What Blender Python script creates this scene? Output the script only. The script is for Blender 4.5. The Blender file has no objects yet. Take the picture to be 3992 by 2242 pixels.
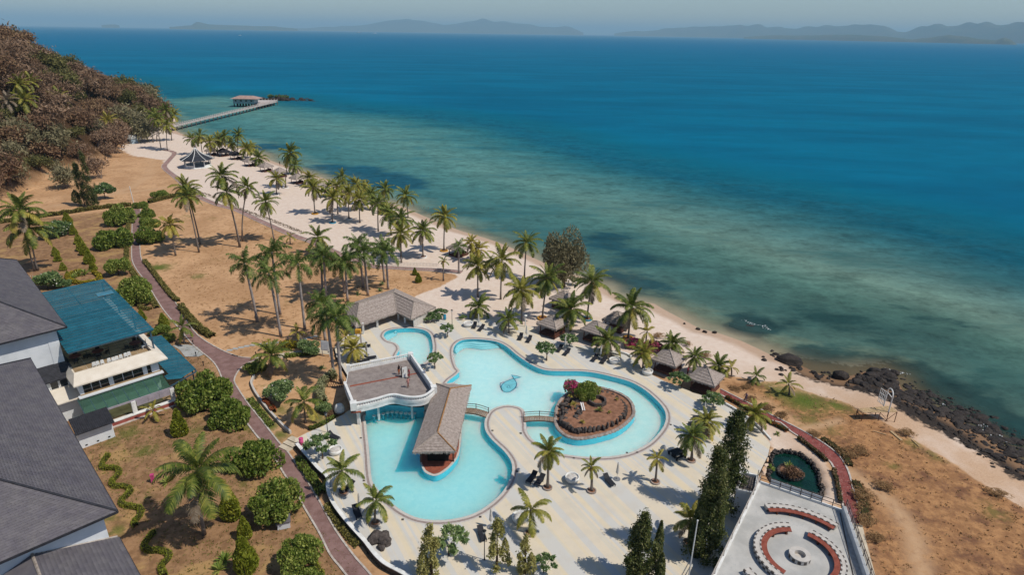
import bpy, bmesh, math, random
import numpy as np
from mathutils import Vector, Matrix, geometry

RND = random.Random(11)
NPR = np.random.default_rng(11)
sc = bpy.context.scene
COL = sc.collection

# ---------------------------------------------------------------- camera, sky, sun, exposure
FPX, CXP, CYP, CAMZ = 2450.0, 1996.0, 1121.0, 52.0     # focal length and centre in photo pixels, drone height
PITCH, ROLL = math.atan(995 / 2450.0), math.radians(0.93)
cr_, sr_ = math.cos(ROLL), math.sin(ROLL)
FW = Vector((0, math.cos(PITCH), -math.sin(PITCH)))
UP = Vector((0, math.sin(PITCH), math.cos(PITCH)))
RT = Vector((1, 0, 0))
cam_d = bpy.data.cameras.new('camera')
cam = bpy.data.objects.new('camera', cam_d)
COL.objects.link(cam)
ax, ay, az = RT * cr_ + UP * sr_, UP * cr_ - RT * sr_, -FW
mw = Matrix(((ax.x, ay.x, az.x, 0), (ax.y, ay.y, az.y, 0), (ax.z, ay.z, az.z, CAMZ), (0, 0, 0, 1)))
cam.matrix_world = mw
cam_d.sensor_width = 36
cam_d.lens = 36 * FPX / 3992
cam_d.clip_start, cam_d.clip_end = 0.5, 200000
sc.camera = cam

SUN_EL, SUN_AZ = math.radians(55), math.radians(-20)   # azimuth from +x
SUNV = Vector((math.cos(SUN_AZ) * math.cos(SUN_EL), math.sin(SUN_AZ) * math.cos(SUN_EL), math.sin(SUN_EL)))
w = bpy.data.worlds.new('World')
sc.world = w
w.use_nodes = True
wn = w.node_tree
sky = wn.nodes.new('ShaderNodeTexSky')
sky.sky_type = 'NISHITA'
sky.sun_disc = False
sky.sun_elevation = SUN_EL
sky.sun_rotation = math.radians(110)
sky.altitude = 50
sky.air_density, sky.dust_density, sky.ozone_density = 1.0, .5, 4.0
wn.links.new(sky.outputs[0], wn.nodes['Background'].inputs[0])
wn.nodes['Background'].inputs[1].default_value = 0.095
sl = bpy.data.lights.new('sun', 'SUN')
sl.energy, sl.angle, sl.color = 3.9, math.radians(0.53), (1.0, 0.93, 0.82)
so = bpy.data.objects.new('sun', sl)
so.rotation_euler = SUNV.to_track_quat('Z', 'Y').to_euler()
so.location = (60, -20, 120)
COL.objects.link(so)
sc.view_settings.view_transform = 'Standard'
sc.view_settings.look = 'None'
sc.view_settings.exposure = 0.0
sc.view_settings.gamma = 1.0
sc.view_settings.use_curve_mapping = False
sc.render.engine = 'CYCLES'
sc.cycles.use_denoising = True
sc.cycles.max_bounces = 6
sc.cycles.transparent_max_bounces = 10
sc.cycles.volume_bounces = 0

# ---------------------------------------------------------------- pixel -> world
def ray(x, y):
    u, v = (x - CXP) / FPX, -(y - CYP) / FPX
    u, v = u * cr_ - v * sr_, u * sr_ + v * cr_
    return RT * u + UP * v + FW
def P(p, z=0.0):
    d = ray(*p)
    t = (z - CAMZ) / d.z
    return Vector((d.x * t, d.y * t, z))
def XY(p, z=0.0):
    q = P(p, z)
    return (q.x, q.y)
def top_of(base, top):
    """height of the point seen at pixel `top` on a vertical through the world point base"""
    d = ray(*top)
    t = base.y / d.y
    return CAMZ + d.z * t
def crop(ox, oy, s=2.412):
    return lambda a, b: (ox + a / s, oy + b / s)
C1, C2, C3, C4 = crop(0, 0), crop(0, 500), crop(0, 1000), crop(0, 1600, 2.254)
C6, C7, C8 = crop(600, 400), crop(800, 900), crop(1200, 1300)
D1, D2, D3, D4 = crop(900, 1642), crop(1700, 1642), crop(2500, 1642), crop(2992, 1642)
D5, D6, D7, D8 = crop(1700, 900), crop(2100, 1200), crop(2900, 1200, 2.359), crop(2300, 0, 1.522)
C5, FU = crop(1000, 0, 1.84), crop(0, 0, 0.64529)
E1, E2, E3, E4 = crop(1200, 1080, 4.293), crop(1300, 1360, 5.152), crop(2120, 1440, 4.824), crop(860, 330, 7.616)
E5, E6, E7 = crop(960, 1340, 4.257), crop(2020, 1180, 5.7875), crop(180, 1280, 3.8086)
def pts(f, lst, z=0.0):
    return [XY(f(*q), z) for q in lst]

ZD, ZG = 2.0, 1.5      # pool deck and garden level

# ---------------------------------------------------------------- materials
def hx(h, k=0.75):
    h = h.lstrip('#')
    o = []
    for i in (0, 2, 4):
        c = int(h[i:i + 2], 16) / 255
        o.append((c / 12.92 if c <= 0.04045 else ((c + 0.055) / 1.055) ** 2.4) * k)
    return (*o, 1.0)
def node(nt, typ, **kw):
    n = nt.nodes.new(typ)
    for k, v in kw.items():
        if k.startswith('i_'):
            n.inputs[k[2:].replace('_', ' ')].default_value = v
        elif k.startswith('n') and k[1:].isdigit():
            n.inputs[int(k[1:])].default_value = v
        else:
            setattr(n, k, v)
    return n
def lk(nt, a, b):
    nt.links.new(a, b)
def mixc(nt, fac, a, b, blend='MIX'):
    m = node(nt, 'ShaderNodeMix', data_type='RGBA', blend_type=blend)
    for s, v in ((m.inputs[0], fac), (m.inputs[6], a), (m.inputs[7], b)):
        if isinstance(v, (int, float, tuple)):
            s.default_value = v
        else:
            lk(nt, v, s)
    return m.outputs[2]
def mth(nt, op, a, b=None, clamp=False):
    m = node(nt, 'ShaderNodeMath', operation=op, use_clamp=clamp)
    for i, v in enumerate((a, b)):
        if v is None:
            continue
        if isinstance(v, (int, float)):
            m.inputs[i].default_value = v
        else:
            lk(nt, v, m.inputs[i])
    return m.outputs[0]
def noise(nt, scale, detail=4, vec=None, rough=0.55, **kw):
    n = node(nt, 'ShaderNodeTexNoise', **kw)
    n.inputs['Scale'].default_value = scale
    n.inputs['Detail'].default_value = detail
    n.inputs['Roughness'].default_value = rough
    if vec is not None:
        lk(nt, vec, n.inputs['Vector'])
    return n.outputs[0]
def ramp(nt, fac, stops, interp='LINEAR'):
    r = node(nt, 'ShaderNodeValToRGB')
    r.color_ramp.interpolation = interp
    e = r.color_ramp.elements
    while len(e) < len(stops):
        e.new(0.5)
    for k, (p, c) in enumerate(stops):
        e[k].position = p
        e[k].color = c if isinstance(c, tuple) else (c, c, c, 1)
    lk(nt, fac, r.inputs[0])
    return r.outputs[0]
def mapr(nt, v, a, b, c=0.0, d=1.0):
    m = node(nt, 'ShaderNodeMapRange', n1=a, n2=b, n3=c, n4=d)
    m.interpolation_type = 'SMOOTHSTEP'
    lk(nt, v, m.inputs[0])
    return m.outputs[0]
def newmat(name):
    m = bpy.data.materials.new(name)
    m.use_nodes = True
    return m, m.node_tree, m.node_tree.nodes['Principled BSDF']
def pos(nt):
    return node(nt, 'ShaderNodeNewGeometry').outputs['Position']
MATS = {}
def simple(name, c1, c2=None, scale=2.0, rough=0.8, bump=0.0, bscale=12.0, spec=0.25, metal=0.0, c3=None, isl=0.0, objr=0.0, detail=5):
    """two-tone noise colour in world space with optional per-island / per-object variation"""
    m, nt, b = newmat(name)
    c2 = c2 or tuple(min(1, x * 0.78) for x in c1[:3]) + (1,)
    p = pos(nt)
    f = noise(nt, scale, detail, p)
    out = mixc(nt, mapr(nt, f, 0.32, 0.68), c1, c2)
    if c3:
        f2 = noise(nt, scale * 6.3, 3, p)
        out = mixc(nt, mapr(nt, f2, 0.58, 0.72), out, c3)
    if isl:
        g = node(nt, 'ShaderNodeNewGeometry').outputs['Random Per Island']
        out = mixc(nt, 1.0, out, ramp(nt, g, [(0, 1 - isl), (1, 1 + isl)]), 'MULTIPLY')
    if objr:
        g = node(nt, 'ShaderNodeObjectInfo').outputs['Random']
        out = mixc(nt, 1.0, out, ramp(nt, g, [(0, 1 - objr), (1, 1 + objr)]), 'MULTIPLY')
    lk(nt, out, b.inputs['Base Color'])
    b.inputs['Roughness'].default_value = rough
    b.inputs['Specular IOR Level'].default_value = spec
    b.inputs['Metallic'].default_value = metal
    if bump:
        bn = node(nt, 'ShaderNodeBump', i_Strength=bump, i_Distance=0.1)
        lk(nt, noise(nt, bscale, 5, p), bn.inputs['Height'])
        lk(nt, bn.outputs[0], b.inputs['Normal'])
    MATS[name] = m
    return m
def foliage(name, dark, mid, light, dry=None, clump=1.1, rough=0.55, trans=0.3):
    """leaf colour: big clumps, per leaf jitter, per plant jitter, a little light through the blade"""
    m, nt, b = newmat(name)
    p = pos(nt)
    g = node(nt, 'ShaderNodeNewGeometry').outputs['Random Per Island']
    o = node(nt, 'ShaderNodeObjectInfo').outputs['Random']
    f = mth(nt, 'ADD', mth(nt, 'MULTIPLY', noise(nt, clump, 3, p), 0.75), mth(nt, 'MULTIPLY', g, 0.42))
    f = mth(nt, 'ADD', f, mth(nt, 'MULTIPLY', mth(nt, 'SUBTRACT', o, 0.5), 0.16))
    st = [(0.25, dark), (0.55, mid), (0.82, light)]
    if dry:
        st.append((0.97, dry))
    out = ramp(nt, f, st)
    lk(nt, out, b.inputs['Base Color'])
    b.inputs['Roughness'].default_value = rough
    b.inputs['Specular IOR Level'].default_value = 0.3
    tr = node(nt, 'ShaderNodeBsdfTranslucent')
    lk(nt, out, tr.inputs[0])
    mx = node(nt, 'ShaderNodeMixShader', n0=trans)
    lk(nt, b.outputs[0], mx.inputs[1])
    lk(nt, tr.outputs[0], mx.inputs[2])
    lk(nt, mx.outputs[0], nt.nodes['Material Output'].inputs[0])
    MATS[name] = m
    return m

# ---------------------------------------------------------------- object helpers
def link(o, parent=None, loc=None, rot=None, scale=None):
    COL.objects.link(o)
    if parent is not None:
        o.parent = parent
    if loc is not None:
        o.location = loc
    if rot is not None:
        o.rotation_euler = rot if hasattr(rot, '__len__') else (0, 0, rot)
    if scale is not None:
        o.scale = scale if hasattr(scale, '__len__') else (scale,) * 3
    return o
def tag(o, label=None, cat=None, group=None, kind=None):
    if label: o['label'] = label
    if cat: o['category'] = cat
    if group: o['group'] = group
    if kind: o['kind'] = kind
    return o
def thing(name, label, cat, loc=(0, 0, 0), rot=0.0, group=None, scale=None):
    o = bpy.data.objects.new(name, None)
    o.empty_display_size = 0.3
    link(o, None, loc, rot, scale)
    return tag(o, label, cat, group)
def part(name, me, parent=None, loc=None, rot=None, scale=None, label=None):
    o = bpy.data.objects.new(name, me)
    link(o, parent, loc, rot, scale)
    if label: o['label'] = label
    return o
def struct(name, me):
    return tag(part(name, me), kind='structure')
def mesh_np(name, V, F, mat, smooth=False):
    """V (n,3) array, F list of int arrays (each (m,k)) of polygons"""
    me = bpy.data.meshes.new(name)
    V = np.asarray(V, dtype=np.float32).reshape(-1, 3)
    if not isinstance(F, (list, tuple)):
        F = [F]
    F = [np.asarray(f, dtype=np.int32) for f in F if len(f)]
    me.vertices.add(len(V))
    me.vertices.foreach_set('co', V.ravel())
    loops = np.concatenate([f.ravel() for f in F])
    counts = np.concatenate([np.full(len(f), f.shape[1], np.int32) for f in F])
    me.loops.add(len(loops))
    me.loops.foreach_set('vertex_index', loops)
    me.polygons.add(len(counts))
    me.polygons.foreach_set('loop_start', np.concatenate([[0], np.cumsum(counts)[:-1]]).astype(np.int32))
    me.polygons.foreach_set('loop_total', counts)
    if smooth:
        me.polygons.foreach_set('use_smooth', np.ones(len(counts), bool))
    me.materials.append(mat)
    me.update(calc_edges=True)
    me.validate()
    return me
class MB:
    """collects simple shapes into one mesh"""
    def __init__(s):
        s.v, s.f, s.m, s.mi = [], [], [], 0
    def add(s, vs, fs):
        o = len(s.v)
        s.v += [tuple(q) for q in vs]
        s.f += [tuple(i + o for i in f) for f in fs]
        s.m += [s.mi] * len(fs)
        return s
    def box(s, c, d, rz=0.0, tilt=0.0, taper=1.0):
        x, y, z = d[0] / 2, d[1] / 2, d[2] / 2
        vs = []
        for kz, t in ((-1, 1), (1, taper)):
            for kx, ky in ((-1, -1), (1, -1), (1, 1), (-1, 1)):
                a, b, e = kx * x * t, ky * y * t, kz * z
                if tilt:
                    b, e = b * math.cos(tilt) - e * math.sin(tilt), b * math.sin(tilt) + e * math.cos(tilt)
                a, b = a * math.cos(rz) - b * math.sin(rz), a * math.sin(rz) + b * math.cos(rz)
                vs.append((c[0] + a, c[1] + b, c[2] + e))
        return s.add(vs, [(3, 2, 1, 0), (4, 5, 6, 7), (0, 1, 5, 4), (1, 2, 6, 5), (2, 3, 7, 6), (3, 0, 4, 7)])
    def bar(s, a, b, wd, ht=None):
        """box beam between two points, wd wide, ht high"""
        ht = ht or wd
        a, b = Vector(a), Vector(b)
        d = (b - a)
        if d.length < 1e-6:
            return s
        d.normalize()
        sd = d.cross(Vector((0, 0, 1)))
        if sd.length < 1e-4:
            sd = Vector((1, 0, 0))
        sd.normalize()
        u = sd.cross(d)
        vs = []
        for q in (a, b):
            for i, j in ((-1, -1), (1, -1), (1, 1), (-1, 1)):
                vs.append(q + sd * (i * wd / 2) + u * (j * ht / 2))
        return s.add(vs, [(0, 1, 2, 3), (7, 6, 5, 4), (0, 4, 5, 1), (1, 5, 6, 2), (2, 6, 7, 3), (3, 7, 4, 0)])
    def tube(s, path, rad, n=8, cap=True):
        path = [Vector(q) for q in path]
        rad = rad if hasattr(rad, '__len__') else [rad] * len(path)
        vs, fs = [], []
        ref = Vector((0.31, 0.95, 0.05))
        for k, q in enumerate(path):
            d = (path[min(k + 1, len(path) - 1)] - path[max(k - 1, 0)]).normalized()
            a = d.cross(ref)
            if a.length < 0.05:
                a = d.cross(Vector((1, 0, 0)))
            a.normalize()
            b = d.cross(a)
            for j in range(n):
                t = 2 * math.pi * j / n
                vs.append(q + (a * math.cos(t) + b * math.sin(t)) * rad[k])
        for k in range(len(path) - 1):
            for j in range(n):
                fs.append((k * n + j, k * n + (j + 1) % n, (k + 1) * n + (j + 1) % n, (k + 1) * n + j))
        if cap:
            fs.append(tuple(range(n))[::-1])
            fs.append(tuple((len(path) - 1) * n + j for j in range(n)))
        return s.add(vs, fs)
    def lathe(s, prof, n=16, c=(0, 0, 0), cap=True):
        vs, fs = [], []
        for r, z in prof:
            for j in range(n):
                t = 2 * math.pi * j / n
                vs.append((c[0] + r * math.cos(t), c[1] + r * math.sin(t), c[2] + z))
        for k in range(len(prof) - 1):
            for j in range(n):
                fs.append((k * n + j, k * n + (j + 1) % n, (k + 1) * n + (j + 1) % n, (k + 1) * n + j))
        if cap:
            fs.append(tuple(range(n))[::-1])
            fs.append(tuple((len(prof) - 1) * n + j for j in range(n)))
        return s.add(vs, fs)
    def prism(s, poly, z0, z1, bottom=True):
        n = len(poly)
        if sum(poly[i][0] * poly[(i + 1) % n][1] - poly[(i + 1) % n][0] * poly[i][1] for i in range(n)) < 0:
            poly = poly[::-1]
        vs = [(p[0], p[1], z0) for p in poly] + [(p[0], p[1], z1) for p in poly]
        fs = [(i, (i + 1) % n, n + (i + 1) % n, n + i) for i in range(n)]
        fs.append(tuple(range(n, 2 * n)))
        if bottom:
            fs.append(tuple(range(n))[::-1])
        return s.add(vs, fs)
    def strip(s, L, Rr):
        n = len(L)
        return s.add(list(L) + list(Rr), [(n + i, n + i + 1, i + 1, i) for i in range(n - 1)])
    def mesh(s, name, mats, smooth=False):
        me = bpy.data.meshes.new(name)
        me.from_pydata(s.v, [], s.f)
        for m in (mats if isinstance(mats, (list, tuple)) else [mats]):
            me.materials.append(m)
        if len(me.materials) > 1:
            me.polygons.foreach_set('material_index', s.m)
        if smooth:
            me.polygons.foreach_set('use_smooth', np.ones(len(me.polygons), bool))
        me.update()
        return me
def smooth_loop(p, k=4, closed=True):
    p = [Vector((q[0], q[1], q[2] if len(q) > 2 else 0)) for q in p]
    n = len(p)
    o = []
    for i in range(n if closed else n - 1):
        if closed:
            a, b, c, d = p[i - 1], p[i], p[(i + 1) % n], p[(i + 2) % n]
        else:
            a, b, c, d = p[max(i - 1, 0)], p[i], p[i + 1], p[min(i + 2, n - 1)]
        for j in range(k):
            t = j / k
            o.append(0.5 * ((2 * b) + (c - a) * t + (2 * a - 5 * b + 4 * c - d) * t * t + (3 * b - a - 3 * c + d) * t ** 3))
    if not closed:
        o.append(p[-1])
    return [(q.x, q.y) for q in o] if max(abs(q.z) for q in p) == 0 else [tuple(q) for q in o]
def area(p):
    return 0.5 * sum(p[i][0] * p[(i + 1) % len(p)][1] - p[(i + 1) % len(p)][0] * p[i][1] for i in range(len(p)))
def ccw(p):
    return list(p) if area(p) > 0 else list(p)[::-1]
def offset(p, d, closed=True):
    """move a ccw loop outwards by d"""
    n = len(p)
    o = []
    for i in range(n):
        a, c = p[i - 1 if (closed or i) else 0], p[(i + 1) % n if (closed or i < n - 1) else i]
        t = Vector((c[0] - a[0], c[1] - a[1]))
        if t.length < 1e-9:
            t = Vector((1, 0))
        t.normalize()
        o.append((p[i][0] + t.y * d, p[i][1] - t.x * d))
    return o
def inside(poly, X, Y):
    poly = np.asarray(poly)
    x0, y0 = poly[:, 0], poly[:, 1]
    x1, y1 = np.roll(x0, -1), np.roll(y0, -1)
    r = np.zeros(np.shape(X), bool)
    for a, b, c, d in zip(x0, y0, x1, y1):
        if b == d:
            continue
        k = ((b > Y) != (d > Y)) & (X < (c - a) * (Y - b) / (d - b) + a)
        r ^= k
    return r
def dist_line(line, X, Y, closed=False):
    line = list(line) + ([line[0]] if closed else [])
    best = np.full(np.shape(X), 1e9)
    for (a, b), (c, d) in zip(line[:-1], line[1:]):
        dx, dy = c - a, d - b
        L = dx * dx + dy * dy + 1e-12
        t = np.clip(((X - a) * dx + (Y - b) * dy) / L, 0, 1)
        best = np.minimum(best, np.hypot(X - a - t * dx, Y - b - t * dy))
    return best
def fill(outer, holes=()):
    """triangulated flat polygon with holes -> (verts2d, tris)"""
    vs, es = [], []
    for lp in [outer] + list(holes):
        o = len(vs)
        vs += [Vector(q[:2]) for q in lp]
        es += [(o + i, o + (i + 1) % len(lp)) for i in range(len(lp))]
    r = geometry.delaunay_2d_cdt(vs, es, [], 0, 1e-5)
    V = np.array([tuple(q) for q in r[0]])
    T = np.array([t for t in r[2] if len(t) == 3])
    c = V[T].mean(1)
    k = inside(outer, c[:, 0], c[:, 1])
    for h in holes:
        k &= ~inside(h, c[:, 0], c[:, 1])
    T = T[k]
    a = V[T]
    sg = (a[:, 1, 0] - a[:, 0, 0]) * (a[:, 2, 1] - a[:, 0, 1]) - (a[:, 2, 0] - a[:, 0, 0]) * (a[:, 1, 1] - a[:, 0, 1])
    T[sg < 0] = T[sg < 0][:, ::-1]
    return V, T
def sheet(name, poly, z, mat, holes=()):
    V, T = fill(poly, holes)
    return mesh_np(name, np.c_[V, np.full(len(V), z)], [T], mat)
def ring(name, a, b, za, zb, mat):
    """strip between two loops of equal length"""
    n = len(a)
    V = [(*q[:2], za) for q in a] + [(*q[:2], zb) for q in b]
    F = [(i, n + i, n + (i + 1) % n, (i + 1) % n) for i in range(n)]
    return mesh_np(name, V, [np.array(F)], mat)
# ---------------------------------------------------------------- outlines traced on the photograph, laid on their level
SHORE = [(-420, 600), (-300, 500), (-235, 430), (-205, 385)] \
    + pts(C6, [(190, 262), (240, 290), (340, 318), (500, 360), (640, 395), (840, 425), (1000, 480), (1090, 545), (1200, 585), (1400, 645), (1550, 700), (1680, 745), (1800, 840)]) \
    + pts(FU, [(1010, 520), (1100, 560)]) \
    + pts(D5, [(230, 5), (420, 60), (560, 105), (740, 180), (920, 265), (1180, 380), (1400, 450), (1560, 500), (1640, 590), (1760, 650), (2040, 690), (2160, 760), (2330, 850)]) \
    + pts(D6, [(1500, 200), (1700, 250), (1900, 320), (2050, 390), (2170, 450)]) \
    + pts(D7, [(360, 470), (480, 520), (640, 600), (840, 650), (990, 640), (1200, 575), (1360, 610), (1440, 760), (1600, 860), (1850, 980), (2080, 1100), (2280, 1220), (2450, 1350), (2600, 1450)])
lx, ly = SHORE[-1]
SHORE += [(lx + 5, ly - 12), (lx + 12, ly - 35), (lx + 20, ly - 75)]
LAND = SHORE + [(SHORE[-1][0], -60), (-700, -60), (-700, 600)]
EDGE = [(-420, 700), (-330, 600)] + pts(FU, [(430, 246), (560, 236), (690, 246), (760, 262), (900, 277), (1060, 290), (1250, 318), (1420, 372), (1600, 424), (1800, 470), (2000, 515), (2200, 562), (2400, 615), (2576, 668)])
ex, ey = EDGE[-1]
EDGE += [(ex + 20, ey - 40), (ex + 45, ey - 110), (ex + 60, ey - 200)]

SAND_IN = pts(C2, [(1130, 200), (1250, 260), (1400, 278), (1540, 300), (1540, 370), (1620, 440), (1720, 520), (1850, 630)], ZG) \
    + pts(C6, [(410, 880), (600, 965), (760, 1010), (960, 1095), (1250, 1225), (1440, 1295)], ZG) \
    + pts(C7, [(960, 85), (1200, 190), (1420, 280), (1600, 335), (1900, 368), (2200, 385), (2330, 405), (2385, 430), (2200, 530), (1980, 612), (1860, 700), (1900, 860)], ZG) \
    + pts(D5, [(900, 1000), (1500, 1120), (1950, 1300)], ZG) + pts(D6, [(1180, 650), (1440, 640), (1620, 560), (1760, 640), (1930, 660), (2080, 700), (2300, 770)], ZG) \
    + pts(D7, [(130, 690), (300, 670), (480, 720), (700, 805), (850, 835), (980, 885), (1080, 960), (1280, 1055), (1440, 1145), (1600, 1255), (1800, 1360), (1980, 1470), (2150, 1600)], 1.2)
SAND = SAND_IN + SHORE[:1:-1]
POND_SAND = pts(D3, [(1110, 20), (1230, 20), (1420, 110), (1600, 220), (1760, 380), (1850, 600), (1900, 820), (1700, 780), (1250, 560), (1100, 500), (1210, 250)], ZG)

DECK = pts(C7, [(1404, 905), (1300, 1010), (1215, 1095), (1235, 1185), (1345, 1375)], ZD) \
    + pts(C8, [(372, 520), (420, 700), (330, 765), (262, 800), (150, 870)], ZD) \
    + pts(D1, [(700, 118), (600, 172), (618, 228), (700, 322), (770, 402), (830, 470), (888, 520), (914, 562), (912, 625), (925, 700), (960, 782), (1020, 872), (1100, 972), (1180, 1062), (1260, 1150), (1300, 1202), (1370, 1290), (1450, 1362), (1560, 1422), (1720, 1500)], ZD) \
    + [(-8, 38), (10, 34), (22, 36)] \
    + pts(D3, [(700, 1447), (1000, 760), (1060, 600), (1105, 500), (1190, 330), (1215, 215), (1150, 130)], ZD) \
    + pts(D6, [(2120, 1190), (2060, 1120), (1880, 982), (1720, 892), (1570, 832), (1450, 800), (1330, 740), (1180, 690), (1080, 640)], ZD) \
    + pts(D5, [(1930, 1290), (1900, 1230), (1830, 1182), (1740, 1140), (1600, 1112), (1400, 1085), (1180, 1045), (990, 1000), (910, 905), (760, 870), (620, 855), (480, 800), (330, 838), (180, 832), (60, 830)], ZD) \
    + pts(C7, [(2090, 870), (1950, 1000 - 150), (2030, 760), (1900, 640), (1740, 600), (1480, 690)], ZD)
DECK = ccw(DECK)

POOL_PX = [C8(*q) for q in [(1405, 475), (1300, 468), (1422, 365), (1400, 322), (1378, 262), (1366, 200), (1370, 135), (1404, 88), (1460, 62), (1560, 54), (1700, 64), (1800, 86), (1880, 130), (1960, 198), (2060, 268), (2160, 322), (2260, 350), (2412, 355)]] \
    + [D6(*q) for q in [(400, 598), (540, 614), (700, 650), (850, 692), (970, 752), (1065, 825), (1145, 905), (1188, 970), (1200, 1040), (1178, 1115), (1125, 1190), (1045, 1270), (950, 1328), (835, 1374), (700, 1400), (560, 1407), (420, 1404), (300, 1390)]] \
    + [D2(*q) for q in [(1185, 310), (1060, 275), (975, 222), (895, 165), (850, 95), (845, 35)]] \
    + [C8(*q) for q in [(2042, 805), (2042, 760), (2018, 712), (1960, 686), (1870, 676), (1780, 694), (1712, 732), (1676, 790), (1664, 850), (1674, 915), (1716, 980), (1775, 1040), (1835, 1095), (1885, 1155), (1918, 1215), (1926, 1285)]] \
    + [D2(*q) for q in [(708, 515), (675, 595), (625, 672), (548, 750), (460, 818), (362, 872), (255, 908), (130, 930), (0, 938)]] \
    + [D1(*q) for q in [(1800, 925), (1700, 895), (1610, 850), (1540, 800), (1450, 722), (1372, 638), (1335, 590), (1318, 530), (1308, 440), (1300, 330), (1288, 200), (1276, 100), (1268, 20)]] \
    + [C8(*q) for q in [(536, 810), (545, 770), (610, 752), (720, 722), (860, 725), (1000, 745), (1060, 735), (1095, 760), (1080, 900), (1062, 1050), (1058, 1150), (1066, 1230), (1102, 1305), (1180, 1340), (1245, 1325), (1325, 1268), (1400, 1180), (1428, 1090), (1440, 960), (1445, 800), (1440, 640)]]
POOL = ccw(smooth_loop([XY(q, ZD) for q in POOL_PX], 3))
KIDS = ccw(smooth_loop(pts(C7, [(1676, 985), (1700, 948), (1760, 928), (1860, 917), (1960, 916), (2060, 934), (2116, 975), (2136, 1040), (2142, 1110), (2120, 1190), (2060, 1245), (1960, 1262), (1850, 1240), (1795, 1195), (1800, 1160), (1824, 1118), (1816, 1082), (1780, 1052), (1722, 1036), (1690, 1012)], ZD), 4))
ISLE = ccw(smooth_loop(pts(E3, [(195, 1010), (195, 860), (215, 740), (270, 610), (350, 520), (470, 430), (640, 370), (850, 335), (1010, 330), (1200, 370), (1400, 435), (1560, 520), (1660, 620), (1710, 740), (1710, 860), (1640, 960), (1520, 1070), (1360, 1170), (1150, 1240), (900, 1300), (680, 1325), (500, 1305), (340, 1230), (230, 1110)], ZD + 0.1), 3))
POND = ccw(smooth_loop(pts(D3, [(1245, 320), (1300, 300), (1400, 300), (1500, 330), (1590, 400), (1640, 480), (1665, 580), (1690, 700), (1450, 640), (1215, 560), (1225, 440)], 1.3), 3))

# hill on the left: foot line and how high it climbs behind it
FOOT = [(-150, 60), (-152, 150)] + pts(C2, [(40, 700), (300, 560), (520, 420), (760, 380), (1000, 300), (1100, 200)], ZG) + pts(C1, [(1180, 1330), (1330, 1250), (1560, 1200)], ZG) + [(-205, 385), (-235, 430), (-300, 500), (-420, 600)]
HILLP = FOOT + [(-900, 600), (-900, 60)]
def hill_z(X, Y):
    d = dist_line(FOOT, X, Y)
    d = np.where(inside(HILLP, X, Y), d, 0)
    d = d * (1 + .1 * np.sin(X * .09 + Y * .05) + .08 * np.sin(Y * .13 - X * .04))
    cap = np.interp(Y, [60, 200, 285, 320, 350, 390, 430, 560], [135, 130, 112, 66, 30, 13, 8, 4])
    return cap * (1 - np.exp(-(d / cap) * 1.12))
def land_z(X, Y, d):
    z = np.minimum(ZG, 0.02 + 0.11 * np.maximum(d, 0))
    z = np.where(d < 0, np.maximum(-9.0, 0.02 + 0.055 * d), z)
    return z + np.where(d > 0, hill_z(X, Y), 0)
def ground_z(x, y):
    X, Y = np.array([x]), np.array([y])
    d = dist_line(SHORE, X, Y) * np.where(inside(LAND, X, Y), 1, -1)
    return float(land_z(X, Y, d)[0])

# ---------------------------------------------------------------- ground sheet
def spots(X, Y, lst):
    g = np.zeros(X.shape)
    for (x, y), r, a in lst:
        g = np.maximum(g, a * np.exp(-((X - x) ** 2 + (Y - y) ** 2) / (r * r)))
    return g
xs = np.concatenate([np.arange(-420, -130, 3.0), np.arange(-130, 75, 0.62), np.arange(75, 140, 3.0)])
ys = np.concatenate([np.arange(20, 40, 2.0), np.arange(40, 130, 0.62), np.arange(130, 260, 1.0), np.arange(260, 380, 1.8), np.arange(380, 620, 5.0)])
GX, GY = np.meshgrid(xs, ys)
dsh = dist_line(SHORE, GX, GY) * np.where(inside(LAND, GX, GY), 1, -1)
GZ = land_z(GX, GY, dsh)
und = 0.05 * np.sin(GX * 0.31 + np.sin(GY * 0.17)) * np.sin(GY * 0.27) * (dsh > 6)
GZ = GZ + und * 0.5
in_deck = inside(offset(DECK, -0.45), GX, GY)
GZ = np.where(in_deck, -1.5, GZ)
in_pond = inside(offset(POND, 0.25), GX, GY)
GZ = np.where(in_pond & ~in_deck, 0.2, GZ)
sand = np.clip(0.5 + dist_line(SAND, GX, GY, True) * np.where(inside(SAND, GX, GY), 0.6, -0.6), 0, 1)
sand = np.maximum(sand, np.clip(0.5 + dist_line(POND_SAND, GX, GY, True) * np.where(inside(POND_SAND, GX, GY), 0.5, -0.5), 0, 1) * 0.8)
sand = np.where(dsh < 0, 1, sand)
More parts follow.
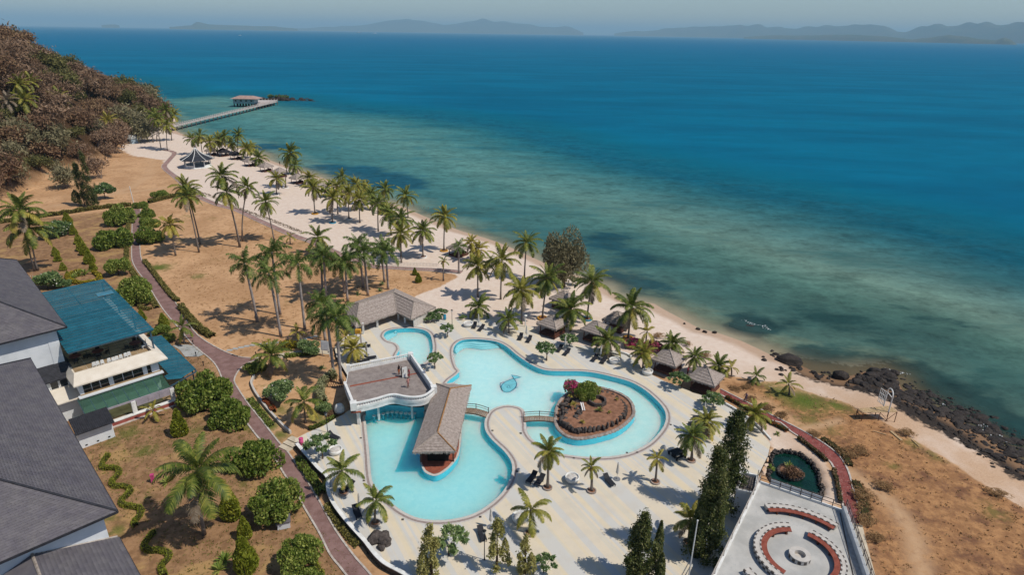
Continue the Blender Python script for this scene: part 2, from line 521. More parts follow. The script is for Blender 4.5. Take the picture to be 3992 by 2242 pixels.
green_l = [(XY(C2(1490, 1310), ZG), 3.0, 1), (XY(C2(1860, 1392), ZG), 2.0, .7), (XY(C2(1770, 825), ZG), 2.2, .5), (XY(C2(1740, 860), ZG), 2.0, .4), (XY(C2(1990, 850), ZG), 2.0, .35), (XY(C2(1700, 1055), ZG), 2.4, .4),
           (XY(C4(1270, 360), ZG), 1.8, .75), (XY(C4(1130, 200), ZG), 1.9, .7), (XY(C4(1000, 270), ZG), 1.5, .6), (XY(C4(1270, 770), ZG), .9, .6), (XY(C4(1030, 1060), ZG), 1.0, .8), (XY(C4(960, 950), ZG), 1.0, .7), (XY(C4(1700, 180), ZG), 1.6, .6), (XY(C4(2130, 660), ZG), 1.1, .5),
           (XY(E5(1200, 1230), ZG), 1.6, .9), (XY(E5(600, 1100), ZG), 1.8, .7), (XY(E5(300, 700), ZG), 1.3, .4), (XY(E5(850, 600), ZG), 1.6, .4), (XY(E5(60, 960), ZG), 1.2, .9), (XY(E5(230, 1180), ZG), 1.4, 1), (XY(E5(400, 1380), ZG), 1.4, 1), (XY(D1(470, 130), ZG), 1.3, .9), (XY(D1(560, 200), ZG), 1.0, .7), (XY(D1(720, 520), ZG), 1.3, .9), (XY(D1(840, 640), ZG), 1.5, .8), (XY(D1(940, 880), ZG), 1.2, .8), (XY(D1(1030, 1010), ZG), .9, .5), (XY(D1(160, 60), ZG), 1.2, .9), (XY(D1(110, 600), ZG), 1.2, .5),
           (XY(D7(560, 850), ZG), 4.2, 1), (XY(D7(360, 780), ZG), 3.2, .9), (XY(D7(850, 890), ZG), 2.4, .9), (XY(D7(600, 1030), ZG), 2.8, .6), (XY(D7(820, 1120), ZG), 2.2, .5), (XY(D7(220, 700), ZG), 2.2, .6), (XY(D7(1560, 1260), 1.2), 1.8, .6), (XY(D7(1750, 1370), 1.2), 1.8, .5), (XY(D4(2120, 850), ZG), 2.0, .5), (XY(D4(1180, 420), ZG), 1.0, .6), (XY(D4(620, 80), ZG), 1.8, .5)]
for k in range(70):
    x, y = RND.uniform(-110, -20), RND.uniform(60, 200)
    green_l.append(((x, y), RND.uniform(.8, 2.2), RND.uniform(.12, .35)))
green = spots(GX, GY, green_l)
SCRUB = pts(D6, [(1700, 700), (2080, 700), (2412, 800)], ZG) + pts(D7, [(700, 805), (980, 885), (1280, 1055), (1600, 1255), (1980, 1470)], ZG) + [(75, 30), (32, 30)] + pts(D4, [(950, 1300), (850, 700), (700, 350), (450, 100), (0, -200)], ZG)
scrub = np.clip(0.5 + dist_line(SCRUB, GX, GY, True) * np.where(inside(SCRUB, GX, GY), .5, -.5), 0, 1)
TRAILS = [(pts(C2, [(0, 850), (300, 770), (560, 720), (800, 680), (1050, 620), (1230, 560), (1380, 460), (1440, 340), (1420, 290)], ZG), 1.3), (pts(C2, [(1050, 620), (1300, 590), (1640, 545)], ZG), 1.2),
          (pts(D4, [(790, 500), (1000, 640), (1150, 760), (1280, 920), (1380, 1100), (1420, 1300), (1460, 1447)], ZG), 1.25), (pts(D7, [(880, 1040), (700, 1090), (560, 1110)], ZG), .7)]
trail = np.zeros(GX.shape)
for ln, wd in TRAILS:
    trail = np.maximum(trail, np.exp(-(dist_line(ln, GX, GY) / wd) ** 2))
hillm = np.clip(hill_z(GX, GY) / 3.0, 0, 1) * (dsh > 0)
ROCKZ = pts(D7, [(250, 380), (700, 440), (1000, 500), (1400, 440), (2000, 700), (2600, 1050), (2800, 1700), (2450, 1600), (2200, 1400), (1900, 1240), (1650, 1130), (1440, 1010), (1330, 900), (1000, 790), (750, 720), (480, 650)], .3)
rockm = np.clip(0.4 + dist_line(ROCKZ, GX, GY, True) * np.where(inside(ROCKZ, GX, GY), .25, -.5), 0, 1)
H_, W_ = GX.shape
idx = np.arange(H_ * W_).reshape(H_, W_)
quads = np.stack([idx[:-1, :-1], idx[:-1, 1:], idx[1:, 1:], idx[1:, :-1]], -1).reshape(-1, 4)

def ground_material():
    m, nt, b = newmat('ground')
    p = pos(nt)
    at = node(nt, 'ShaderNodeVertexColor', layer_name='mask')
    at2 = node(nt, 'ShaderNodeVertexColor', layer_name='mask2')
    sp = node(nt, 'ShaderNodeSeparateColor')
    lk(nt, at.outputs[0], sp.inputs[0])
    sp2 = node(nt, 'ShaderNodeSeparateColor')
    lk(nt, at2.outputs[0], sp2.inputs[0])
    n1, n2, n3 = noise(nt, 0.12, 6, p), noise(nt, 1.1, 6, p, 0.65), noise(nt, 5.5, 4, p, 0.7)
    base = mixc(nt, mapr(nt, n1, .35, .65), hx('#dbb086'), hx('#c49a72'))
    base = mixc(nt, mapr(nt, n2, .46, .74), base, hx('#a87f58'))
    base = mixc(nt, mth(nt, 'MULTIPLY', mapr(nt, n3, .55, .85), .4), base, hx('#8a6a4a'))
    scr = mixc(nt, mapr(nt, n2, .35, .62), hx('#c59466'), hx('#a47853'))
    scr = mixc(nt, mapr(nt, noise(nt, .35, 6, p, .65), .48, .66), scr, hx('#835d46'))
    scr = mixc(nt, mth(nt, 'MULTIPLY', mapr(nt, n3, .5, .7), .6), scr, hx('#6a553e'))
    gsoil = mixc(nt, mapr(nt, n2, .38, .62), hx('#ab8664'), hx('#8d6c4f'))
    gsoil = mixc(nt, mapr(nt, noise(nt, .3, 5, p), .52, .66), gsoil, hx('#b99667'))
    gsoil = mixc(nt, mth(nt, 'MULTIPLY', mapr(nt, n3, .5, .75), .5), gsoil, hx('#6f5a3a'))
    base = mixc(nt, sp2.outputs[2], base, gsoil)
    base = mixc(nt, sp.outputs[2], base, scr)
    hill = mixc(nt, mapr(nt, n2, .4, .6), hx('#5d4430'), hx('#43331f'))
    base = mixc(nt, sp2.outputs[1], base, hill)
    gr = mixc(nt, mapr(nt, n3, .35, .65), hx('#6c7a33'), hx('#4d5f22'))
    gf = mth(nt, 'MULTIPLY', sp.outputs[1], mapr(nt, mth(nt, 'ADD', n2, mth(nt, 'MULTIPLY', sp.outputs[1], .35)), .5, .72))
    base = mixc(nt, gf, base, gr)
    base = mixc(nt, mth(nt, 'MULTIPLY', at.outputs[1], mapr(nt, n2, .15, .6)), base, hx('#d0aa84'))
    snd = mixc(nt, mapr(nt, n2, .35, .7), hx('#f1dfcf'), hx('#e8d2c0'))
    snd = mixc(nt, mth(nt, 'MULTIPLY', mapr(nt, n3, .6, .8), .25), snd, hx('#cdb8a6'))
    snd = mixc(nt, mth(nt, 'MULTIPLY', at2.outputs[1], mapr(nt, n1, .2, .6)), snd, mixc(nt, mapr(nt, n3, .4, .7), hx('#d8b798'), hx('#c39e80')))
    sf = mapr(nt, mth(nt, 'ADD', sp.outputs[0], mth(nt, 'MULTIPLY', mth(nt, 'SUBTRACT', n2, .5), .9)), .35, .65)
    base = mixc(nt, sf, base, snd)
    rk = mixc(nt, mapr(nt, n3, .4, .6), hx('#4b423c'), hx('#2c2724'))
    rf = mapr(nt, mth(nt, 'ADD', sp2.outputs[0], mth(nt, 'MULTIPLY', mth(nt, 'SUBTRACT', n2, .5), 1.6)), .4, .7)
    base = mixc(nt, rf, base, rk)
    sz = node(nt, 'ShaderNodeSeparateXYZ')
    lk(nt, p, sz.inputs[0])
    wet = mapr(nt, mth(nt, 'ADD', sz.outputs[2], mth(nt, 'MULTIPLY', mth(nt, 'SUBTRACT', n1, .5), .3)), .18, .45, 1, 0)
    base = mixc(nt, wet, base, mixc(nt, .6, base, hx('#b08a68')))
    lk(nt, base, b.inputs['Base Color'])
    b.inputs['Roughness'].default_value = .93
    b.inputs['Specular IOR Level'].default_value = .12
    bn = node(nt, 'ShaderNodeBump', i_Strength=.3, i_Distance=.1)
    lk(nt, mth(nt, 'ADD', n2, mth(nt, 'MULTIPLY', noise(nt, 9, 4, p), .4)), bn.inputs['Height'])
    lk(nt, bn.outputs[0], b.inputs['Normal'])
    return m
GMAT = ground_material()
fx, fy = GX.ravel()[quads].mean(1), GY.ravel()[quads].mean(1)
fs, fh = sand.ravel()[quads].mean(1), hillm.ravel()[quads].mean(1)
cls = np.where(fh > .3, 2, np.where(fs > .5, 1, 0))
V3 = np.stack([GX, GY, GZ], -1).reshape(-1, 3)
K1 = np.stack([sand, green, scrub, trail], -1).reshape(-1, 4)
GARD = [(-90, 30), (-6, 30)] + pts(D1, [(1300, 1447), (770, 950), (440, 400), (150, 20)], ZG) + pts(C3, [(2110, 1230), (1940, 935), (1590, 570), (1310, 160)], ZG) + pts(C2, [(1240, 1050), (1246, 765), (0, 890)], ZG) + [(-190, 150)]
gard = np.clip(.5 + dist_line(GARD, GX, GY, True) * np.where(inside(GARD, GX, GY), .4, -.4), 0, 1)
K2 = np.stack([rockm, hillm, gard, np.clip((GX - 22) / 26, 0, 1) * np.clip((110 - GY) / 30, 0, 1)], -1).reshape(-1, 4)
for k, nm in enumerate(('ground', 'beach', 'hillside')):
    q = quads[cls == k]
    u, inv = np.unique(q, return_inverse=True)
    me = mesh_np(nm, V3[u], [inv.reshape(-1, 4)], GMAT, True)
    for ln, K in (('mask', K1), ('mask2', K2)):
        a = me.color_attributes.new(ln, 'FLOAT_COLOR', 'POINT')
        a.data.foreach_set('color', K[u].astype(np.float32).ravel())
    struct(nm, me)

# ---------------------------------------------------------------- the sea
def geo(a, b, n):
    return a * (b / a) ** (np.arange(n) / (n - 1))
sx = np.concatenate([-geo(450, 60000, 26)[::-1], np.arange(-440, 420, 6.0), geo(430, 60000, 26)])
sy = np.concatenate([np.arange(20, 700, 5.0), geo(706, 70000, 45)])
SX, SY = np.meshgrid(sx, sy)
ds = dist_line(SHORE, SX, SY)
de = dist_line(EDGE, SX, SY)
EDGEP = EDGE + [(EDGE[-1][0], -60), (-700, -60), (-700, 700)]
on_shelf = inside(EDGEP, SX, SY)
land = inside(LAND, SX, SY)
t = np.where(on_shelf, ds / (ds + de + 1e-6), 1.0)
t = np.where(land, 0, t)
soft = np.clip(np.where(on_shelf, -de * .5, de) / 80.0 + .12, 0, 1)          # soft step across the drop-off
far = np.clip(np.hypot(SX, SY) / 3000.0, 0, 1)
grass_l = [(XY(C6(1900, 650)), 14, .9), (XY(C6(2150, 720)), 16, .9), (XY(C6(1650, 610)), 10, .8), (XY(C6(2330, 760)), 14, .8), (XY(C6(1050, 420)), 16, .6), (XY(C6(1150, 470)), 8, .6), (XY(C6(1700, 460)), 22, .4), (XY(C6(2000, 500)), 22, .35), (XY(C6(1500, 470)), 14, .3),
           (XY(D5(1700, 420)), 9, .7), (XY(D5(1900, 480)), 9, .7), (XY(D5(1600, 120)), 12, .6), (XY(D5(1900, 250)), 10, .65), (XY(D5(2150, 300)), 8, .6), (XY(D5(2050, 560)), 7, .5), (XY(D5(2300, 640)), 5, .6), (XY(D5(1750, 330)), 9, .5),
           (XY(D6(2010, 170)), 5.5, 1.5), (XY(D6(1440, 20)), 3, .8), (XY(D7(600, 420)), 5, .8), (XY(D7(700, 540)), 8, 1), (XY(D7(1250, 560)), 5, 1), (XY(D7(1700, 860)), 7, 1), (XY(D7(2150, 980)), 7, 1), (XY(D7(2450, 1200)), 8, 1), (XY(D7(900, 380)), 5, .6), (XY(D7(850, 580)), 6, .9), (XY(D7(1450, 520)), 5, 1), (XY(D7(1330, 500)), 3, .9), (XY(D7(1500, 640)), 4, .9), (XY(D7(1850, 750)), 6, .9), (XY(D7(2050, 830)), 6, 1), (XY(D7(1950, 950)), 5, 1), (XY(D7(2300, 950)), 5, .7), (XY(D7(2350, 1150)), 5, 1), (XY(D7(2500, 1300)), 5, 1), (XY(D7(1600, 750)), 5, .9), (XY(D7(1200, 450)), 6, .5), (XY(D7(700, 60)), 10, .5), (XY(D7(1000, 160)), 10, .55), (XY(D7(1400, 260)), 10, .5), (XY(D7(1700, 130)), 12, .5), (XY(D7(2000, 300)), 12, .4), (XY(D7(500, 200)), 6, .3)]
grass = spots(SX, SY, grass_l)
east = np.clip((SX + 60) / 120.0, 0, 1) * np.clip((320 - SY) / 200, 0, 1)
opac = np.clip(ds / 9.0, 0, 1) * (~land)
def sea_material():
    m, nt, b = newmat('sea_water')
    p = pos(nt)
    at = node(nt, 'ShaderNodeVertexColor', layer_name='mask')
    at2 = node(nt, 'ShaderNodeVertexColor', layer_name='mask2')
    sp = node(nt, 'ShaderNodeSeparateColor')
    lk(nt, at.outputs[0], sp.inputs[0])
    sp2 = node(nt, 'ShaderNodeSeparateColor')
    lk(nt, at2.outputs[0], sp2.inputs[0])
    mp = node(nt, 'ShaderNodeMapping')
    mp.inputs['Scale'].default_value = (.32, 1, 1)
    mp.inputs['Rotation'].default_value = (0, 0, .74)
    lk(nt, p, mp.inputs[0])
    big, mid, fine = noise(nt, .016, 5, mp.outputs[0], .6), noise(nt, .05, 6, mp.outputs[0], .66), noise(nt, .3, 8, p, .78)
    mp2 = node(nt, 'ShaderNodeMapping')
    mp2.inputs['Scale'].default_value = (.6, 1, 1)
    mp2.inputs['Rotation'].default_value = (0, 0, .74)
    lk(nt, p, mp2.inputs[0])
    mot = noise(nt, .13, 9, mp2.outputs[0], .76)
    c0 = lambda v, k: mth(nt, 'MULTIPLY', mth(nt, 'SUBTRACT', v, .5), k)
    t = mth(nt, 'ADD', mth(nt, 'ADD', sp.outputs[0], c0(mid, .22)), c0(mot, .1))
    left = ramp(nt, t, [(0.0, hx('#a3ad97')), (.05, hx('#7b9f93')), (.14, hx('#4a8587')), (.3, hx('#5a9593')), (.5, hx('#679d97')), (.7, hx('#559494')), (.88, hx('#2f7e8a')), (1.0, hx('#157089'))])
    right = ramp(nt, t, [(0.0, hx('#aba68b')), (.04, hx('#8a9a80')), (.1, hx('#5c7d70')), (.22, hx('#4a7067')), (.36, hx('#5c8375')), (.5, hx('#7c9c8b')), (.62, hx('#6b9086')), (.8, hx('#417578')), (1.0, hx('#1a6272'))])
    shelf = mixc(nt, sp.outputs[2], left, right)
    patch = mapr(nt, mth(nt, 'ADD', mth(nt, 'ADD', mid, c0(mot, .6)), c0(fine, .25)), .53, .66)
    dk_ = mixc(nt, sp.outputs[2], hx('#1f6877'), hx('#2f5650'))
    shelf = mixc(nt, mth(nt, 'MULTIPLY', patch, .5), shelf, dk_)
    gd = mapr(nt, mth(nt, 'ADD', sp.outputs[1], mth(nt, 'ADD', c0(mid, 1.2), c0(mot, 1.2))), .3, .62)
    shelf = mixc(nt, mth(nt, 'MULTIPLY', gd, .8), shelf, mixc(nt, sp.outputs[2], hx('#145a74'), hx('#22423f')))
    shelf = mixc(nt, 1.0, shelf, ramp(nt, mth(nt, 'ADD', mth(nt, 'MULTIPLY', mot, .6), mth(nt, 'MULTIPLY', fine, .4)), [(.36, .42), (.5, .82), (.64, 1.22)]), 'MULTIPLY')
    deep = mixc(nt, mapr(nt, big, .38, .62), hx('#007292', .76), hx('#006484', .74))
    deep = mixc(nt, mth(nt, 'MULTIPLY', mapr(nt, noise(nt, .0045, 5, mp.outputs[0], .62), .5, .66), .4), deep, hx('#0f84a2', .8))
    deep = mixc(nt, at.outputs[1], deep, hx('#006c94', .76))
    deep = mixc(nt, mapr(nt, sp2.outputs[0], .3, 1.0, .8, 0.0), deep, hx('#006a80', .75))
    deep = mixc(nt, 1.0, deep, ramp(nt, mth(nt, 'ADD', mth(nt, 'MULTIPLY', mid, .6), mth(nt, 'MULTIPLY', mot, .4)), [(.32, .84), (.68, 1.16)]), 'MULTIPLY')
    sw = mapr(nt, mth(nt, 'ADD', sp2.outputs[0], c0(mid, .3)), .02, .75)
    out = mixc(nt, sw, shelf, deep)
    bn = node(nt, 'ShaderNodeBump', i_Strength=.35, i_Distance=.5)
    wv = mth(nt, 'ADD', noise(nt, .35, 4, mp.outputs[0], .6), mth(nt, 'MULTIPLY', noise(nt, 1.6, 3, mp.outputs[0]), .35))
    lk(nt, wv, bn.inputs['Height'])
    nt.nodes.remove(b)
    df = node(nt, 'ShaderNodeBsdfDiffuse')
    lk(nt, out, df.inputs[0])
    lk(nt, bn.outputs[0], df.inputs['Normal'])
    gl = node(nt, 'ShaderNodeBsdfGlossy', n0=(.6, .85, 1, 1), i_Roughness=.25)
    lk(nt, bn.outputs[0], gl.inputs['Normal'])
    b = node(nt, 'ShaderNodeMixShader', n0=.035)
    lk(nt, df.outputs[0], b.inputs[1])
    lk(nt, gl.outputs[0], b.inputs[2])
    tr = node(nt, 'ShaderNodeBsdfTransparent', n0=(.86, .95, .93, 1))
    mx = node(nt, 'ShaderNodeMixShader')
    lk(nt, mapr(nt, mth(nt, 'ADD', sp2.outputs[1], mth(nt, 'MULTIPLY', mth(nt, 'SUBTRACT', mid, .5), .5)), 0.0, .9, .12, 1), mx.inputs[0])
    lk(nt, tr.outputs[0], mx.inputs[1])
    lk(nt, b.outputs[0], mx.inputs[2])
    lk(nt, mx.outputs[0], nt.nodes['Material Output'].inputs[0])
    return m
h_, w_ = SX.shape
ii = np.arange(h_ * w_).reshape(h_, w_)
sq = np.stack([ii[:-1, :-1], ii[:-1, 1:], ii[1:, 1:], ii[1:, :-1]], -1).reshape(-1, 4)
keep = ~(land.ravel()[sq].all(1) & (ds.ravel()[sq].min(1) > 9))
sq = sq[keep]
u, inv = np.unique(sq, return_inverse=True)
sv = np.stack([SX, SY, 0 * SX], -1).reshape(-1, 3)
me = mesh_np('sea', sv[u], [inv.reshape(-1, 4)], sea_material(), True)
for ln, K in (('mask', np.stack([t, grass, east, far], -1)), ('mask2', np.stack([soft, opac, 0 * t, 0 * t + 1], -1))):
    a = me.color_attributes.new(ln, 'FLOAT_COLOR', 'POINT')
    a.data.foreach_set('color', K.reshape(-1, 4)[u].astype(np.float32).ravel())
struct('sea', me)

# ---------------------------------------------------------------- islands on the horizon
def island(name, prof, dist, depth, mat, seed, rough=1.0):
    """prof: (photo x, photo y of the skyline); dist: range in metres of the near shore at each end"""
    r = np.random.default_rng(seed)
    xs_ = np.array([q[0] for q in prof]); ys_ = np.array([q[1] for q in prof])
    n = max(40, int((xs_[-1] - xs_[0]) / 5))
    X = np.linspace(xs_[0], xs_[-1], n)
    Yp = np.interp(X, xs_, ys_)
    k = 11
    verts = []
    for i in range(n):
        d = ray(X[i], Yp[i])
        D0 = np.interp(X[i], [xs_[0], xs_[-1]], dist)
        hl = math.hypot(d.x, d.y)
        for j in range(k):
            a = j / (k - 1)
            R_ = D0 + depth * a
            crest = CAMZ + d.z / hl * (D0 + depth * .5)
            hgt = max(crest, 4) * math.sin(math.pi * a) ** .7 * (1 + rough * (.12 * math.sin(X[i] * .03 + j * 1.9) + .05 * math.sin(X[i] * .07 - j * 2.7)) * (abs(a - .5) > .08))
            hgt += r.normal() * 1.2 * rough * (0 < j < k - 1)
            verts.append((d.x / hl * R_, d.y / hl * R_, hgt if 0 < j < k - 1 else -2))
    ii = np.arange(n * k).reshape(n, k)
    q = np.stack([ii[:-1, :-1], ii[1:, :-1], ii[1:, 1:], ii[:-1, 1:]], -1).reshape(-1, 4)
    return struct(name, mesh_np(name, np.array(verts), [q], mat, True))
m_isl = simple('island_forest', hx('#4f5f43', .6), hx('#6a6648', .6), scale=.004, rough=.95, spec=.05, c3=hx('#8d7a58', .7))
island('island', [(660, 103), (700, 102), (745, 97), (765, 84), (785, 86), (815, 95), (860, 96), (950, 99), (1040, 101), (1100, 105), (1160, 111)], (21000, 23000), 1200, m_isl, 3)
island('island', [(395, 96), (420, 94), (450, 94), (465, 97)], (26000, 26000), 900, m_isl, 4, .4)
island('island', [(1150, 110), (1270, 104), (1360, 100), (1440, 95), (1480, 86), (1540, 77), (1590, 75), (1650, 79), (1690, 92), (1730, 96), (1780, 95), (1815, 83), (1880, 77), (1930, 84), (2000, 88), (2050, 92), (2100, 103), (2160, 106), (2200, 101), (2230, 106), (2275, 126)], (31000, 28000), 3500, m_isl, 5)
island('island', [(2395, 130), (2440, 122), (2480, 119), (2510, 123), (2560, 116), (2640, 106), (2750, 104), (2850, 100), (2885, 94), (2910, 100), (2960, 98), (2990, 105), (3050, 107), (3100, 111), (3200, 102), (3300, 99), (3400, 97), (3445, 100), (3500, 122), (3530, 124), (3600, 104), (3640, 96), (3700, 101), (3760, 96), (3830, 89), (3900, 97), (4000, 87), (4150, 80)], (27000, 17500), 3000, m_isl, 6)
island('island', [(2900, 142), (3000, 136), (3150, 137), (3300, 133), (3450, 140), (3560, 152), (3640, 144), (3700, 134), (3760, 142), (3830, 152), (3880, 156), (3915, 144), (3940, 153), (3965, 172)], (17000, 12000), 900, m_isl, 7, .6)
# the air between: one closed box of thin haze
hm = bpy.data.materials.new('haze')
hm.use_nodes = True
hn = hm.node_tree
hn.nodes.remove(hn.nodes['Principled BSDF'])
pv = hn.nodes.new('ShaderNodeVolumePrincipled')
pv.inputs['Color'].default_value = (.48, .79, 1, 1)
pv.inputs['Density'].default_value = 6e-5
pv.inputs['Anisotropy'].default_value = 0.0
hn.links.new(pv.outputs[0], hn.nodes['Material Output'].inputs['Volume'])
hz = tag(part('haze', MB().box((0, 34900, 290), (140000, 70200, 602)).mesh('haze', hm)), kind='stuff')
# ---------------------------------------------------------------- pool deck, pools
def deck_material():
    m, nt, b = newmat('deck_paint')
    p = pos(nt)
    a = math.radians(-60)
    vd = node(nt, 'ShaderNodeVectorMath', operation='DOT_PRODUCT')
    lk(nt, p, vd.inputs[0])
    vd.inputs[1].default_value = (-math.sin(a), math.cos(a), 0)
    n1 = noise(nt, .5, 5, p)
    s = mth(nt, 'ADD', vd.outputs['Value'], mth(nt, 'MULTIPLY', mth(nt, 'SUBTRACT', noise(nt, 1.6, 4, p), .5), .12))
    w = node(nt, 'ShaderNodeTexNoise', noise_dimensions='1D')
    lk(nt, s, w.inputs['W'])
    w.inputs['Scale'].default_value = .52
    w.inputs['Detail'].default_value = 1.5
    st = mapr(nt, w.outputs[0], .485, .515)
    c = mixc(nt, st, hx('#ecdfc8'), hx('#dcdad4'))
    w2 = node(nt, 'ShaderNodeTexNoise', noise_dimensions='1D')
    lk(nt, mth(nt, 'ADD', s, 41.0), w2.inputs['W'])
    w2.inputs['Scale'].default_value = .9
    w2.inputs['Detail'].default_value = 1.0
    c = mixc(nt, mth(nt, 'MULTIPLY', mapr(nt, w2.outputs[0], .56, .6), .4), c, hx('#f0deb6'))
    c = mixc(nt, mth(nt, 'MULTIPLY', mapr(nt, n1, .42, .7), .45), c, hx('#d8cfc0'))
    c = mixc(nt, mth(nt, 'MULTIPLY', mapr(nt, noise(nt, 1.3, 8, p, .75), .6, .74), .35), c, hx('#a39a8c'))
    lk(nt, c, b.inputs['Base Color'])
    b.inputs['Roughness'].default_value = 1.0
    b.inputs['Specular IOR Level'].default_value = .2
    bn = node(nt, 'ShaderNodeBump', i_Strength=.15, i_Distance=.02)
    lk(nt, noise(nt, 14, 4, p), bn.inputs['Height'])
    lk(nt, bn.outputs[0], b.inputs['Normal'])
    return m
m_deck = deck_material()
m_white = simple('white_paint', hx('#f1f1ee', .86), hx('#dcdcd8', .86), scale=1.5, rough=.6)
m_grey = simple('grey_concrete', hx('#bfc0bd'), hx('#a9aba9'), scale=.7, rough=.85, bump=.1)
m_stone = simple('dark_stone', hx('#5f5751'), hx('#3e3936'), scale=3, rough=.9, bump=.5, bscale=5)
m_brown_tile = simple('brown_gutter_tile', hx('#b0a09a'), hx('#96867f'), scale=4, rough=.6)
m_pale_edge = simple('pale_coping', hx('#dcd6ce'), hx('#cfc8bf'), scale=2, rough=.6)
m_poolfloor = simple('pool_tile', hx('#b4e2e7', .88), hx('#a8dde4', .88), scale=1.2, rough=.5, c3=hx('#c4ecef', .88))
m_step = simple('pool_step_tile', hx('#aee0e6', .85), hx('#a2dae2', .85), scale=1.2, rough=.5)
m_poolwall = simple('pool_wall_tile', hx('#66cfe2', .88), hx('#58c6dc', .88), scale=2.5, rough=.4)
def water_material(name, tint, bs=.12):
    m, nt, b = newmat(name)
    nt.nodes.remove(b)
    p = pos(nt)
    tr = node(nt, 'ShaderNodeBsdfTransparent', n0=tint)
    gl = node(nt, 'ShaderNodeBsdfGlossy', i_Roughness=.06)
    fr = node(nt, 'ShaderNodeFresnel', i_IOR=1.33)
    bn = node(nt, 'ShaderNodeBump', i_Strength=bs, i_Distance=.08)
    lk(nt, noise(nt, 2.6, 4, p, .6), bn.inputs['Height'])
    lk(nt, bn.outputs[0], gl.inputs['Normal'])
    lk(nt, bn.outputs[0], fr.inputs['Normal'])
    mx = node(nt, 'ShaderNodeMixShader')
    lk(nt, fr.outputs[0], mx.inputs[0])
    lk(nt, tr.outputs[0], mx.inputs[1])
    lk(nt, gl.outputs[0], mx.inputs[2])
    lk(nt, mx.outputs[0], nt.nodes['Material Output'].inputs[0])
    return m
m_water = water_material('pool_water', (.86, .97, .985, 1))
# deck slab with the pool openings cut out, and its outer skirt
dk = struct('pool_deck', sheet('pool_deck', DECK, ZD, m_deck, [POOL, KIDS]))
ring_me = ring('deck_edge', DECK, DECK, ZD, .6, m_stone)
part('deck_edge', ring_me, dk)
def pool(name, loop, zf, zw, holes=()):
    o = tag(part(name, sheet(name, offset(loop, .02), zf, m_poolfloor, holes)), kind='structure')
    part('pool_wall', ring('pool_wall', offset(loop, .004), offset(loop, .004), ZD + .01, zf, m_poolwall), o)
    part('coping', ring('coping', offset(loop, -.05), offset(loop, .28), ZD + .012, ZD + .012, m_pale_edge), o)
    part('coping', ring('coping', offset(loop, .28), offset(loop, .56), ZD + .008, ZD + .008, m_brown_tile), o)
    part('coping', ring('coping', offset(loop, .56), offset(loop, .74), ZD + .012, ZD + .012, m_pale_edge), o)
    wo = part('water', sheet('water', offset(loop, .003), zw, m_water, holes), o)
    return o
_nt = m_poolfloor.node_tree                              # the bar pool is laid in a bluer tile than the big pool
_o = _nt.nodes['Principled BSDF'].inputs['Base Color'].links[0].from_socket
_s = node(_nt, 'ShaderNodeSeparateXYZ')
lk(_nt, pos(_nt), _s.inputs[0])
_f = mth(_nt, 'ADD', _s.outputs[1], mth(_nt, 'MULTIPLY', _s.outputs[0], .35))
_m = mixc(_nt, mapr(_nt, _f, 66, 74), _o, mixc(_nt, 1.0, _o, (1.5, 1.12, 1.08, 1), 'MULTIPLY'))
lk(_nt, _m, _nt.nodes['Principled BSDF'].inputs['Base Color'])
_b = m_poolfloor.node_tree.nodes['Principled BSDF']     # light spreads sideways under water
_b.subsurface_method = 'BURLEY'
_b.inputs['Subsurface Weight'].default_value = 1.0
_b.inputs['Subsurface Radius'].default_value = (.3, 4.5, 6.5)
_b.inputs['Subsurface Scale'].default_value = 1.0
lag = pool('swimming_pool', POOL, 1.1, 1.86, [ISLE])
kid = pool('swimming_pool', KIDS, 1.15, 1.9)
# rim wall of the planted island inside the pool
part('island_wall', ring('island_wall', ISLE, ISLE, .7, ZD + .1, m_poolwall), lag)
# broad bathing steps along the head of the pool and of the small pool
def steps(parent, edge, fronts, zs):
    for fr, z in zip(fronts, zs):
        V, T = fill(ccw(list(edge) + list(fr)[::-1]))
        o = part('step', mesh_np('step', np.c_[V, np.full(len(V), z)], [T], m_step), parent)
        part('riser', MB().strip([(*q, z) for q in fr], [(*q, .9) for q in fr]).mesh('riser', m_step), o)
ed = pts(C8, [(1375, 140), (1404, 92), (1460, 66), (1560, 58), (1700, 68), (1796, 90)], ZD)
f1 = pts(C8, [(1386, 160), (1440, 108), (1520, 100), (1610, 110), (1700, 104), (1812, 108)], 1.5)
f2 = pts(C8, [(1390, 178), (1450, 130), (1530, 124), (1620, 136), (1720, 128), (1830, 122)], 1.25)
f3 = pts(C8, [(1396, 200), (1460, 152), (1540, 146), (1640, 160), (1740, 150), (1850, 136)], 1.0)
steps(lag, ed, [smooth_loop(f, 3, False) for f in (f1, f2, f3)], [1.62, 1.45, 1.28])
ed = pts(E1, [(1320, 1060), (1262, 1020), (1262, 980), (1320, 935), (1420, 905), (1495, 892)], ZD)
steps(kid, ed, [smooth_loop(pts(E1, q, 1.6), 3, False) for q in ([(1318, 1062), (1312, 1010), (1360, 970), (1430, 945), (1470, 900)], [(1350, 1072), (1348, 1020), (1400, 985), (1470, 950), (1500, 905)])], [1.65, 1.4])
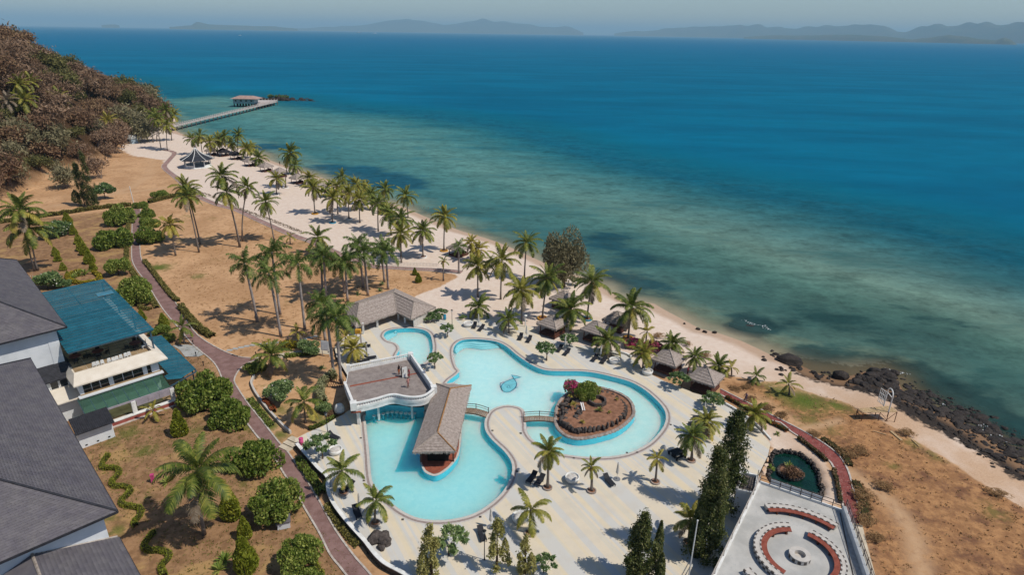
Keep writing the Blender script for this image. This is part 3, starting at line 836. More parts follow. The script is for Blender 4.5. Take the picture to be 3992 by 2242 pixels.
# fish outline inlaid in the floor
m_ink = simple('blue_tile_line', hx('#2a7ea3', .6), rough=.5)
def line_strip(name, p, wd, z, mat, parent):
    p = [Vector((*q, 0)) for q in p]
    L, Rr = [], []
    for i, q in enumerate(p):
        d = (p[min(i + 1, len(p) - 1)] - p[max(i - 1, 0)]).normalized()
        nrm = Vector((-d.y, d.x, 0)) * wd / 2
        L.append((q + nrm)[:2] + (z,)); Rr.append((q - nrm)[:2] + (z,))
    return part(name, MB().strip(L, Rr).mesh(name, mat), parent)
fz = 1.11
body = smooth_loop(pts(C8, [(1938, 430), (1962, 470), (1955, 505), (1920, 540), (1870, 556), (1830, 540), (1818, 505), (1840, 470), (1890, 442)], fz), 4)
m_fish = simple('fish_tint', hx('#8fd3e0', .85), rough=.5)
part('fish_inlay', sheet('fish_inlay', ccw(body), fz + .004, m_fish), lag)
part('fish_inlay', sheet('fish_inlay', ccw(pts(C8, [(1938, 430), (1912, 392), (2008, 414)], fz)), fz + .004, m_fish), lag)
for ln in (body + [body[0]], pts(C8, [(1938, 430), (1925, 405), (1912, 392), (1960, 400), (2008, 414), (1970, 422), (1938, 430)], fz), pts(C8, [(1870, 510), (1890, 488), (1905, 515), (1870, 510)], fz), pts(C8, [(1830, 540), (1810, 500), (1808, 470), (1850, 458)], fz), pts(C8, [(1955, 505), (1972, 508), (1940, 520)], fz)):
    line_strip('fish_inlay', ln, .12, fz + .009, m_ink, lag)
for px in (D2(530, 90), D2(797, 117), D2(760, 475), D2(415, 903), D2(1295, 350), D2(1890, 295), D2(2205, 35), D6(1240, 1100), D6(830, 1365), D1(1222, 160), D1(1250, 562), D1(1615, 928), C8(1735, 915), C8(2000, 940)):
    q = P(px, ZD)
    part('drain_cover', MB().box((q.x, q.y, ZD + .006), (.28, .28, .012)).mesh('drain_cover', m_stone), dk)
# ---------------------------------------------------------------- paths, kerbs, walls
m_brick_path = simple('brown_path_bricks', hx('#937570', .85), hx('#7e615b', .85), scale=.9, rough=.85, bump=.15, bscale=9, c3=hx('#a08883'))
m_red_path = simple('red_path_bricks', hx('#9c5650'), hx('#84443f'), scale=1.2, rough=.85, bump=.15, bscale=9, c3=hx('#c4a69c'))
m_kerb = simple('kerb_concrete', hx('#d8cfc6'), hx('#b9aea4'), scale=2, rough=.85)
m_beach_path = simple('pink_path_bricks', hx('#b3948c'), hx('#98776f'), scale=1.0, rough=.85, c3=hx('#cdbab0'))
m_slab = simple('pale_slab', hx('#e2d5be'), hx('#cbbda6'), scale=1.0, rough=.85)
m_red_tile = simple('terracotta', hx('#a8604a'), hx('#8c4c3b'), scale=2, rough=.8)
def band(path, wd, h, z, mat, name, parent, k=3):
    """a low solid band (kerb, wall, cap) along a polyline"""
    p = smooth_loop(path, k, False) if k else list(path)
    a, b = offset(p, wd / 2, False), offset(p, -wd / 2, False)
    n = len(p)
    mb = MB()
    vs = [(*q, z) for q in a] + [(*q, z) for q in b] + [(*q, z + h) for q in a] + [(*q, z + h) for q in b]
    fs = []
    for i in range(n - 1):
        fs += [(2 * n + i, 2 * n + i + 1, 3 * n + i + 1, 3 * n + i), (i, i + 1, 2 * n + i + 1, 2 * n + i), (n + i + 1, n + i, 3 * n + i, 3 * n + i + 1)]
    fs += [(0, 2 * n, 3 * n, n), (n - 1, 2 * n - 1, 4 * n - 1, 3 * n - 1)]
    mb.add(vs, fs)
    return part(name, mb.mesh(name, mat), parent)
PL = pts(C2, [(1246, 765), (1243, 900), (1240, 1050), (1238, 1200), (1252, 1270), (1290, 1340)], ZG) + pts(C3, [(1310, 160), (1380, 250), (1440, 350), (1520, 480), (1590, 570), (1650, 640), (1750, 760), (1850, 870), (1940, 935), (2010, 1000), (2050, 1060), (2080, 1130), (2110, 1230), (2140, 1320)], ZG) + pts(D1, [(60, -90), (150, 20), (220, 112), (290, 200), (370, 300), (440, 400), (500, 500), (590, 640), (680, 800), (770, 950), (850, 1090), (910, 1220), (960, 1300), (1020, 1370), (1090, 1460), (1200, 1600)], ZG)
PRa = pts(C2, [(1320, 760), (1318, 900), (1315, 1050), (1322, 1200), (1348, 1262), (1400, 1330)], ZG) + pts(C3, [(1400, 110), (1500, 220), (1600, 360), (1680, 480), (1740, 580), (1820, 700), (1900, 775), (2010, 845), (2130, 905), (2240, 945)], ZG) + pts(C7, [(250, 1170), (350, 1194), (500, 1200)], ZG)
PRb = pts(C7, [(510, 1216), (420, 1240), (340, 1290), (295, 1350), (275, 1400), (285, 1447)], ZG) + pts(C3, [(2320, 1370), (2380, 1447)], ZG) + pts(D1, [(300, 10), (370, 100), (440, 190), (500, 258), (540, 300), (620, 415), (700, 532), (760, 640), (840, 770), (920, 920), (990, 1040), (1080, 1170), (1180, 1300), (1270, 1400), (1420, 1580)], ZG)
pm = struct('garden_path', sheet('garden_path', ccw(PL + (PRa + PRb)[::-1]), ZG + .045, m_brick_path))
for e in (PL, PRa, PRb):
    band(e, .2, .14, ZG - .02, m_kerb, 'kerb', pm, 2)
RL = pts(D6, [(1700, 815), (1900, 925), (2100, 1040)], ZG) + pts(D3, [(1310, 20), (1400, 98), (1480, 150), (1560, 210), (1640, 270), (1720, 340), (1785, 400), (1822, 480), (1850, 560), (1880, 700), (1900, 840)], ZG)
RR = pts(D6, [(1710, 768), (1960, 893), (2160, 998)], ZG) + pts(D3, [(1440, 55), (1560, 120), (1680, 190), (1780, 260), (1860, 330), (1920, 420), (1960, 520), (1990, 640), (2030, 760), (2060, 880), (2078, 970)], ZG)
rp = struct('shore_path', sheet('shore_path', ccw(RL + pts(D3, [(1960, 960)], ZG) + RR[::-1]), ZG + .045, m_red_path))
for e in (RL, RR):
    band(e, .22, .15, ZG - .02, m_kerb, 'kerb', rp, 2)
part('slab', sheet('slab', ccw(pts(D3, [(1985, 968), (2075, 972), (2110, 1120), (2200, 1460), (2080, 1460)], ZG)), ZG + .05, m_slab), rp)
BPX = [C2(1520, 200), C2(1640, 228), C2(1590, 300), C2(1545, 365), C2(1640, 450), C2(1720, 520), C2(1850, 632), C6(420, 885), C6(600, 962), C6(780, 1010), C6(960, 1095), C6(1250, 1225), C6(1440, 1295), C7(960, 85), C7(1150, 170), C7(1400, 275), C7(1600, 338), C7(1750, 347), C7(1900, 357), C7(2200, 370), C7(2412, 392)]
BP = smooth_loop([XY(q, ZG) for q in BPX], 3, False)
a, b = offset(BP, .95, False), offset(BP, -.95, False)
bp = struct('beach_path', MB().strip([(*q, ZG + .05) for q in b], [(*q, ZG + .05) for q in a]).mesh('beach_path', m_beach_path))
for e in (a, b):
    band(e, .15, .12, ZG - .02, m_kerb, 'kerb', bp, 0)
part('slab', sheet('slab', ccw(pts(E5, [(470, 240), (560, 165), (900, 120), (1230, 70), (1420, 90), (1440, 190), (1210, 170), (960, 200), (640, 240)], ZG)), ZG + .05, m_slab), pm)
part('slab', sheet('slab', ccw(pts(C3, [(1620, 840), (1760, 830), (1850, 850), (1925, 920), (1870, 945), (1740, 945), (1690, 880)], ZG)), ZG + .05, m_grey), pm)
# entrance steps from the path up to the deck
st = thing('entrance_steps', 'pale concrete steps from the brown path up to the pool deck', 'steps', P(D1(560, 230), ZG))
c = st.location
dv = (P(D1(610, 200), ZG) - P(D1(510, 265), ZG)).normalized()
rz = math.atan2(dv.y, dv.x)
for k in range(3):
    part('step', MB().box((k * .75 - .75, 0, .08 + k * .16), (.8, 1.9, .16 + k * .001), 0).mesh('step', m_slab), st, (0, 0, 0))
st.rotation_euler = (0, 0, rz)
# retaining wall along the garden side of the deck
RW = pts(D1, [(622, 232), (700, 322), (770, 402), (830, 470), (888, 520), (914, 562), (912, 625), (925, 700), (960, 782), (1020, 872), (1100, 972), (1180, 1062), (1260, 1150), (1300, 1202), (1370, 1290), (1450, 1362), (1560, 1422), (1740, 1520)], ZD)
rw = thing('retaining_wall', 'curved dark stone retaining wall with white cap between path and deck', 'wall', (*RW[6], ZG))
for ob in (band(RW, .34, 1.1, 1.2, m_stone, 'wall', None), band(RW, .42, .1, 2.3, m_white, 'cap', None)):
    ob.parent = rw
    ob.matrix_parent_inverse = Matrix.Translation(-Vector(rw.location))
GW = pts(E5, [(140, 560), (95, 640), (92, 700), (150, 830), (240, 960), (330, 1080), (470, 1240), (620, 1400), (740, 1500)], ZG)
gw = thing('garden_wall', 'low white rendered wall curving along the planted bed', 'wall', (*GW[3], ZG))
ob = band(GW, .28, .55, ZG - .05, m_pale_edge, 'wall', None)
ob.parent = gw
ob.matrix_parent_inverse = Matrix.Translation(-Vector(gw.location))
EW = pts(D6, [(2180, 1250), (2060, 1120), (1880, 982), (1720, 892)], ZD)
ew = thing('deck_kerb_wall', 'low white wall edging the deck beside the red path', 'wall', (*EW[1], ZD))
ob = band(EW, .25, .35, ZD - .05, m_white, 'wall', None)
ob.parent = ew
ob.matrix_parent_inverse = Matrix.Translation(-Vector(ew.location))
for k in range(16):
    t_ = k / 15
    q = (230 + 810 * t_, 1125 - 135 * t_ - 12 * math.sin(t_ * 6))
    c = P(C7(*q), ZG)
    tag(part('stepping_stone', MB().box((0, 0, .03), (.95, .62, .08)).mesh('stepping_stone', m_grey), None, (c.x, c.y, ZG), RND.uniform(-.1, .25)), 'grey stepping stone laid in the dry lawn near the palms', 'stepping stone', 'stepping stones across the lawn')

# ---------------------------------------------------------------- thatch
m_thatch = simple('grey_thatch', hx('#b9aca3', .85), hx('#998c84', .85), scale=3.5, rough=.95, bump=.8, bscale=16, spec=.05, c3=hx('#7d726e', .85), detail=8)
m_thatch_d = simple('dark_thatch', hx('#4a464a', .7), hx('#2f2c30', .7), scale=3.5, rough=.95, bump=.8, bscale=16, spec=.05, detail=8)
m_ridge = simple('ridge_bamboo', hx('#bdb1a6', .7), hx('#9c8f84', .7), scale=5, rough=.9)
m_ridge_w = simple('weathered_ridge', hx('#b98b5c', .7), hx('#a0754a', .7), scale=5, rough=.9)
m_wood = simple('brown_wood', hx('#7d5142', .7), hx('#5f3b30', .7), scale=3, rough=.8)
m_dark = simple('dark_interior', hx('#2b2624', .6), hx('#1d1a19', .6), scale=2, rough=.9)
m_plank = simple('deck_plank', hx('#a8937f'), hx('#8b7765'), scale=4, rough=.85, objr=.15)
def thatch_faces(faces, parent, mat, courses=5, fringe=True, name='roof', seed=1):
    """faces: (eave a, eave b, top b, top a); every slope is laid in overlapping courses with a ragged straw edge"""
    rg = random.Random(seed)
    mb = MB()
    for a, b, c, d in faces:
        a, b, c, d = map(Vector, (a, b, c, d))
        nrm = (b - a).cross(d - a)
        if nrm.length < 1e-6:
            nrm = (b - a).cross(c - a)
        nrm.normalize()
        if nrm.z < 0:
            nrm = -nrm
        nseg = max(2, int((b - a).length / .5))
        for k in range(courses):
            t0, t1 = k / courses - (.03 if k else 0), (k + 1) / courses
            lo, hi, un = [], [], []
            for i in range(nseg + 1):
                s = i / nseg
                jit = rg.uniform(-.012, .012)
                q0 = (a.lerp(b, s)).lerp(d.lerp(c, s), max(0, t0 + (jit if 0 < i < nseg else 0)))
                q1 = (a.lerp(b, s)).lerp(d.lerp(c, s), t1)
                lo.append(q0 + nrm * .07)
                hi.append(q1 + nrm * .012)
                un.append(q0 - nrm * .02)
            mb.strip(hi, lo)
            mb.strip(lo, un)
        if fringe:
            L = (b - a).length
            n = int(L / .09)
            out = (b - a).cross(Vector((0, 0, 1))).normalized()
            if out.dot(((a + b) / 2) - ((c + d) / 2)) < 0:
                out = -out
            for i in range(n):
                s = i / n
                q = a.lerp(b, s)
                e = (b - a).normalized() * rg.uniform(.07, .16)
                dr = Vector((0, 0, -1)) * rg.uniform(.14, .36) + out * rg.uniform(0, .1)
                mb.add([q + nrm * .05, q + e + nrm * .05, q + e * .8 + dr, q + e * .1 + dr], [(0, 1, 2, 3)])
    # closed underside
    for a, b, c, d in faces:
        mb.add([Vector(a) - Vector((0, 0, .12)), Vector(b) - Vector((0, 0, .12)), Vector(c) - Vector((0, 0, .12)), Vector(d) - Vector((0, 0, .12))], [(3, 2, 1, 0)])
    return part(name, mb.mesh(name, mat), parent)
def ridge(parent, a, b, mat=None, r=.09, name='ridge_cap'):
    m = MB()
    a, b = Vector(a), Vector(b)
    n = max(2, int((b - a).length / .6))
    m.tube([a.lerp(b, i / n) + Vector((0, 0, .07 + .02 * math.sin(i * 2.1))) for i in range(n + 1)], r, 6)
    return part(name, m.mesh(name, mat or m_ridge), parent)

# square pool and beach huts: roof, four posts, floor, rail, bench
def hut_meshes(mat, seed, s=2.1, he=1.95, hr=1.5):
    holder = {}
    cs = [(-s, -s), (s, -s), (s, s), (-s, s)]
    return cs
HUTROOF = {}
def make_hut(name, label, c, rot, mat, group=None, s=2.1, he=2.0, rise=1.45, curved=False, rail=True):
    t_ = thing(name, label, 'hut', c, rot, group)
    key = (mat.name, s, he, rise)
    cs = [(-s, -s), (s, -s), (s, s), (-s, s)]
    if key not in HUTROOF:
        fcs = []
        for i in range(4):
            a, b = cs[i], cs[(i + 1) % 4]
            fcs.append(((*a, he), (*b, he), (0, 0, he + rise), (0, 0, he + rise)))
        r = thatch_faces(fcs, t_, mat, 5, True, 'roof', len(HUTROOF) + 3)
        HUTROOF[key] = [r.data]
        for i in range(4):
            o = ridge(t_, (*cs[i], he), (0, 0, he + rise), m_ridge if mat is m_thatch else m_dark, .07)
            HUTROOF[key].append(o.data)
        p_ = 1.55 * s / 2.1
        HUTROOF[key].append(MB().box((0, 0, he / 2 + .05), (.15, .15, he + .5)).mesh('post', m_wood))
        HUTROOF[key].append(MB().box((0, 0, .16), (2 * p_ + .3, 2 * p_ + .3, .3)).mesh('floor', m_wood))
        HUTROOF[key].append(MB().box((0, 0, .72), (2 * p_, .07, .1)).box((0, 0, .48), (2 * p_, .05, .08)).mesh('rail', m_wood))
        HUTROOF[key].append(MB().box((0, 0, .5), (2 * p_ - .4, .7, .1)).box((0, .32, .75), (2 * p_ - .4, .08, .5)).box((0, 0, .35), (2 * p_ - .8, .5, .2)).mesh('bench', m_wood))
    else:
        me = HUTROOF[key]
        part('roof', me[0], t_)
        for i in range(4):
            part('ridge_cap', me[1 + i], t_)
    me = HUTROOF[key]
    p_ = 1.55 * s / 2.1
    for x, y in ((-p_, -p_), (p_, -p_), (p_, p_), (-p_, p_)):
        part('post', me[5], t_, (x, y, 0))
    part('floor', me[6], t_)
    if rail:
        part('rail', me[7], t_, (0, p_, 0))
        part('rail', me[7], t_, (p_, 0, 0), math.pi / 2)
    part('bench', me[8], t_, (0, p_ - .55, 0))
    return t_
HR = math.radians(-38)
for px, lab in ((E6(790, 275), 'grey thatched hut with wooden rails beside white-flowered tree on deck edge'), (E6(1783, 405), 'grey thatched hut on sand behind short palm and paired loungers'),
                (D6(1235, 395), 'grey thatched hut beside white round daybed near magenta flowers'), (D6(1590, 565), 'grey thatched hut where deck meets the red brick path'),
                (D5(1715, 738), 'grey thatched hut half hidden by a tall leaning palm'), (D5(1205, 545), 'grey thatched hut below the big casuarina tree'), (D5(208, 85), 'lone grey thatched hut on sand beside yellowish palms')):
    q = P(px, ZD + 3.4)
    z = max(ZG, ground_z(q.x, q.y)) if px in (D5(1715, 738), D5(1205, 545), D5(208, 85)) else ZD - .15
    make_hut('thatched_hut', lab, (q.x, q.y, z), HR, m_thatch)
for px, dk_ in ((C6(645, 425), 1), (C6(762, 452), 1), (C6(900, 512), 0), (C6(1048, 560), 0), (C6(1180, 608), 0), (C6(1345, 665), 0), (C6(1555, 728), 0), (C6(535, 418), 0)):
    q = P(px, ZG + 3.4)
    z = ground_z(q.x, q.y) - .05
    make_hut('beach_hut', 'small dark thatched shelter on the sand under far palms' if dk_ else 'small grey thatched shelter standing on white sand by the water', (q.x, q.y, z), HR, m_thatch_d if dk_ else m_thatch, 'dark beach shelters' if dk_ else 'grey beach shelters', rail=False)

# long thatched swim-up bar hut on the tongue between the pools
hz_ = ZD
EA = {'bl': P(C8(1208, 476), 4.7), 'br': P(C8(1538, 492), 4.7), 'fr': P(C8(1388, 1112), 4.7), 'fl': P(C8(985, 1120), 4.7)}
RA, RB = P(C8(1340, 522), 5.95), P(C8(1220, 935), 5.95)
hutc = (EA['bl'] + EA['br'] + EA['fr'] + EA['fl']) / 4
lh = thing('long_thatched_hut', 'long hipped grey thatched hut standing out over the cyan pool', 'hut', (hutc.x, hutc.y, ZD))
def L(q):
    return Vector(q) - Vector(lh.location)
fr_, fl_, br_, bl_ = L(EA['fr']), L(EA['fl']), L(EA['br']), L(EA['bl'])
ra, rb = L(RA), L(RB)
thatch_faces([(fl_, fr_, rb, rb), (fr_, br_, ra, rb), (br_, bl_, ra, ra), (bl_, fl_, rb, ra)], lh, m_thatch, 7, True, 'roof', 9)
ridge(lh, ra, rb, m_ridge_w, .1)
for a, b, mm in ((fl_, rb, m_ridge), (fr_, rb, m_ridge_w), (br_, ra, m_ridge_w), (bl_, ra, m_ridge)):
    ridge(lh, a, b, mm, .09)
for s in np.linspace(.08, .92, 5):
    for a, b in ((fl_, bl_), (fr_, br_)):
        q = a.lerp(b, s).lerp(ra.lerp(rb, 1 - s), .22)
        part('post', MB().box((q.x, q.y, 1.3), (.2, .2, 2.7)).mesh('post', m_wood), lh)
q0, q1 = (fl_ + fr_) / 2, (bl_ + br_) / 2
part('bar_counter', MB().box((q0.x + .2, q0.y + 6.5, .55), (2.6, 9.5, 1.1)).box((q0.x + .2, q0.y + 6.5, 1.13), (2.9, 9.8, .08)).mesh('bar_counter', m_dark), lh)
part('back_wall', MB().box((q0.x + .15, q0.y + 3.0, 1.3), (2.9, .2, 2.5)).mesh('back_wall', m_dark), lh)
isl_front = pts(C8, [(1075, 1080), (1064, 1160), (1074, 1228), (1110, 1290), (1180, 1325), (1242, 1310), (1318, 1255), (1390, 1172), (1418, 1090), (1425, 1000), (1300, 960)], ZD)
part('brick_floor', sheet('brick_floor', ccw(isl_front), ZD + .02, m_red_tile), dk)

# low thatched hall with two wings
hE, hR = 3.95, 5.75
hw = {k: P(E1(*v), hE) for k, v in dict(fl=(798, 838), va=(1490, 592), fr=(1725, 712), rt=(2140, 506), bk=(1462, 196), bl=(575, 492)).items()}
hw.update({k: P(E1(*v), hR) for k, v in dict(r0=(858, 440), r1=(1440, 262), r2=(1775, 418)).items()})
hc = sum((hw[k] for k in ('fl', 'fr', 'rt', 'bk', 'bl')), Vector()) / 5
th = thing('thatched_hall', 'large low thatched hall with two wings beside the small kidney pool', 'pavilion', (hc.x, hc.y, ZD))
for k in hw:
    hw[k] = hw[k] - Vector(th.location)
g = hw
thatch_faces([(g['fl'], g['va'], g['r1'], g['r0']), (g['va'], g['fr'], g['r2'], g['r1']), (g['fr'], g['rt'], g['r2'], g['r2']), (g['rt'], g['bk'], g['r1'], g['r2']), (g['bk'], g['bl'], g['r0'], g['r1']), (g['bl'], g['fl'], g['r0'], g['r0'])], th, m_thatch, 6, True, 'roof', 21)
for a, b in (('r0', 'r1'), ('r1', 'r2'), ('fl', 'r0'), ('bl', 'r0'), ('fr', 'r2'), ('rt', 'r2'), ('va', 'r1'), ('bk', 'r1')):
    ridge(th, g[a], g[b], m_ridge, .08)
for px in (E1(1168, 842), E1(1518, 712), E1(1628, 768)):
    q = P(px, ZD) - Vector(th.location)
    part('column', MB().box((q.x, q.y, 1.05), (.3, .3, 2.2)).mesh('column', m_white), th)
for a, b, s in (('fl', 'bl', .5), ('bl', 'bk', .3), ('bl', 'bk', .7), ('rt', 'bk', .35), ('fl', 'va', .12)):
    q = g[a].lerp(g[b], s) * .93
    part('column', MB().box((q.x, q.y, 1.05), (.3, .3, 2.2)).mesh('column', m_white), th)
q = (g['fr'].lerp(g['rt'], .12) * .97, g['fr'].lerp(g['rt'], .8) * .97)
part('lattice_wall', MB().bar((q[0].x, q[0].y, .75), (q[1].x, q[1].y, .75), .1, 1.5).mesh('lattice_wall', m_pale_edge), th)
part('counter', MB().bar((g['bl'] * .75).to_2d().to_3d() + Vector((0, 0, .55)), (g['bk'] * .8).to_2d().to_3d() + Vector((0, 0, .55)), .7, 1.1).mesh('counter', m_dark), th)

# white balustraded terrace over the swim-up bar
TZ = 4.95
rail_px = [E2(*q) for q in [(292, 335), (1545, 92), (2012, 762)]]
front_px = [E2(*q) for q in [(2012, 790), (1935, 862), (1830, 925), (1700, 955), (1560, 960), (1420, 945), (1300, 918), (1200, 908), (1080, 925), (900, 980), (700, 1030), (540, 1065), (398, 1085)]]
west_px = [E2(398, 1085), E2(232, 682)]
ter = thing('pool_bar_terrace', 'white balustraded roof terrace with gravel-grey floor above the swim-up bar', 'terrace', (*XY(E2(1100, 600), TZ), ZD))
TO = Vector(ter.location)
def LT(px, z):
    q = P(px, z) - TO
    return (q.x, q.y)
RZ = 5.92
back = [LT(q, RZ) for q in rail_px]
front = smooth_loop([LT(q, RZ) for q in front_px], 3, False)
west = [LT(q, RZ) for q in west_px]
outline = ccw(back + front + [west[1]])
m_gravel = simple('washed_gravel_floor', hx('#a89d97'), hx('#938883'), scale=1.3, rough=.95, bump=.5, bscale=18, c3=hx('#6a625e'))
part('floor', sheet('floor', outline, TZ - ZD, m_gravel), ter)
part('slab', MB().prism(offset(outline, .12), 4.4 - ZD, TZ - ZD - .01).mesh('slab', m_white), ter)
s_red = [LT(E2(*q), TZ) for q in [(330, 770), (1680, 505), (1690, 480), (330, 740)]]
part('tile_strip', sheet('tile_strip', ccw(s_red), TZ - ZD + .005, m_red_tile), ter)
bal = MB().lathe([(.09, 0), (.09, .06), (.045, .12), (.095, .3), (.06, .48), (.045, .56), (.085, .62), (.085, .68)], 8).mesh('baluster', m_white, True)
def balustrade(line, z0=TZ - ZD):
    L_ = [Vector((*q, 0)) for q in line]
    o = band(line, .34, .14, z0 + .82, m_white, 'rail', ter, 0)
    o2 = band(line, .34, .44, z0 - .02, m_white, 'plinth', ter, 0)
    acc, d0 = 0.0, .2
    for a, b in zip(L_[:-1], L_[1:]):
        ln = (b - a).length
        while d0 < acc + ln:
            q = a.lerp(b, (d0 - acc) / ln)
            part('baluster', bal, ter, (q.x, q.y, z0 + .42), None, (1, 1, .6))
            d0 += .33
        acc += ln
balustrade(back)
balustrade(front)
balustrade(west)
for q, sz in ((back[0], .5), (back[1], .75), (back[2], .8), (west[0], .85), (west[1], .4)):
    part('corner_pier', MB().box((q[0], q[1], TZ - ZD + .53), (sz, sz, 1.1), .3).mesh('corner_pier', m_white), ter)
for q in front[10::18]:
    part('column', MB().box((q[0] * .84, q[1] * .84, 1.2), (.26, .26, 2.9)).mesh('column', m_white), ter)
for q in (back[0], back[1], west[0]):
    part('column', MB().box((q[0] * .9, q[1] * .9, 1.15), (.4, .4, 2.9)).mesh('column', m_white), ter)
bw = [q for q in POOL if True]
bl_line = [LT(C8(*q), ZD) for q in [(545, 762), (610, 744), (720, 714), (860, 717), (1000, 737), (1095, 730)]]
o = band(bl_line, .5, 2.15, .75 - ZD, m_poolwall, 'bar_front', ter)
o = band(bl_line, .75, .09, .92, m_dark, 'bar_top', ter)
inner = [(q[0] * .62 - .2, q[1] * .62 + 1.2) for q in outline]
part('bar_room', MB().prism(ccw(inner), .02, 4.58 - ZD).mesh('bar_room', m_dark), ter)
part('red_eave', MB().box((west[0][0] + .25, west[0][1] + .1, 4.52 - ZD), (1.3, .7, .12), .1).mesh('red_eave', m_red_tile), ter)
for k in range(10):
    px = E2(*[(815, 1352), (908, 1332), (1000, 1312), (1088, 1288), (1178, 1278), (1274, 1280), (1358, 1294), (1450, 1302), (1536, 1304), (1625, 1302)][k])
    q = P(px, 2.0)
    stl = thing('bar_stool', 'round white stool standing in the water at the swim-up bar', 'stool', (q.x, q.y, 1.1), 0, 'stools in the pool')
    if k == 0:
        st_a, st_b = MB().lathe([(.24, .86), (.28, .92), (.28, .98), (.2, 1.0)], 14).mesh('seat', m_white, True), MB().lathe([(.2, 0), (.1, .15), (.09, .8), (.2, .86)], 10).mesh('pedestal', m_poolwall, True)
    part('seat', st_a, stl)
    part('pedestal', st_b, stl)
# annex under the terrace's west side and its cover
tag(part('draped_sheet', MB().lathe([(.75, 0), (.78, .3), (.66, .75), (.45, 1.05), (.1, 1.15)], 9).mesh('draped_sheet', m_white, True), None, P(C8(300, 735), ZD), .4, (1, .85, 1.1)), 'crumpled white sheet draped over equipment beside the terrace', 'cover')
lp = thing('lattice_screen', 'brown wooden lattice screen beside the white terrace', 'screen', P(C8(250, 510), ZG))
for k in range(9):
    part('slat', MB().bar((-1.4 + k * .35, 0, 0), (-.9 + k * .35, 0, 1.5), .05).mesh('slat', m_wood), lp)
    part('slat', MB().bar((-.9 + k * .35, .05, 0), (-1.4 + k * .35, .05, 1.5), .05).mesh('slat', m_wood), lp)

# planted island in the pool: stone rim, soil, rocky core, well
m_soil = simple('brown_soil', hx('#a97c62'), hx('#855f49'), scale=1.5, rough=.95, bump=.5, bscale=8)
m_rimstone = simple('rim_stone', hx('#b5a69d'), hx('#94867e'), scale=3, rough=.9, bump=.4, objr=.2)
pi_ = thing('island_planter', 'oval planted island with stone rim and rocky mound in the pool', 'planter', (*np.mean(ISLE, 0), ZD))
IC = Vector(pi_.location)
isl = [(q[0] - IC.x, q[1] - IC.y) for q in ISLE]
part('soil', sheet('soil', isl, .06, m_soil), pi_)
stone_me = []
for k in range(4):
    bm = bmesh.new()
    bmesh.ops.create_cube(bm, size=1)
    bmesh.ops.subdivide_edges(bm, edges=bm.edges[:], cuts=1, use_grid_fill=True)
    for v in bm.verts:
        v.co = v.co.normalized().lerp(v.co, .55) * (1 + RND.uniform(-.12, .12))
    me = bpy.data.meshes.new('stone')
    bm.to_mesh(me); bm.free()
    me.materials.append(m_rimstone)
    stone_me.append(me)
rim = offset(isl, -.2)
acc = 0
for i in range(len(rim)):
    a, b = Vector(rim[i]), Vector(rim[(i + 1) % len(rim)])
    L_ = (b - a).length
    while acc < L_:
        q = a.lerp(b, acc / L_)
        part('rim_stone', RND.choice(stone_me), pi_, (q.x, q.y, .12), math.atan2((b - a).y, (b - a).x) + RND.uniform(-.15, .15), (RND.uniform(.4, .5), .36, .24))
        acc += .46
    acc -= L_
m_rock = simple('dark_rock', hx('#6a615c', .7), hx('#453e3b', .7), scale=2.5, rough=.9, bump=.6, bscale=6, c3=hx('#8b817a', .7))
m_rockb = simple('black_lava_rock', hx('#433b36', .72), hx('#2a2523', .72), scale=1.2, rough=.8, bump=.6, bscale=5, c3=hx('#6f625a', .75))
def rock_mesh(seed, mat, sub=2):
    bm = bmesh.new()
    bmesh.ops.create_icosphere(bm, subdivisions=sub, radius=1)
    r = random.Random(seed)
    planes = [(Vector((r.gauss(0, 1), r.gauss(0, 1), r.gauss(0, .8))).normalized(), r.uniform(.55, .9)) for _ in range(9)]
    for v in bm.verts:
        for n_, d_ in planes:
            e = v.co.dot(n_) - d_
            if e > 0:
                v.co -= n_ * e
        v.co *= 1 + r.uniform(-.05, .05)
    me = bpy.data.meshes.new('rock')
    bm.to_mesh(me); bm.free()
    me.materials.append(mat)
    return me
ROCKS = [rock_mesh(s, m_rock) for s in range(5)]
LAVA = [rock_mesh(s + 20, m_rockb) for s in range(6)]
core = [LT_ for LT_ in [tuple((P(E3(*q), ZD + .9) - IC)[:2]) for q in [(330, 940), (420, 800), (520, 640), (660, 520), (900, 420), (1200, 420), (1450, 560), (1540, 720), (1440, 880), (1200, 1010), (950, 1070), (720, 1090), (600, 1100), (450, 1010)]]]
core = smooth_loop(core, 3)
mb = MB().prism(ccw(core), .05, .75)
part('mound', mb.mesh('mound', m_soil), pi_)
ring_c = offset(ccw(core), .02)
for i, q in enumerate(ring_c):
    part('rock', ROCKS[i % 5], pi_, (q[0], q[1], .35), RND.uniform(0, 6), (RND.uniform(.32, .5), RND.uniform(.28, .42), RND.uniform(.5, .7)))
for k in range(34):
    px = E3(RND.uniform(300, 700), RND.uniform(480, 960))
    q = P(px, ZD + .8) - IC
    part('rock', ROCKS[k % 5], pi_, (q.x, q.y, RND.uniform(.35, .8)), RND.uniform(0, 6), (RND.uniform(.25, .55), RND.uniform(.25, .45), RND.uniform(.25, .6)))
wl = P(E3(1010, 600), ZD + 1.0) - IC
mb = MB()
n = 8
for r0, r1 in ((1.35, 1.05),):
    mb.lathe([(r0, 0), (r0, .75), (r1, .75), (r1, .05)], 8, (0, 0, 0), False)
part('well', mb.mesh('well', m_rock), pi_, (wl.x, wl.y, .55), .35)
part('well_floor', MB().lathe([(1.06, .1), (1.06, .12)], 8).mesh('well_floor', simple('mossy', hx('#7a7340'), hx('#5f5a34'))), pi_, (wl.x, wl.y, .6), .35)
q = P(E3(715, 690), ZD + 1.2) - IC
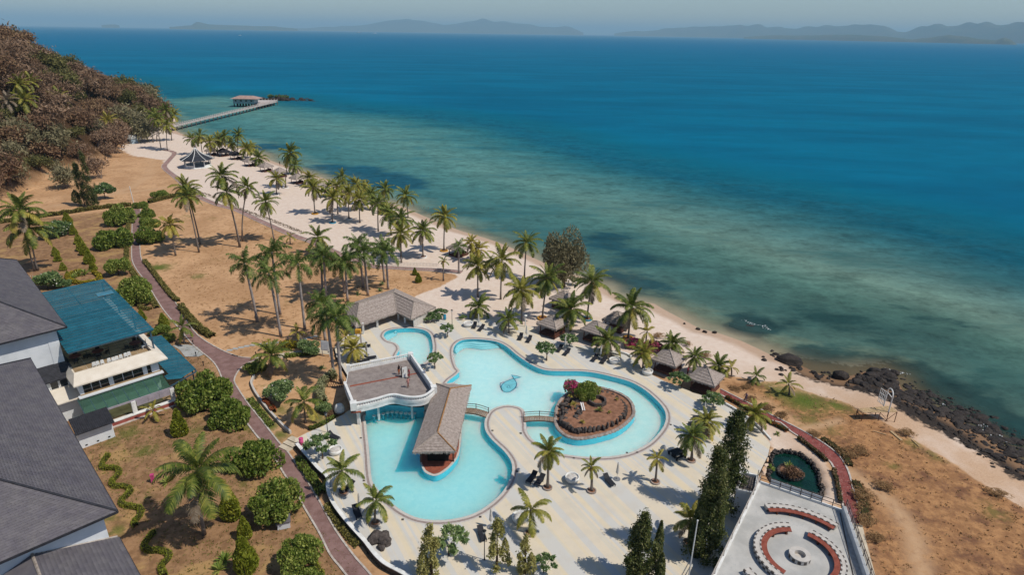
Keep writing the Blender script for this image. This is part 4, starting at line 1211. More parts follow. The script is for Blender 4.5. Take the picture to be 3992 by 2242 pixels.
part('slide_chute', MB().box((0, 0, 0), (.16, 1.5, .12), .12, .25).box((.28, 0, 0), (.12, 1.5, .12), .12, .25).mesh('slide_chute', m_white), pi_, (q.x, q.y, 1.1))

# two little arched bridges
def bridge(name, label, a, b, wd, rails, rise=.28):
    a, b = Vector((*a, ZD)), Vector((*b, ZD))
    d = b - a
    t_ = thing(name, label, 'bridge', a, math.atan2(d.y, d.x))
    Ln = d.length
    n = max(6, int(Ln / .22))
    pm_ = MB().box((0, 0, 0), (Ln / n * .86, wd, .06)).mesh('plank', m_plank)
    for i in range(n):
        s = (i + .5) / n
        part('plank', pm_, t_, (s * Ln, 0, .14 + rise * math.sin(math.pi * s)), (0, -math.cos(math.pi * s) * math.pi * rise / Ln, 0))
    for sd in (-1, 1):
        pth = [Vector((Ln * k / 8, sd * wd * .45, .04 + rise * math.sin(math.pi * k / 8))) for k in range(9)]
        m_ = MB()
        for q0, q1 in zip(pth[:-1], pth[1:]):
            m_.bar(q0, q1, .1, .14)
        part('beam', m_.mesh('beam', m_wood), t_)
        if rails and (sd in rails):
            m_ = MB()
            for q0, q1 in zip(pth[:-1], pth[1:]):
                m_.bar(q0 + Vector((0, 0, .85)), q1 + Vector((0, 0, .85)), .06)
                m_.bar(q0 + Vector((0, 0, .5)), q1 + Vector((0, 0, .5)), .04)
            part('handrail', m_.mesh('handrail', m_dark), t_)
            for k in (0, 4, 8):
                part('rail_post', MB().bar(pth[k], pth[k] + Vector((0, 0, .95)), .08).mesh('rail_post', m_dark), t_)
    return t_
bridge('footbridge', 'small arched wooden bridge with dark handrail beside the long thatched hut', XY(C8(1452, 735), ZD), XY(C8(1688, 775), ZD), 1.3, (1,))
bridge('footbridge', 'small arched wooden bridge leading to the planted pool island', XY(C8(2030, 815), ZD), XY(C8(2325, 820), ZD), 1.15, (1,), .2)
# ---------------------------------------------------------------- hotel buildings on the left (their own axes: u along the front, v away)
Q2 = math.sqrt(.5)
def UV(u, v, z=0.0):
    return Vector(((u - v) * Q2, (u + v) * Q2, z))
def uv_of(p):
    return ((p.x + p.y) * Q2, (p.y - p.x) * Q2)
UR = math.pi / 4
m_shingle = simple('grey_shingle', hx('#747073', .78), hx('#67636a', .78), scale=.8, rough=.85, bump=.25, bscale=10, spec=.25, c3=hx('#625e66', .78), isl=.10)
m_shingle_b = simple('black_tile', hx('#3f4048', .6), hx('#303138', .6), scale=2, rough=.7, isl=.12)
m_wallw = simple('white_render', hx('#e4e8ec', .85), hx('#d3d8dd', .85), scale=.5, rough=.8)
m_cream = simple('cream_cornice', hx('#e8dfd0', .85), hx('#ddd2c1', .85), scale=.8, rough=.8)
m_steel = simple('blue_steel', hx('#5b7c91', .7), hx('#4a697d', .7), scale=2, rough=.4, metal=.4)
m_glassd = simple('dark_window_glass', hx('#232a2e', .7), hx('#171d20', .7), scale=1, rough=.1, spec=.6)
m_planter_red = simple('red_planter', hx('#b0645a'), hx('#9a5148'), scale=1.5, rough=.85)
m_floor_tile = simple('tan_floor_tile', hx('#b39a78'), hx('#98805f'), scale=.8, rough=.8)
m_blind = simple('pale_blind', hx('#b3aab3'), hx('#a19aa3'), scale=1.5, rough=.8)
m_brown_cloth = simple('brown_table', hx('#7a4638', .7), hx('#5f352b', .7), scale=2, rough=.7)
m_black = simple('black_wicker', hx('#2a2b30', .8), hx('#1d1e22', .8), scale=6, rough=.7)
m_lino = simple('dark_blue_cloth', hx('#3a4250', .8), rough=.9)
def panel_mat(name, c, alpha, rough=.25):
    m, nt, b = newmat(name)
    p = pos(nt)
    out = mixc(nt, mapr(nt, noise(nt, .9, 5, p), .35, .7), c, tuple(x * .75 for x in c[:3]) + (1,))
    out = mixc(nt, mth(nt, 'MULTIPLY', mapr(nt, noise(nt, 3.5, 4, p), .6, .72), .35), out, hx('#7fa3a6', .7))
    g = node(nt, 'ShaderNodeObjectInfo').outputs['Random']
    out = mixc(nt, 1.0, out, ramp(nt, g, [(0, .82), (1, 1.15)]), 'MULTIPLY')
    lk(nt, out, b.inputs['Base Color'])
    b.inputs['Roughness'].default_value = rough
    b.inputs['Specular IOR Level'].default_value = .4
    tr = node(nt, 'ShaderNodeBsdfTransparent', n0=tuple(min(1, x * 1.6 + .25) for x in c[:3]) + (1,))
    mx = node(nt, 'ShaderNodeMixShader', n0=1 - alpha)
    lk(nt, b.outputs[0], mx.inputs[1]); lk(nt, tr.outputs[0], mx.inputs[2])
    lk(nt, mx.outputs[0], nt.nodes['Material Output'].inputs[0])
    return m
m_teal = panel_mat('teal_polycarbonate', hx('#2f7d92', .62), .86)
m_green_glass = panel_mat('green_glass', hx('#6ea58c', .5), .42, .08)
def shingles(name, corners, course, wd, mat, parent, seed):
    """overlapping shingles on a quad slope a,b (eave) c,d (top): separate little slabs, joined as one roof covering"""
    a, b, c, d = map(Vector, corners)
    r = np.random.default_rng(seed)
    h = max((d - a).length, (c - b).length)
    nr = max(2, int(h / course))
    nrm = (b - a).cross((d if (d - a).length > .01 else c) - a).normalized()
    if nrm.z < 0:
        nrm = -nrm
    V, F = [], []
    for k in range(nr):
        t0, t1 = k / nr, min(1, (k + 1.12) / nr)
        L0, R0 = a.lerp(d, t0), b.lerp(c, t0)
        L1, R1 = a.lerp(d, t1), b.lerp(c, t1)
        ln = (R0 - L0).length
        n = max(1, int(ln / wd))
        for i in range(n):
            s0, s1 = i / n, (i + 1) / n
            g = .004 / max(ln, .1)
            lift = .018 + r.uniform(0, .012)
            q = [L0.lerp(R0, s0 + g) + nrm * lift, L0.lerp(R0, s1 - g) + nrm * lift, L1.lerp(R1, s1 - g) + nrm * .004, L1.lerp(R1, s0 + g) + nrm * .004]
            o = len(V)
            V += [tuple(x) for x in q] + [tuple(q[0] - nrm * lift), tuple(q[1] - nrm * lift)]
            F += [(o, o + 1, o + 2, o + 3), (o + 4, o + 5, o + 1, o)]
    ob = part(name, mesh_np(name, np.array(V), [np.array(F)], mat), parent)
    ob['kind'] = 'stuff'
    return ob
def hip_roof(bld, u0, u1, v0, v1, z, slope, vis, mat=None, course=.33, wd=.55, seed=1):
    """hip roof over a u/v rectangle; vis lists the slopes the photograph shows and that get single shingles"""
    mat = mat or m_shingle
    hw_ = min(u1 - u0, v1 - v0) / 2
    zr = z + slope * hw_
    e = [UV(u0, v0, z), UV(u1, v0, z), UV(u1, v1, z), UV(u0, v1, z)]
    if (u1 - u0) < (v1 - v0):
        r = [UV((u0 + u1) / 2, v0 + hw_, zr), UV((u0 + u1) / 2, v1 - hw_, zr)]
        fc = {'front': (e[0], e[1], r[0], r[0]), 'right': (e[1], e[2], r[1], r[0]), 'back': (e[2], e[3], r[1], r[1]), 'left': (e[3], e[0], r[0], r[1])}
        hips = [(e[0], r[0]), (e[1], r[0]), (e[2], r[1]), (e[3], r[1]), (r[0], r[1])]
    else:
        r = [UV(u0 + hw_, (v0 + v1) / 2, zr), UV(u1 - hw_, (v0 + v1) / 2, zr)]
        fc = {'front': (e[0], e[1], r[1], r[0]), 'right': (e[1], e[2], r[1], r[1]), 'back': (e[2], e[3], r[0], r[1]), 'left': (e[3], e[0], r[0], r[0])}
        hips = [(e[0], r[0]), (e[3], r[0]), (e[1], r[1]), (e[2], r[1]), (r[0], r[1])]
    O = Vector(bld.location)
    mb = MB()
    for k, f in fc.items():
        mb.add([q - O for q in f], [(0, 1, 2, 3)] if k in ('x',) else [(0, 1, 2, 3)])
    mb.add([q - O - Vector((0, 0, .02)) for q in e], [(3, 2, 1, 0)])
    ro = part('roof', mb.mesh('roof', mat), bld)
    for k in vis:
        f = fc[k]
        shingles('shingles', [q - O for q in f], course, wd, mat, ro, seed + len(k))
    m_ = MB()
    for a, b in hips:
        m_.tube([a - O + Vector((0, 0, .03)), b - O + Vector((0, 0, .03))], .11, 6)
    part('hip_cap', m_.mesh('hip_cap', m_shingle_b), ro)
    m_ = MB()
    for i in range(4):
        a, b = e[i] - O, e[(i + 1) % 4] - O
        m_.bar(a - Vector((0, 0, .12)), b - Vector((0, 0, .12)), .12, .2)
    part('gutter', m_.mesh('gutter', m_shingle_b), ro)
    return ro
def ubox(bld, name, u0, u1, v0, v1, z0, z1, mat, parent=None):
    c = UV((u0 + u1) / 2, (v0 + v1) / 2, (z0 + z1) / 2) - Vector(bld.location)
    return part(name, MB().box(c, (u1 - u0, v1 - v0, z1 - z0), UR).mesh(name, mat), parent or bld)
# tall wing behind the roof terrace
b1 = thing('hotel_wing', 'tall white hotel wing with dark hipped shingle roof above the teal canopy', 'building', UV(0, 110, ZG))
ubox(b1, 'wall', -12, 10.5, 99.5, 134, ZG, 13.3, m_wallw)
ubox(b1, 'pilaster', 9.3, 10.56, 99.44, 99.9, ZG, 13.25, m_wallw)
hip_roof(b1, -13.2, 11.7, 98.3, 135.2, 13.5, .62, ('front', 'right'), seed=3)
# big wing
b2 = thing('hotel_wing', 'long white hotel wing under a broad grey hipped shingle roof', 'building', UV(0, 75, ZG))
ubox(b2, 'wall', -12, 5.6, 57, 94, ZG, 11.95, m_wallw)
hip_roof(b2, -12.2, 6.6, 55.75, 94.4, 12, .48, ('front', 'right', 'back'), seed=9)
# lower wing nearest the frame corner
b3 = thing('hotel_wing', 'lower hotel wing with plain grey roof below the broad hipped roof', 'building', UV(0, 48, ZG))
ubox(b3, 'wall', -6, 5.4, 38, 56.6, ZG, 8.6, m_wallw)
O3 = Vector(b3.location)
e0, e1, r0_, r1_ = UV(6.3, 36, 8.5), UV(6.3, 56.8, 8.5), UV(.2, 56.95, 10.55), UV(.2, 36, 10.55)
l0, l1 = UV(-6, 36, 8.5), UV(-6, 56.8, 8.5)
ro = part('roof', MB().add([q - O3 for q in (e0, e1, r0_, r1_, l0, l1)], [(0, 1, 2, 3), (3, 2, 5, 4), (0, 4, 5, 1)]).mesh('roof', m_shingle), b3)
shingles('shingles', [q - O3 for q in (e0, e1, r0_, r1_)], .33, .55, m_shingle, ro, 14)
part('ridge_cap', MB().tube([r1_ - O3, r0_ - O3], .13, 6).mesh('ridge_cap', m_ridge), ro)
part('flashing', MB().bar(UV(.2, 56.9, 10.5) - O3, UV(6.2, 56.9, 8.55) - O3, .12, .12).mesh('flashing', m_kerb), ro)
part('gutter', MB().bar(e0 - O3 - Vector((0, 0, .1)), e1 - O3 - Vector((0, 0, .1)), .12, .18).mesh('gutter', m_shingle_b), ro)
# restaurant block with roof terrace
b4 = thing('restaurant_building', 'white restaurant block with roof terrace, cream cornice and teal canopies', 'building', UV(16, 105, ZG))
O4 = Vector(b4.location)
ubox(b4, 'wall', 10.52, 20.4, 93.6, 121, ZG, 5.3, m_wallw)
ubox(b4, 'dining_floor', 10.52, 20.6, 92.9, 121, 5.3, 5.42, m_floor_tile)
ubox(b4, 'wall', 10.52, 20.4, 97.6, 121, 5.42, 7.25, m_dark)
ubox(b4, 'wall', 10.52, 11.0, 93.1, 97.6, 5.42, 7.25, m_wallw)
ubox(b4, 'wall', 19.5, 20.5, 93.1, 97.6, 5.42, 7.25, m_wallw)
for u_ in (14.1, 18.4):
    ubox(b4, 'column', u_, u_ + .55, 93.15, 93.7, 5.42, 7.25, m_wallw)
for k, (ua, ub) in enumerate(((11.0, 14.1), (14.65, 18.4), (18.95, 19.5))):
    w_ = ubox(b4, 'window', ua, ub, 93.5, 93.56, 5.44, 7.2, m_glassd)
    for q in np.linspace(ua, ub, 4 if ub - ua > 1 else 2)[1:-1]:
        ubox(b4, 'frame', q - .04, q + .04, 93.44, 93.5, 5.44, 7.2, m_wallw, w_)
ubox(b4, 'ledge', 10.2, 20.8, 92.35, 93.1, 5.15, 5.32, m_wallw)
ubox(b4, 'roof_slab', 10.52, 20.7, 93.0, 121.5, 7.25, 7.6, m_cream)
tf = UV(15.6, 107.9, 7.62) - O4
n_u, n_v = 6, 14
for i in range(n_u):
    for j in range(n_v):
        c = UV(10.9 + (i + .5) * 1.6, 94.8 + (j + .5) * 1.6, 7.63) - O4
        if i == 0 and j == 0:
            tile_me = MB().box((0, 0, 0), (1.54, 1.54, .05)).mesh('floor_tile', m_floor_tile)
        part('floor_tile', tile_me, b4, c, UR)
def slope_band(name, a, b, c, d, th, mat, parent):
    q = [x - O4 for x in (a, b, c, d)]
    dn = Vector((0, 0, -th))
    return part(name, MB().add(q + [x + dn for x in q], [(0, 1, 2, 3), (7, 6, 5, 4), (0, 4, 5, 1), (1, 5, 6, 2), (2, 6, 7, 3), (3, 7, 4, 0)]).mesh(name, mat), parent)
slope_band('cornice', UV(9.9, 92.0, 7.45), UV(21.6, 92.0, 7.45), UV(20.55, 94.4, 8.15), UV(10.6, 94.4, 8.15), .18, m_cream, b4)
slope_band('cornice', UV(21.6, 92.0, 7.45), UV(21.6, 121.5, 7.45), UV(20.55, 121.5, 8.15), UV(20.55, 94.4, 8.15), .18, m_cream, b4)
slope_band('cornice', UV(9.9, 97.2, 7.0), UV(9.9, 92.0, 7.45), UV(10.6, 94.4, 8.15), UV(10.6, 97.4, 8.15), .18, m_cream, b4)
ubox(b4, 'parapet', 10.6, 20.55, 94.4, 94.6, 7.6, 8.18, m_cream)
ubox(b4, 'parapet', 20.35, 20.56, 94.6, 121, 7.6, 8.17, m_cream)
# teal canopies: long sheets side by side on steel
can = part('canopy', MB().bar(UV(10.7, 95.3, 10.85) - O4, UV(21.2, 95.3, 10.85) - O4, .12, .18).bar(UV(21.2, 95.3, 10.85) - O4, UV(21.2, 121.3, 11.2) - O4, .12, .18).bar(UV(15.9, 95.3, 10.85) - O4, UV(15.9, 121.3, 11.2) - O4, .12, .18).mesh('canopy', m_steel), b4)
for k in range(26):
    v0 = 95.2 + k * 1.01
    z0, z1 = 10.98 + k * .0135, 10.98 + (k + 1) * .0135
    mb = MB()
    n = 6
    q = []
    for j in range(n + 1):
        s = j / n
        q.append((UV(10.6, v0 + s * 1.0, z0 + .09 * math.sin(math.pi * s)) - O4, UV(21.4, v0 + s * 1.0, z0 + .09 * math.sin(math.pi * s)) - O4))
    mb.strip([x[1] for x in q], [x[0] for x in q])
    part('roof_panel', mb.mesh('roof_panel', m_teal), can)
part('roof_panel', MB().add([UV(18.6, 113.2, 11.36) - O4, UV(20.9, 113.2, 11.36) - O4, UV(20.9, 114.9, 11.38) - O4, UV(18.6, 114.9, 11.38) - O4], [(0, 1, 2, 3)]).mesh('roof_panel', panel_mat('faded_panel', hx('#5c9fb5', .7), .9)), can, label='faded pale blue replacement sheet')
for v_ in (95.5, 104, 112.5, 121):
    q = UV(20.9, v_, 7.6) - O4
    part('canopy_post', MB().tube([q, q + Vector((0, 0, 3.3))], .12, 8).mesh('canopy_post', m_steel), can)
can2 = part('canopy', MB().bar(UV(24.9, 91.5, 4.15) - O4, UV(25.0, 107.4, 4.15) - O4, .12, .18).bar(UV(20.6, 89.6, 4.15) - O4, UV(24.9, 91.5, 4.15) - O4, .12, .18).mesh('canopy', m_steel), b4)
for k in range(17):
    v0 = 90.6 + k * 1.0
    va = max(v0, 92.0) if k else 90.0
    mb = MB()
    q = []
    for j in range(5):
        s = j / 4
        vv = v0 + s * .99
        ul = 21.3 if vv > 92 else 20.6
        ur = 25.0 if vv > 92 else 20.6 + (vv - 89.6) / 2.4 * 4.4
        q.append((UV(ul, vv, 4.85 + .06 * math.sin(math.pi * s)) - O4, UV(ur, vv, 4.3 + .06 * math.sin(math.pi * s)) - O4))
    mb.strip([x[1] for x in q], [x[0] for x in q])
    part('roof_panel', mb.mesh('roof_panel', m_teal), can2)
for v_ in (92.5, 99.5, 106.5):
    q = UV(24.6, v_, ZG) - O4
    part('canopy_post', MB().tube([q, q + Vector((0, 0, 2.7))], .1, 8).mesh('canopy_post', m_steel), can2)
# sloping green glass canopy, its rafters, beam, blinds, columns and planter
gc = part('glass_canopy', MB().bar(UV(9.9, 89.2, 4.1) - O4, UV(20.8, 89.2, 4.1) - O4, .16, .22).mesh('glass_canopy', m_blind), b4)
for k in range(8):
    ua, ub = 10.0 + k * 1.32, 10.0 + (k + 1) * 1.32
    part('pane', MB().add([UV(ua + .03, 89.3, 4.24) - O4, UV(ub - .03, 89.3, 4.24) - O4, UV(ub - .03, 92.9, 4.98) - O4, UV(ua + .03, 92.9, 4.98) - O4], [(0, 1, 2, 3)]).mesh('pane', m_green_glass), gc)
    part('rafter', MB().bar(UV(ua, 89.2, 4.16) - O4, UV(ua, 92.9, 4.9) - O4, .06, .1).mesh('rafter', m_steel), gc)
ubox(b4, 'dining_floor', 10.5, 20.6, 89.4, 93.5, ZG, ZG + .12, m_floor_tile)
for u_ in (15.3, 20.3):
    ubox(b4, 'column', u_, u_ + .55, 88.95, 89.5, ZG + .6, 4.05, m_white)
for ua, ub in ((15.95, 17.4), (17.43, 18.85), (18.88, 20.25)):
    ubox(b4, 'blind', ua, ub, 89.05, 89.1, 3.15, 3.98, m_blind)
ubox(b4, 'planter_wall', 11.8, 21.3, 88.7, 89.2, ZG, ZG + .62, m_planter_red)
ubox(b4, 'planter_cap', 11.8, 21.3, 88.66, 89.3, ZG + .62, ZG + .74, m_white)
ubox(b4, 'planter_foot', 11.8, 21.4, 88.35, 88.7, ZG - .05, ZG + .1, m_kerb)
# link wing with skirt roof, windows, ledge
ubox(b4, 'wall', 5.0, 10.5, 97.0, 99.5, ZG, 7.0, m_wallw)
ubox(b4, 'wall', 5.0, 10.5, 94.5, 97.0, ZG, 5.0, m_wallw)
sk = slope_band('skirt_roof', UV(4, 96.4, 7.0), UV(11.7, 96.4, 7.0), UV(10.6, 99.5, 8.1), UV(4, 99.5, 8.1), .15, m_shingle_b, b4)
shingles('shingles', [q - O4 for q in (UV(4, 96.4, 7.02), UV(11.7, 96.4, 7.02), UV(10.6, 99.5, 8.12), UV(4, 99.5, 8.12))], .3, .4, m_shingle_b, sk, 31)
slope_band('skirt_roof', UV(11.7, 96.4, 7.0), UV(11.7, 104, 7.0), UV(10.6, 104, 8.1), UV(10.6, 99.5, 8.1), .15, m_shingle_b, b4)
for ua in (8.0, 9.1):
    w_ = ubox(b4, 'window', ua, ua + .85, 96.93, 97.0, 5.6, 6.7, m_glassd)
    ubox(b4, 'frame', ua - .08, ua, 96.9, 97.0, 5.55, 6.75, m_white, w_)
slope_band('ledge_roof', UV(6, 93.3, 5.0), UV(11.2, 93.3, 5.0), UV(10.4, 97.0, 5.5), UV(6, 97.0, 5.5), .15, m_cream, b4)
# little black-tiled store against the wall
b5 = thing('store_room', 'small white store with black ribbed tile roof beside red planter', 'shed', UV(10.2, 86.7, ZG))
O5 = Vector(b5.location)
c = UV(10.2, 86.9, ZG + 1.4) - O5
part('wall', MB().box(c, (3.9, 1.7, 2.8), UR).mesh('wall', m_wallw), b5)
q = [UV(8.0, 85.2, 4.15) - O5, UV(12.35, 85.2, 4.15) - O5, UV(12.35, 88.2, 5.05) - O5, UV(8.0, 88.2, 5.05) - O5]
ro = part('roof', MB().add(q + [x - Vector((0, 0, .1)) for x in q], [(0, 1, 2, 3), (0, 4, 5, 1), (1, 5, 6, 2)]).mesh('roof', m_shingle_b), b5)
for k in range(20):
    s = (k + .5) / 20
    a, b = q[0].lerp(q[1], s), q[3].lerp(q[2], s)
    part('tile_rib', MB().tube([a, b], .07, 5).mesh('tile_rib', m_shingle_b), ro)
for k in range(3):
    part('vent', MB().box(UV(8.9 + k * 1.3, 86.02, ZG + .35) - O5, (.25, .08, .12), UR).mesh('vent', m_dark), b5)
# furniture on the roof terrace and below
seat_w = MB().box((0, 0, .44), (.46, .46, .06)).box((0, .21, .72), (.46, .06, .55), 0, 0, .8).mesh('seat_shell', m_white)
leg_w = MB().box((0, 0, .21), (.06, .06, .42)).mesh('leg', m_white)
seat_k = MB().box((0, 0, .44), (.5, .5, .07)).box((0, .23, .72), (.5, .05, .5)).box((-.25, 0, .62), (.05, .48, .05)).box((.25, 0, .62), (.05, .48, .05)).mesh('seat_shell', m_black)
leg_k = MB().box((0, 0, .21), (.05, .05, .42)).mesh('leg', m_black)
def chair(label, c, rot, seat, leg, group):
    t_ = thing('chair', label, 'chair', c, rot, group)
    part('seat_shell', seat, t_)
    for x in (-.2, .2):
        for y in (-.2, .2):
            part('leg', leg, t_, (x, y, 0))
    return t_
for px in ((718, 590), (772, 575), (842, 555), (942, 530), (1006, 515), (1056, 498), (1116, 475), (1186, 450), (1238, 432)):
    q = P(E7(*px), 7.66)
    chair('white plastic chair in the row along the cream parapet', (q.x, q.y, 7.66), UR + math.pi, seat_w, leg_w, 'white chairs along the parapet')
for px in ((1348, 150), (1452, 300)):
    q = P(E7(*px), 7.66)
    chair('white plastic chair at the terrace corner by the steel post', (q.x, q.y, 7.66), UR - 1.4, seat_w, leg_w, 'white chairs at the terrace corner')
top_b = MB().lathe([(.75, .7), (.78, .73), (.78, .76), (.7, .77)], 18).mesh('table_top', m_brown_cloth, True)
ped_b = MB().lathe([(.38, 0), (.3, .06), (.08, .12), (.08, .7)], 12).mesh('pedestal', m_black, True)
for px, lab in ((E7(430, 420), 'white-walled corner'), (E7(765, 345), 'middle of the canopy edge'), (E7(1320, 225), 'steel canopy post')):
    q = P(px, 8.3)
    t_ = thing('round_table', 'round brown table on the roof terrace near the ' + lab, 'table', (q.x, q.y, 7.66))
    part('table_top', top_b, t_)
    part('pedestal', ped_b, t_)
    for k in range(4):
        a = .6 + k * math.pi / 2
        chair('black wicker chair drawn up to the table near the ' + lab, (q.x + 1.15 * math.cos(a), q.y + 1.15 * math.sin(a), 7.66), a - math.pi / 2, seat_k, leg_k, 'black chairs near the ' + lab)
# ---------------------------------------------------------------- concrete roof terrace with ring benches (bottom right)
m_conc = simple('smooth_concrete', hx('#d3d1cc'), hx('#b9b8b4'), scale=.45, rough=.8, c3=hx('#bcbfbd'), detail=7)
m_rail_k = simple('dark_rail', hx('#4a4440', .8), hx('#5e4a44', .8), scale=4, rough=.6)
m_benchred = simple('red_brown_bench', hx('#9c5443', .8), hx('#874333', .8), scale=2.5, rough=.7, c3=hx('#b98a7c', .8))
m_blk_w = simple('white_block', hx('#d6d1cb', .8), rough=.8)
m_blk_d = simple('grey_block', hx('#6b645f', .8), hx('#57504c', .8), rough=.9)
m_louver = simple('pale_panel', hx('#e6e8ea', .85), hx('#d6d9dc', .85), scale=3, rough=.6)
m_glassr = panel_mat('clear_rail_glass', hx('#c9d0d4', .8), .3, .1)
VZ = 6.0
pv_ = thing('terrace_building', 'white building with flat concrete roof carrying curved benches and fire ring', 'building', (*XY(D3(1450, 1100), VZ), ZG))
VO = Vector(pv_.location)
def LV(px, z):
    q = P(px, z) - VO
    return (q.x, q.y)
NW, NE = LV(D3(1112, 580), VZ), LV(D3(1895, 852), VZ)
SE, SW = LV(D3(2100, 1460), VZ), LV(D3(690, 1447), VZ)
dxe, dye = SE[0] - NE[0], SE[1] - NE[1]
SE2 = (NE[0] + dxe * 1.6, NE[1] + dye * 1.6)
SW2 = (SW[0] + (SW[0] - NW[0]) * .5, SW[1] + (SW[1] - NW[1]) * .5)
roofp = ccw([NW, NE, SE2, SW2])
part('roof_slab', MB().prism(roofp, VZ - ZG - .35, VZ - ZG).mesh('roof_slab', m_conc), pv_)
part('wall', MB().prism(offset(roofp, -.12), 0, VZ - ZG - .34).mesh('wall', m_wallw), pv_)
def vband(name, a, b, wd, h, z, mat):
    return part(name, MB().bar((*a, z + h / 2), (*b, z + h / 2), wd, h).mesh(name, mat), pv_)
H0 = VZ - ZG
vband('parapet', NW, NE, .25, .22, H0 - .02, m_white)
vband('parapet', NE, SE2, .35, .75, H0 - .02, m_white)
vband('parapet', NW, SW2, .28, .12, H0 - .02, m_white)
ne_in = LV(D3(1870, 865), VZ); se_in = LV(D3(1990, 1447), VZ)
vband('drain_channel', ne_in, (ne_in[0] + (se_in[0] - ne_in[0]) * 1.5, ne_in[1] + (se_in[1] - ne_in[1]) * 1.5), .12, .02, H0, m_blk_d)
gr_me = MB().box((0, 0, 0), (.62, .16, .03)).mesh('grate_bar', m_kerb)
d_ = Vector(se_in) - Vector(ne_in)
for k in range(60):
    q = Vector(ne_in) + d_ * (k / 50) + Vector((.55, .05))
    part('grate_bar', gr_me, pv_, (q.x, q.y, H0 + .018), math.atan2(d_.y, d_.x) + math.pi / 2)
def railing(a, b, n, z, h, mat, nm='rail_post'):
    a, b = Vector((*a, z)), Vector((*b, z))
    for k in range(n + 1):
        q = a.lerp(b, k / n)
        part(nm, MB().bar(q, q + Vector((0, 0, h)), .06).mesh(nm, mat), pv_)
    for hh in (h, h * .55):
        part('rail', MB().bar(a + Vector((0, 0, hh)), b + Vector((0, 0, hh)), .05).mesh('rail', mat), pv_)
railing(NW, NE, 8, H0 + .1, .95, m_rail_k)
for k in range(1, 6):
    a, b = Vector(NW).lerp(Vector(NE), k / 8 + .004), Vector(NW).lerp(Vector(NE), (k + 1) / 8 - .004)
    o = (Vector(NE) - Vector(NW)).normalized()
    out = Vector((-o.y, o.x)) * .22
    part('panel', MB().bar((*(a + out), H0 + .35), (*(b + out), H0 + .35), .04, .85).mesh('panel', m_louver), pv_)
outE = Vector((-(dye), dxe)).normalized() * -.14
e0_, e1_ = Vector(NE) - outE, Vector(SE2) - outE
railing(e0_, e1_, 12, H0 + .7, .9, m_rail_k)
for k in range(12):
    a, b = e0_.lerp(e1_, k / 12 + .005), e0_.lerp(e1_, (k + 1) / 12 - .005)
    part('glass_panel', MB().bar((*a, H0 + 1.1), (*b, H0 + 1.1), .02, .7).mesh('glass_panel', m_glassr), pv_)
railing(NW, SW2, 9, H0 + .1, .95, m_kerb)
# stair landing on the north-west corner
land_ = ccw([LV(D3(*q), 5.6) for q in [(950, 490), (1092, 530), (1062, 690), (895, 655)]])
part('landing', MB().prism(land_, 0, 5.5 - ZG).mesh('landing', m_wallw), pv_)
part('landing_floor', sheet('landing_floor', offset(land_, -.15), 5.51 - ZG, m_blk_d), pv_)
for a, b in zip(land_, land_[1:] + land_[:1]):
    vband('parapet', a, b, .2, .35, 5.5 - ZG, m_white)
railing(land_[0], land_[1], 3, 5.8 - ZG, .8, m_rail_k)
railing(land_[1], land_[2], 3, 5.8 - ZG, .8, m_rail_k)
# ring benches, fire ring
cB = P(D3(1485, 1290), VZ)
def ang(px):
    q = P(px, VZ + .4)
    return math.atan2(q.y - cB.y, q.x - cB.x)
def arc_bench(label, a0, a1, r0, r1, rb):
    if a1 < a0:
        a1 += 2 * math.pi
    t_ = thing('curved_bench', label, 'bench', (cB.x, cB.y, VZ))
    n = max(6, int((a1 - a0) * r1 / .35))
    def seg(nm, ra, rb_, z0, z1, mat, b0=a0, b1=a1):
        mb = MB()
        A = [b0 + (b1 - b0) * k / n for k in range(n + 1)]
        vs = []
        for r, z in ((ra, z0), (rb_, z0), (rb_, z1), (ra, z1)):
            vs += [(r * math.cos(x), r * math.sin(x), z) for x in A]
        m_ = n + 1
        fs = []
        for j in range(4):
            for k in range(n):
                fs.append((j * m_ + k, ((j + 1) % 4) * m_ + k, ((j + 1) % 4) * m_ + k + 1, j * m_ + k + 1)[::-1])
        fs += [(0, m_, 2 * m_, 3 * m_), (n, 3 * m_ + n, 2 * m_ + n, m_ + n)]
        mb.add(vs, fs)
        return part(nm, mb.mesh(nm, mat), t_)
    seg('seat', r0, r1, .40, .48, m_benchred)
    seg('backrest_wall', r1 + .12, rb - .04, 0, .52, m_pale_edge)
    for r in (r1 + .06, rb):
        nb = int((a1 - a0) * r / .3)
        for k in range(nb):
            x = a0 + (a1 - a0) * (k + .5) / nb
            for lv in (0, 1):
                me = BLK[(k + lv) % 2]
                part('block', me, t_, (r * math.cos(x), r * math.sin(x), .14 + lv * .27), x, (1, 1, 1))
    for k in range(5):
        x = a0 + (a1 - a0) * (k + .3) / 5
        part('support', MB().box(((r0 + .18) * math.cos(x), (r0 + .18) * math.sin(x), .2), (.3, .14, .4), x).mesh('support', m_wood), t_)
BLK = [MB().box((0, 0, 0), (.16, .27, .26)).mesh('block', m_blk_w), MB().box((0, 0, 0), (.13, .27, .26)).mesh('block', m_blk_d)]
arc_bench('long outer curved bench with red seat and checkered stone back', ang(D3(1800, 1020)), ang(D3(1195, 840)), 5.75, 6.25, 6.85)
arc_bench('inner curved bench arcing from beside the railing round the fire ring, narrow gap side', ang(D3(1410, 1030)), ang(D3(1365, 1410)), 2.95, 3.5, 4.1)
arc_bench('inner curved bench with scuffed red seat on the drain side of the fire ring', ang(D3(1760, 1447)) - .5, ang(D3(1570, 1060)), 2.95, 3.5, 4.0)
arc_bench('outer curved bench end just showing beside the pale wall edge', ang(D3(1010, 1390)), ang(D3(1010, 1390)) + .5, 5.75, 6.25, 5.7)
fr = thing('fire_ring', 'round stone fire ring with checkered side in middle of benches', 'fire pit', (cB.x, cB.y, VZ))
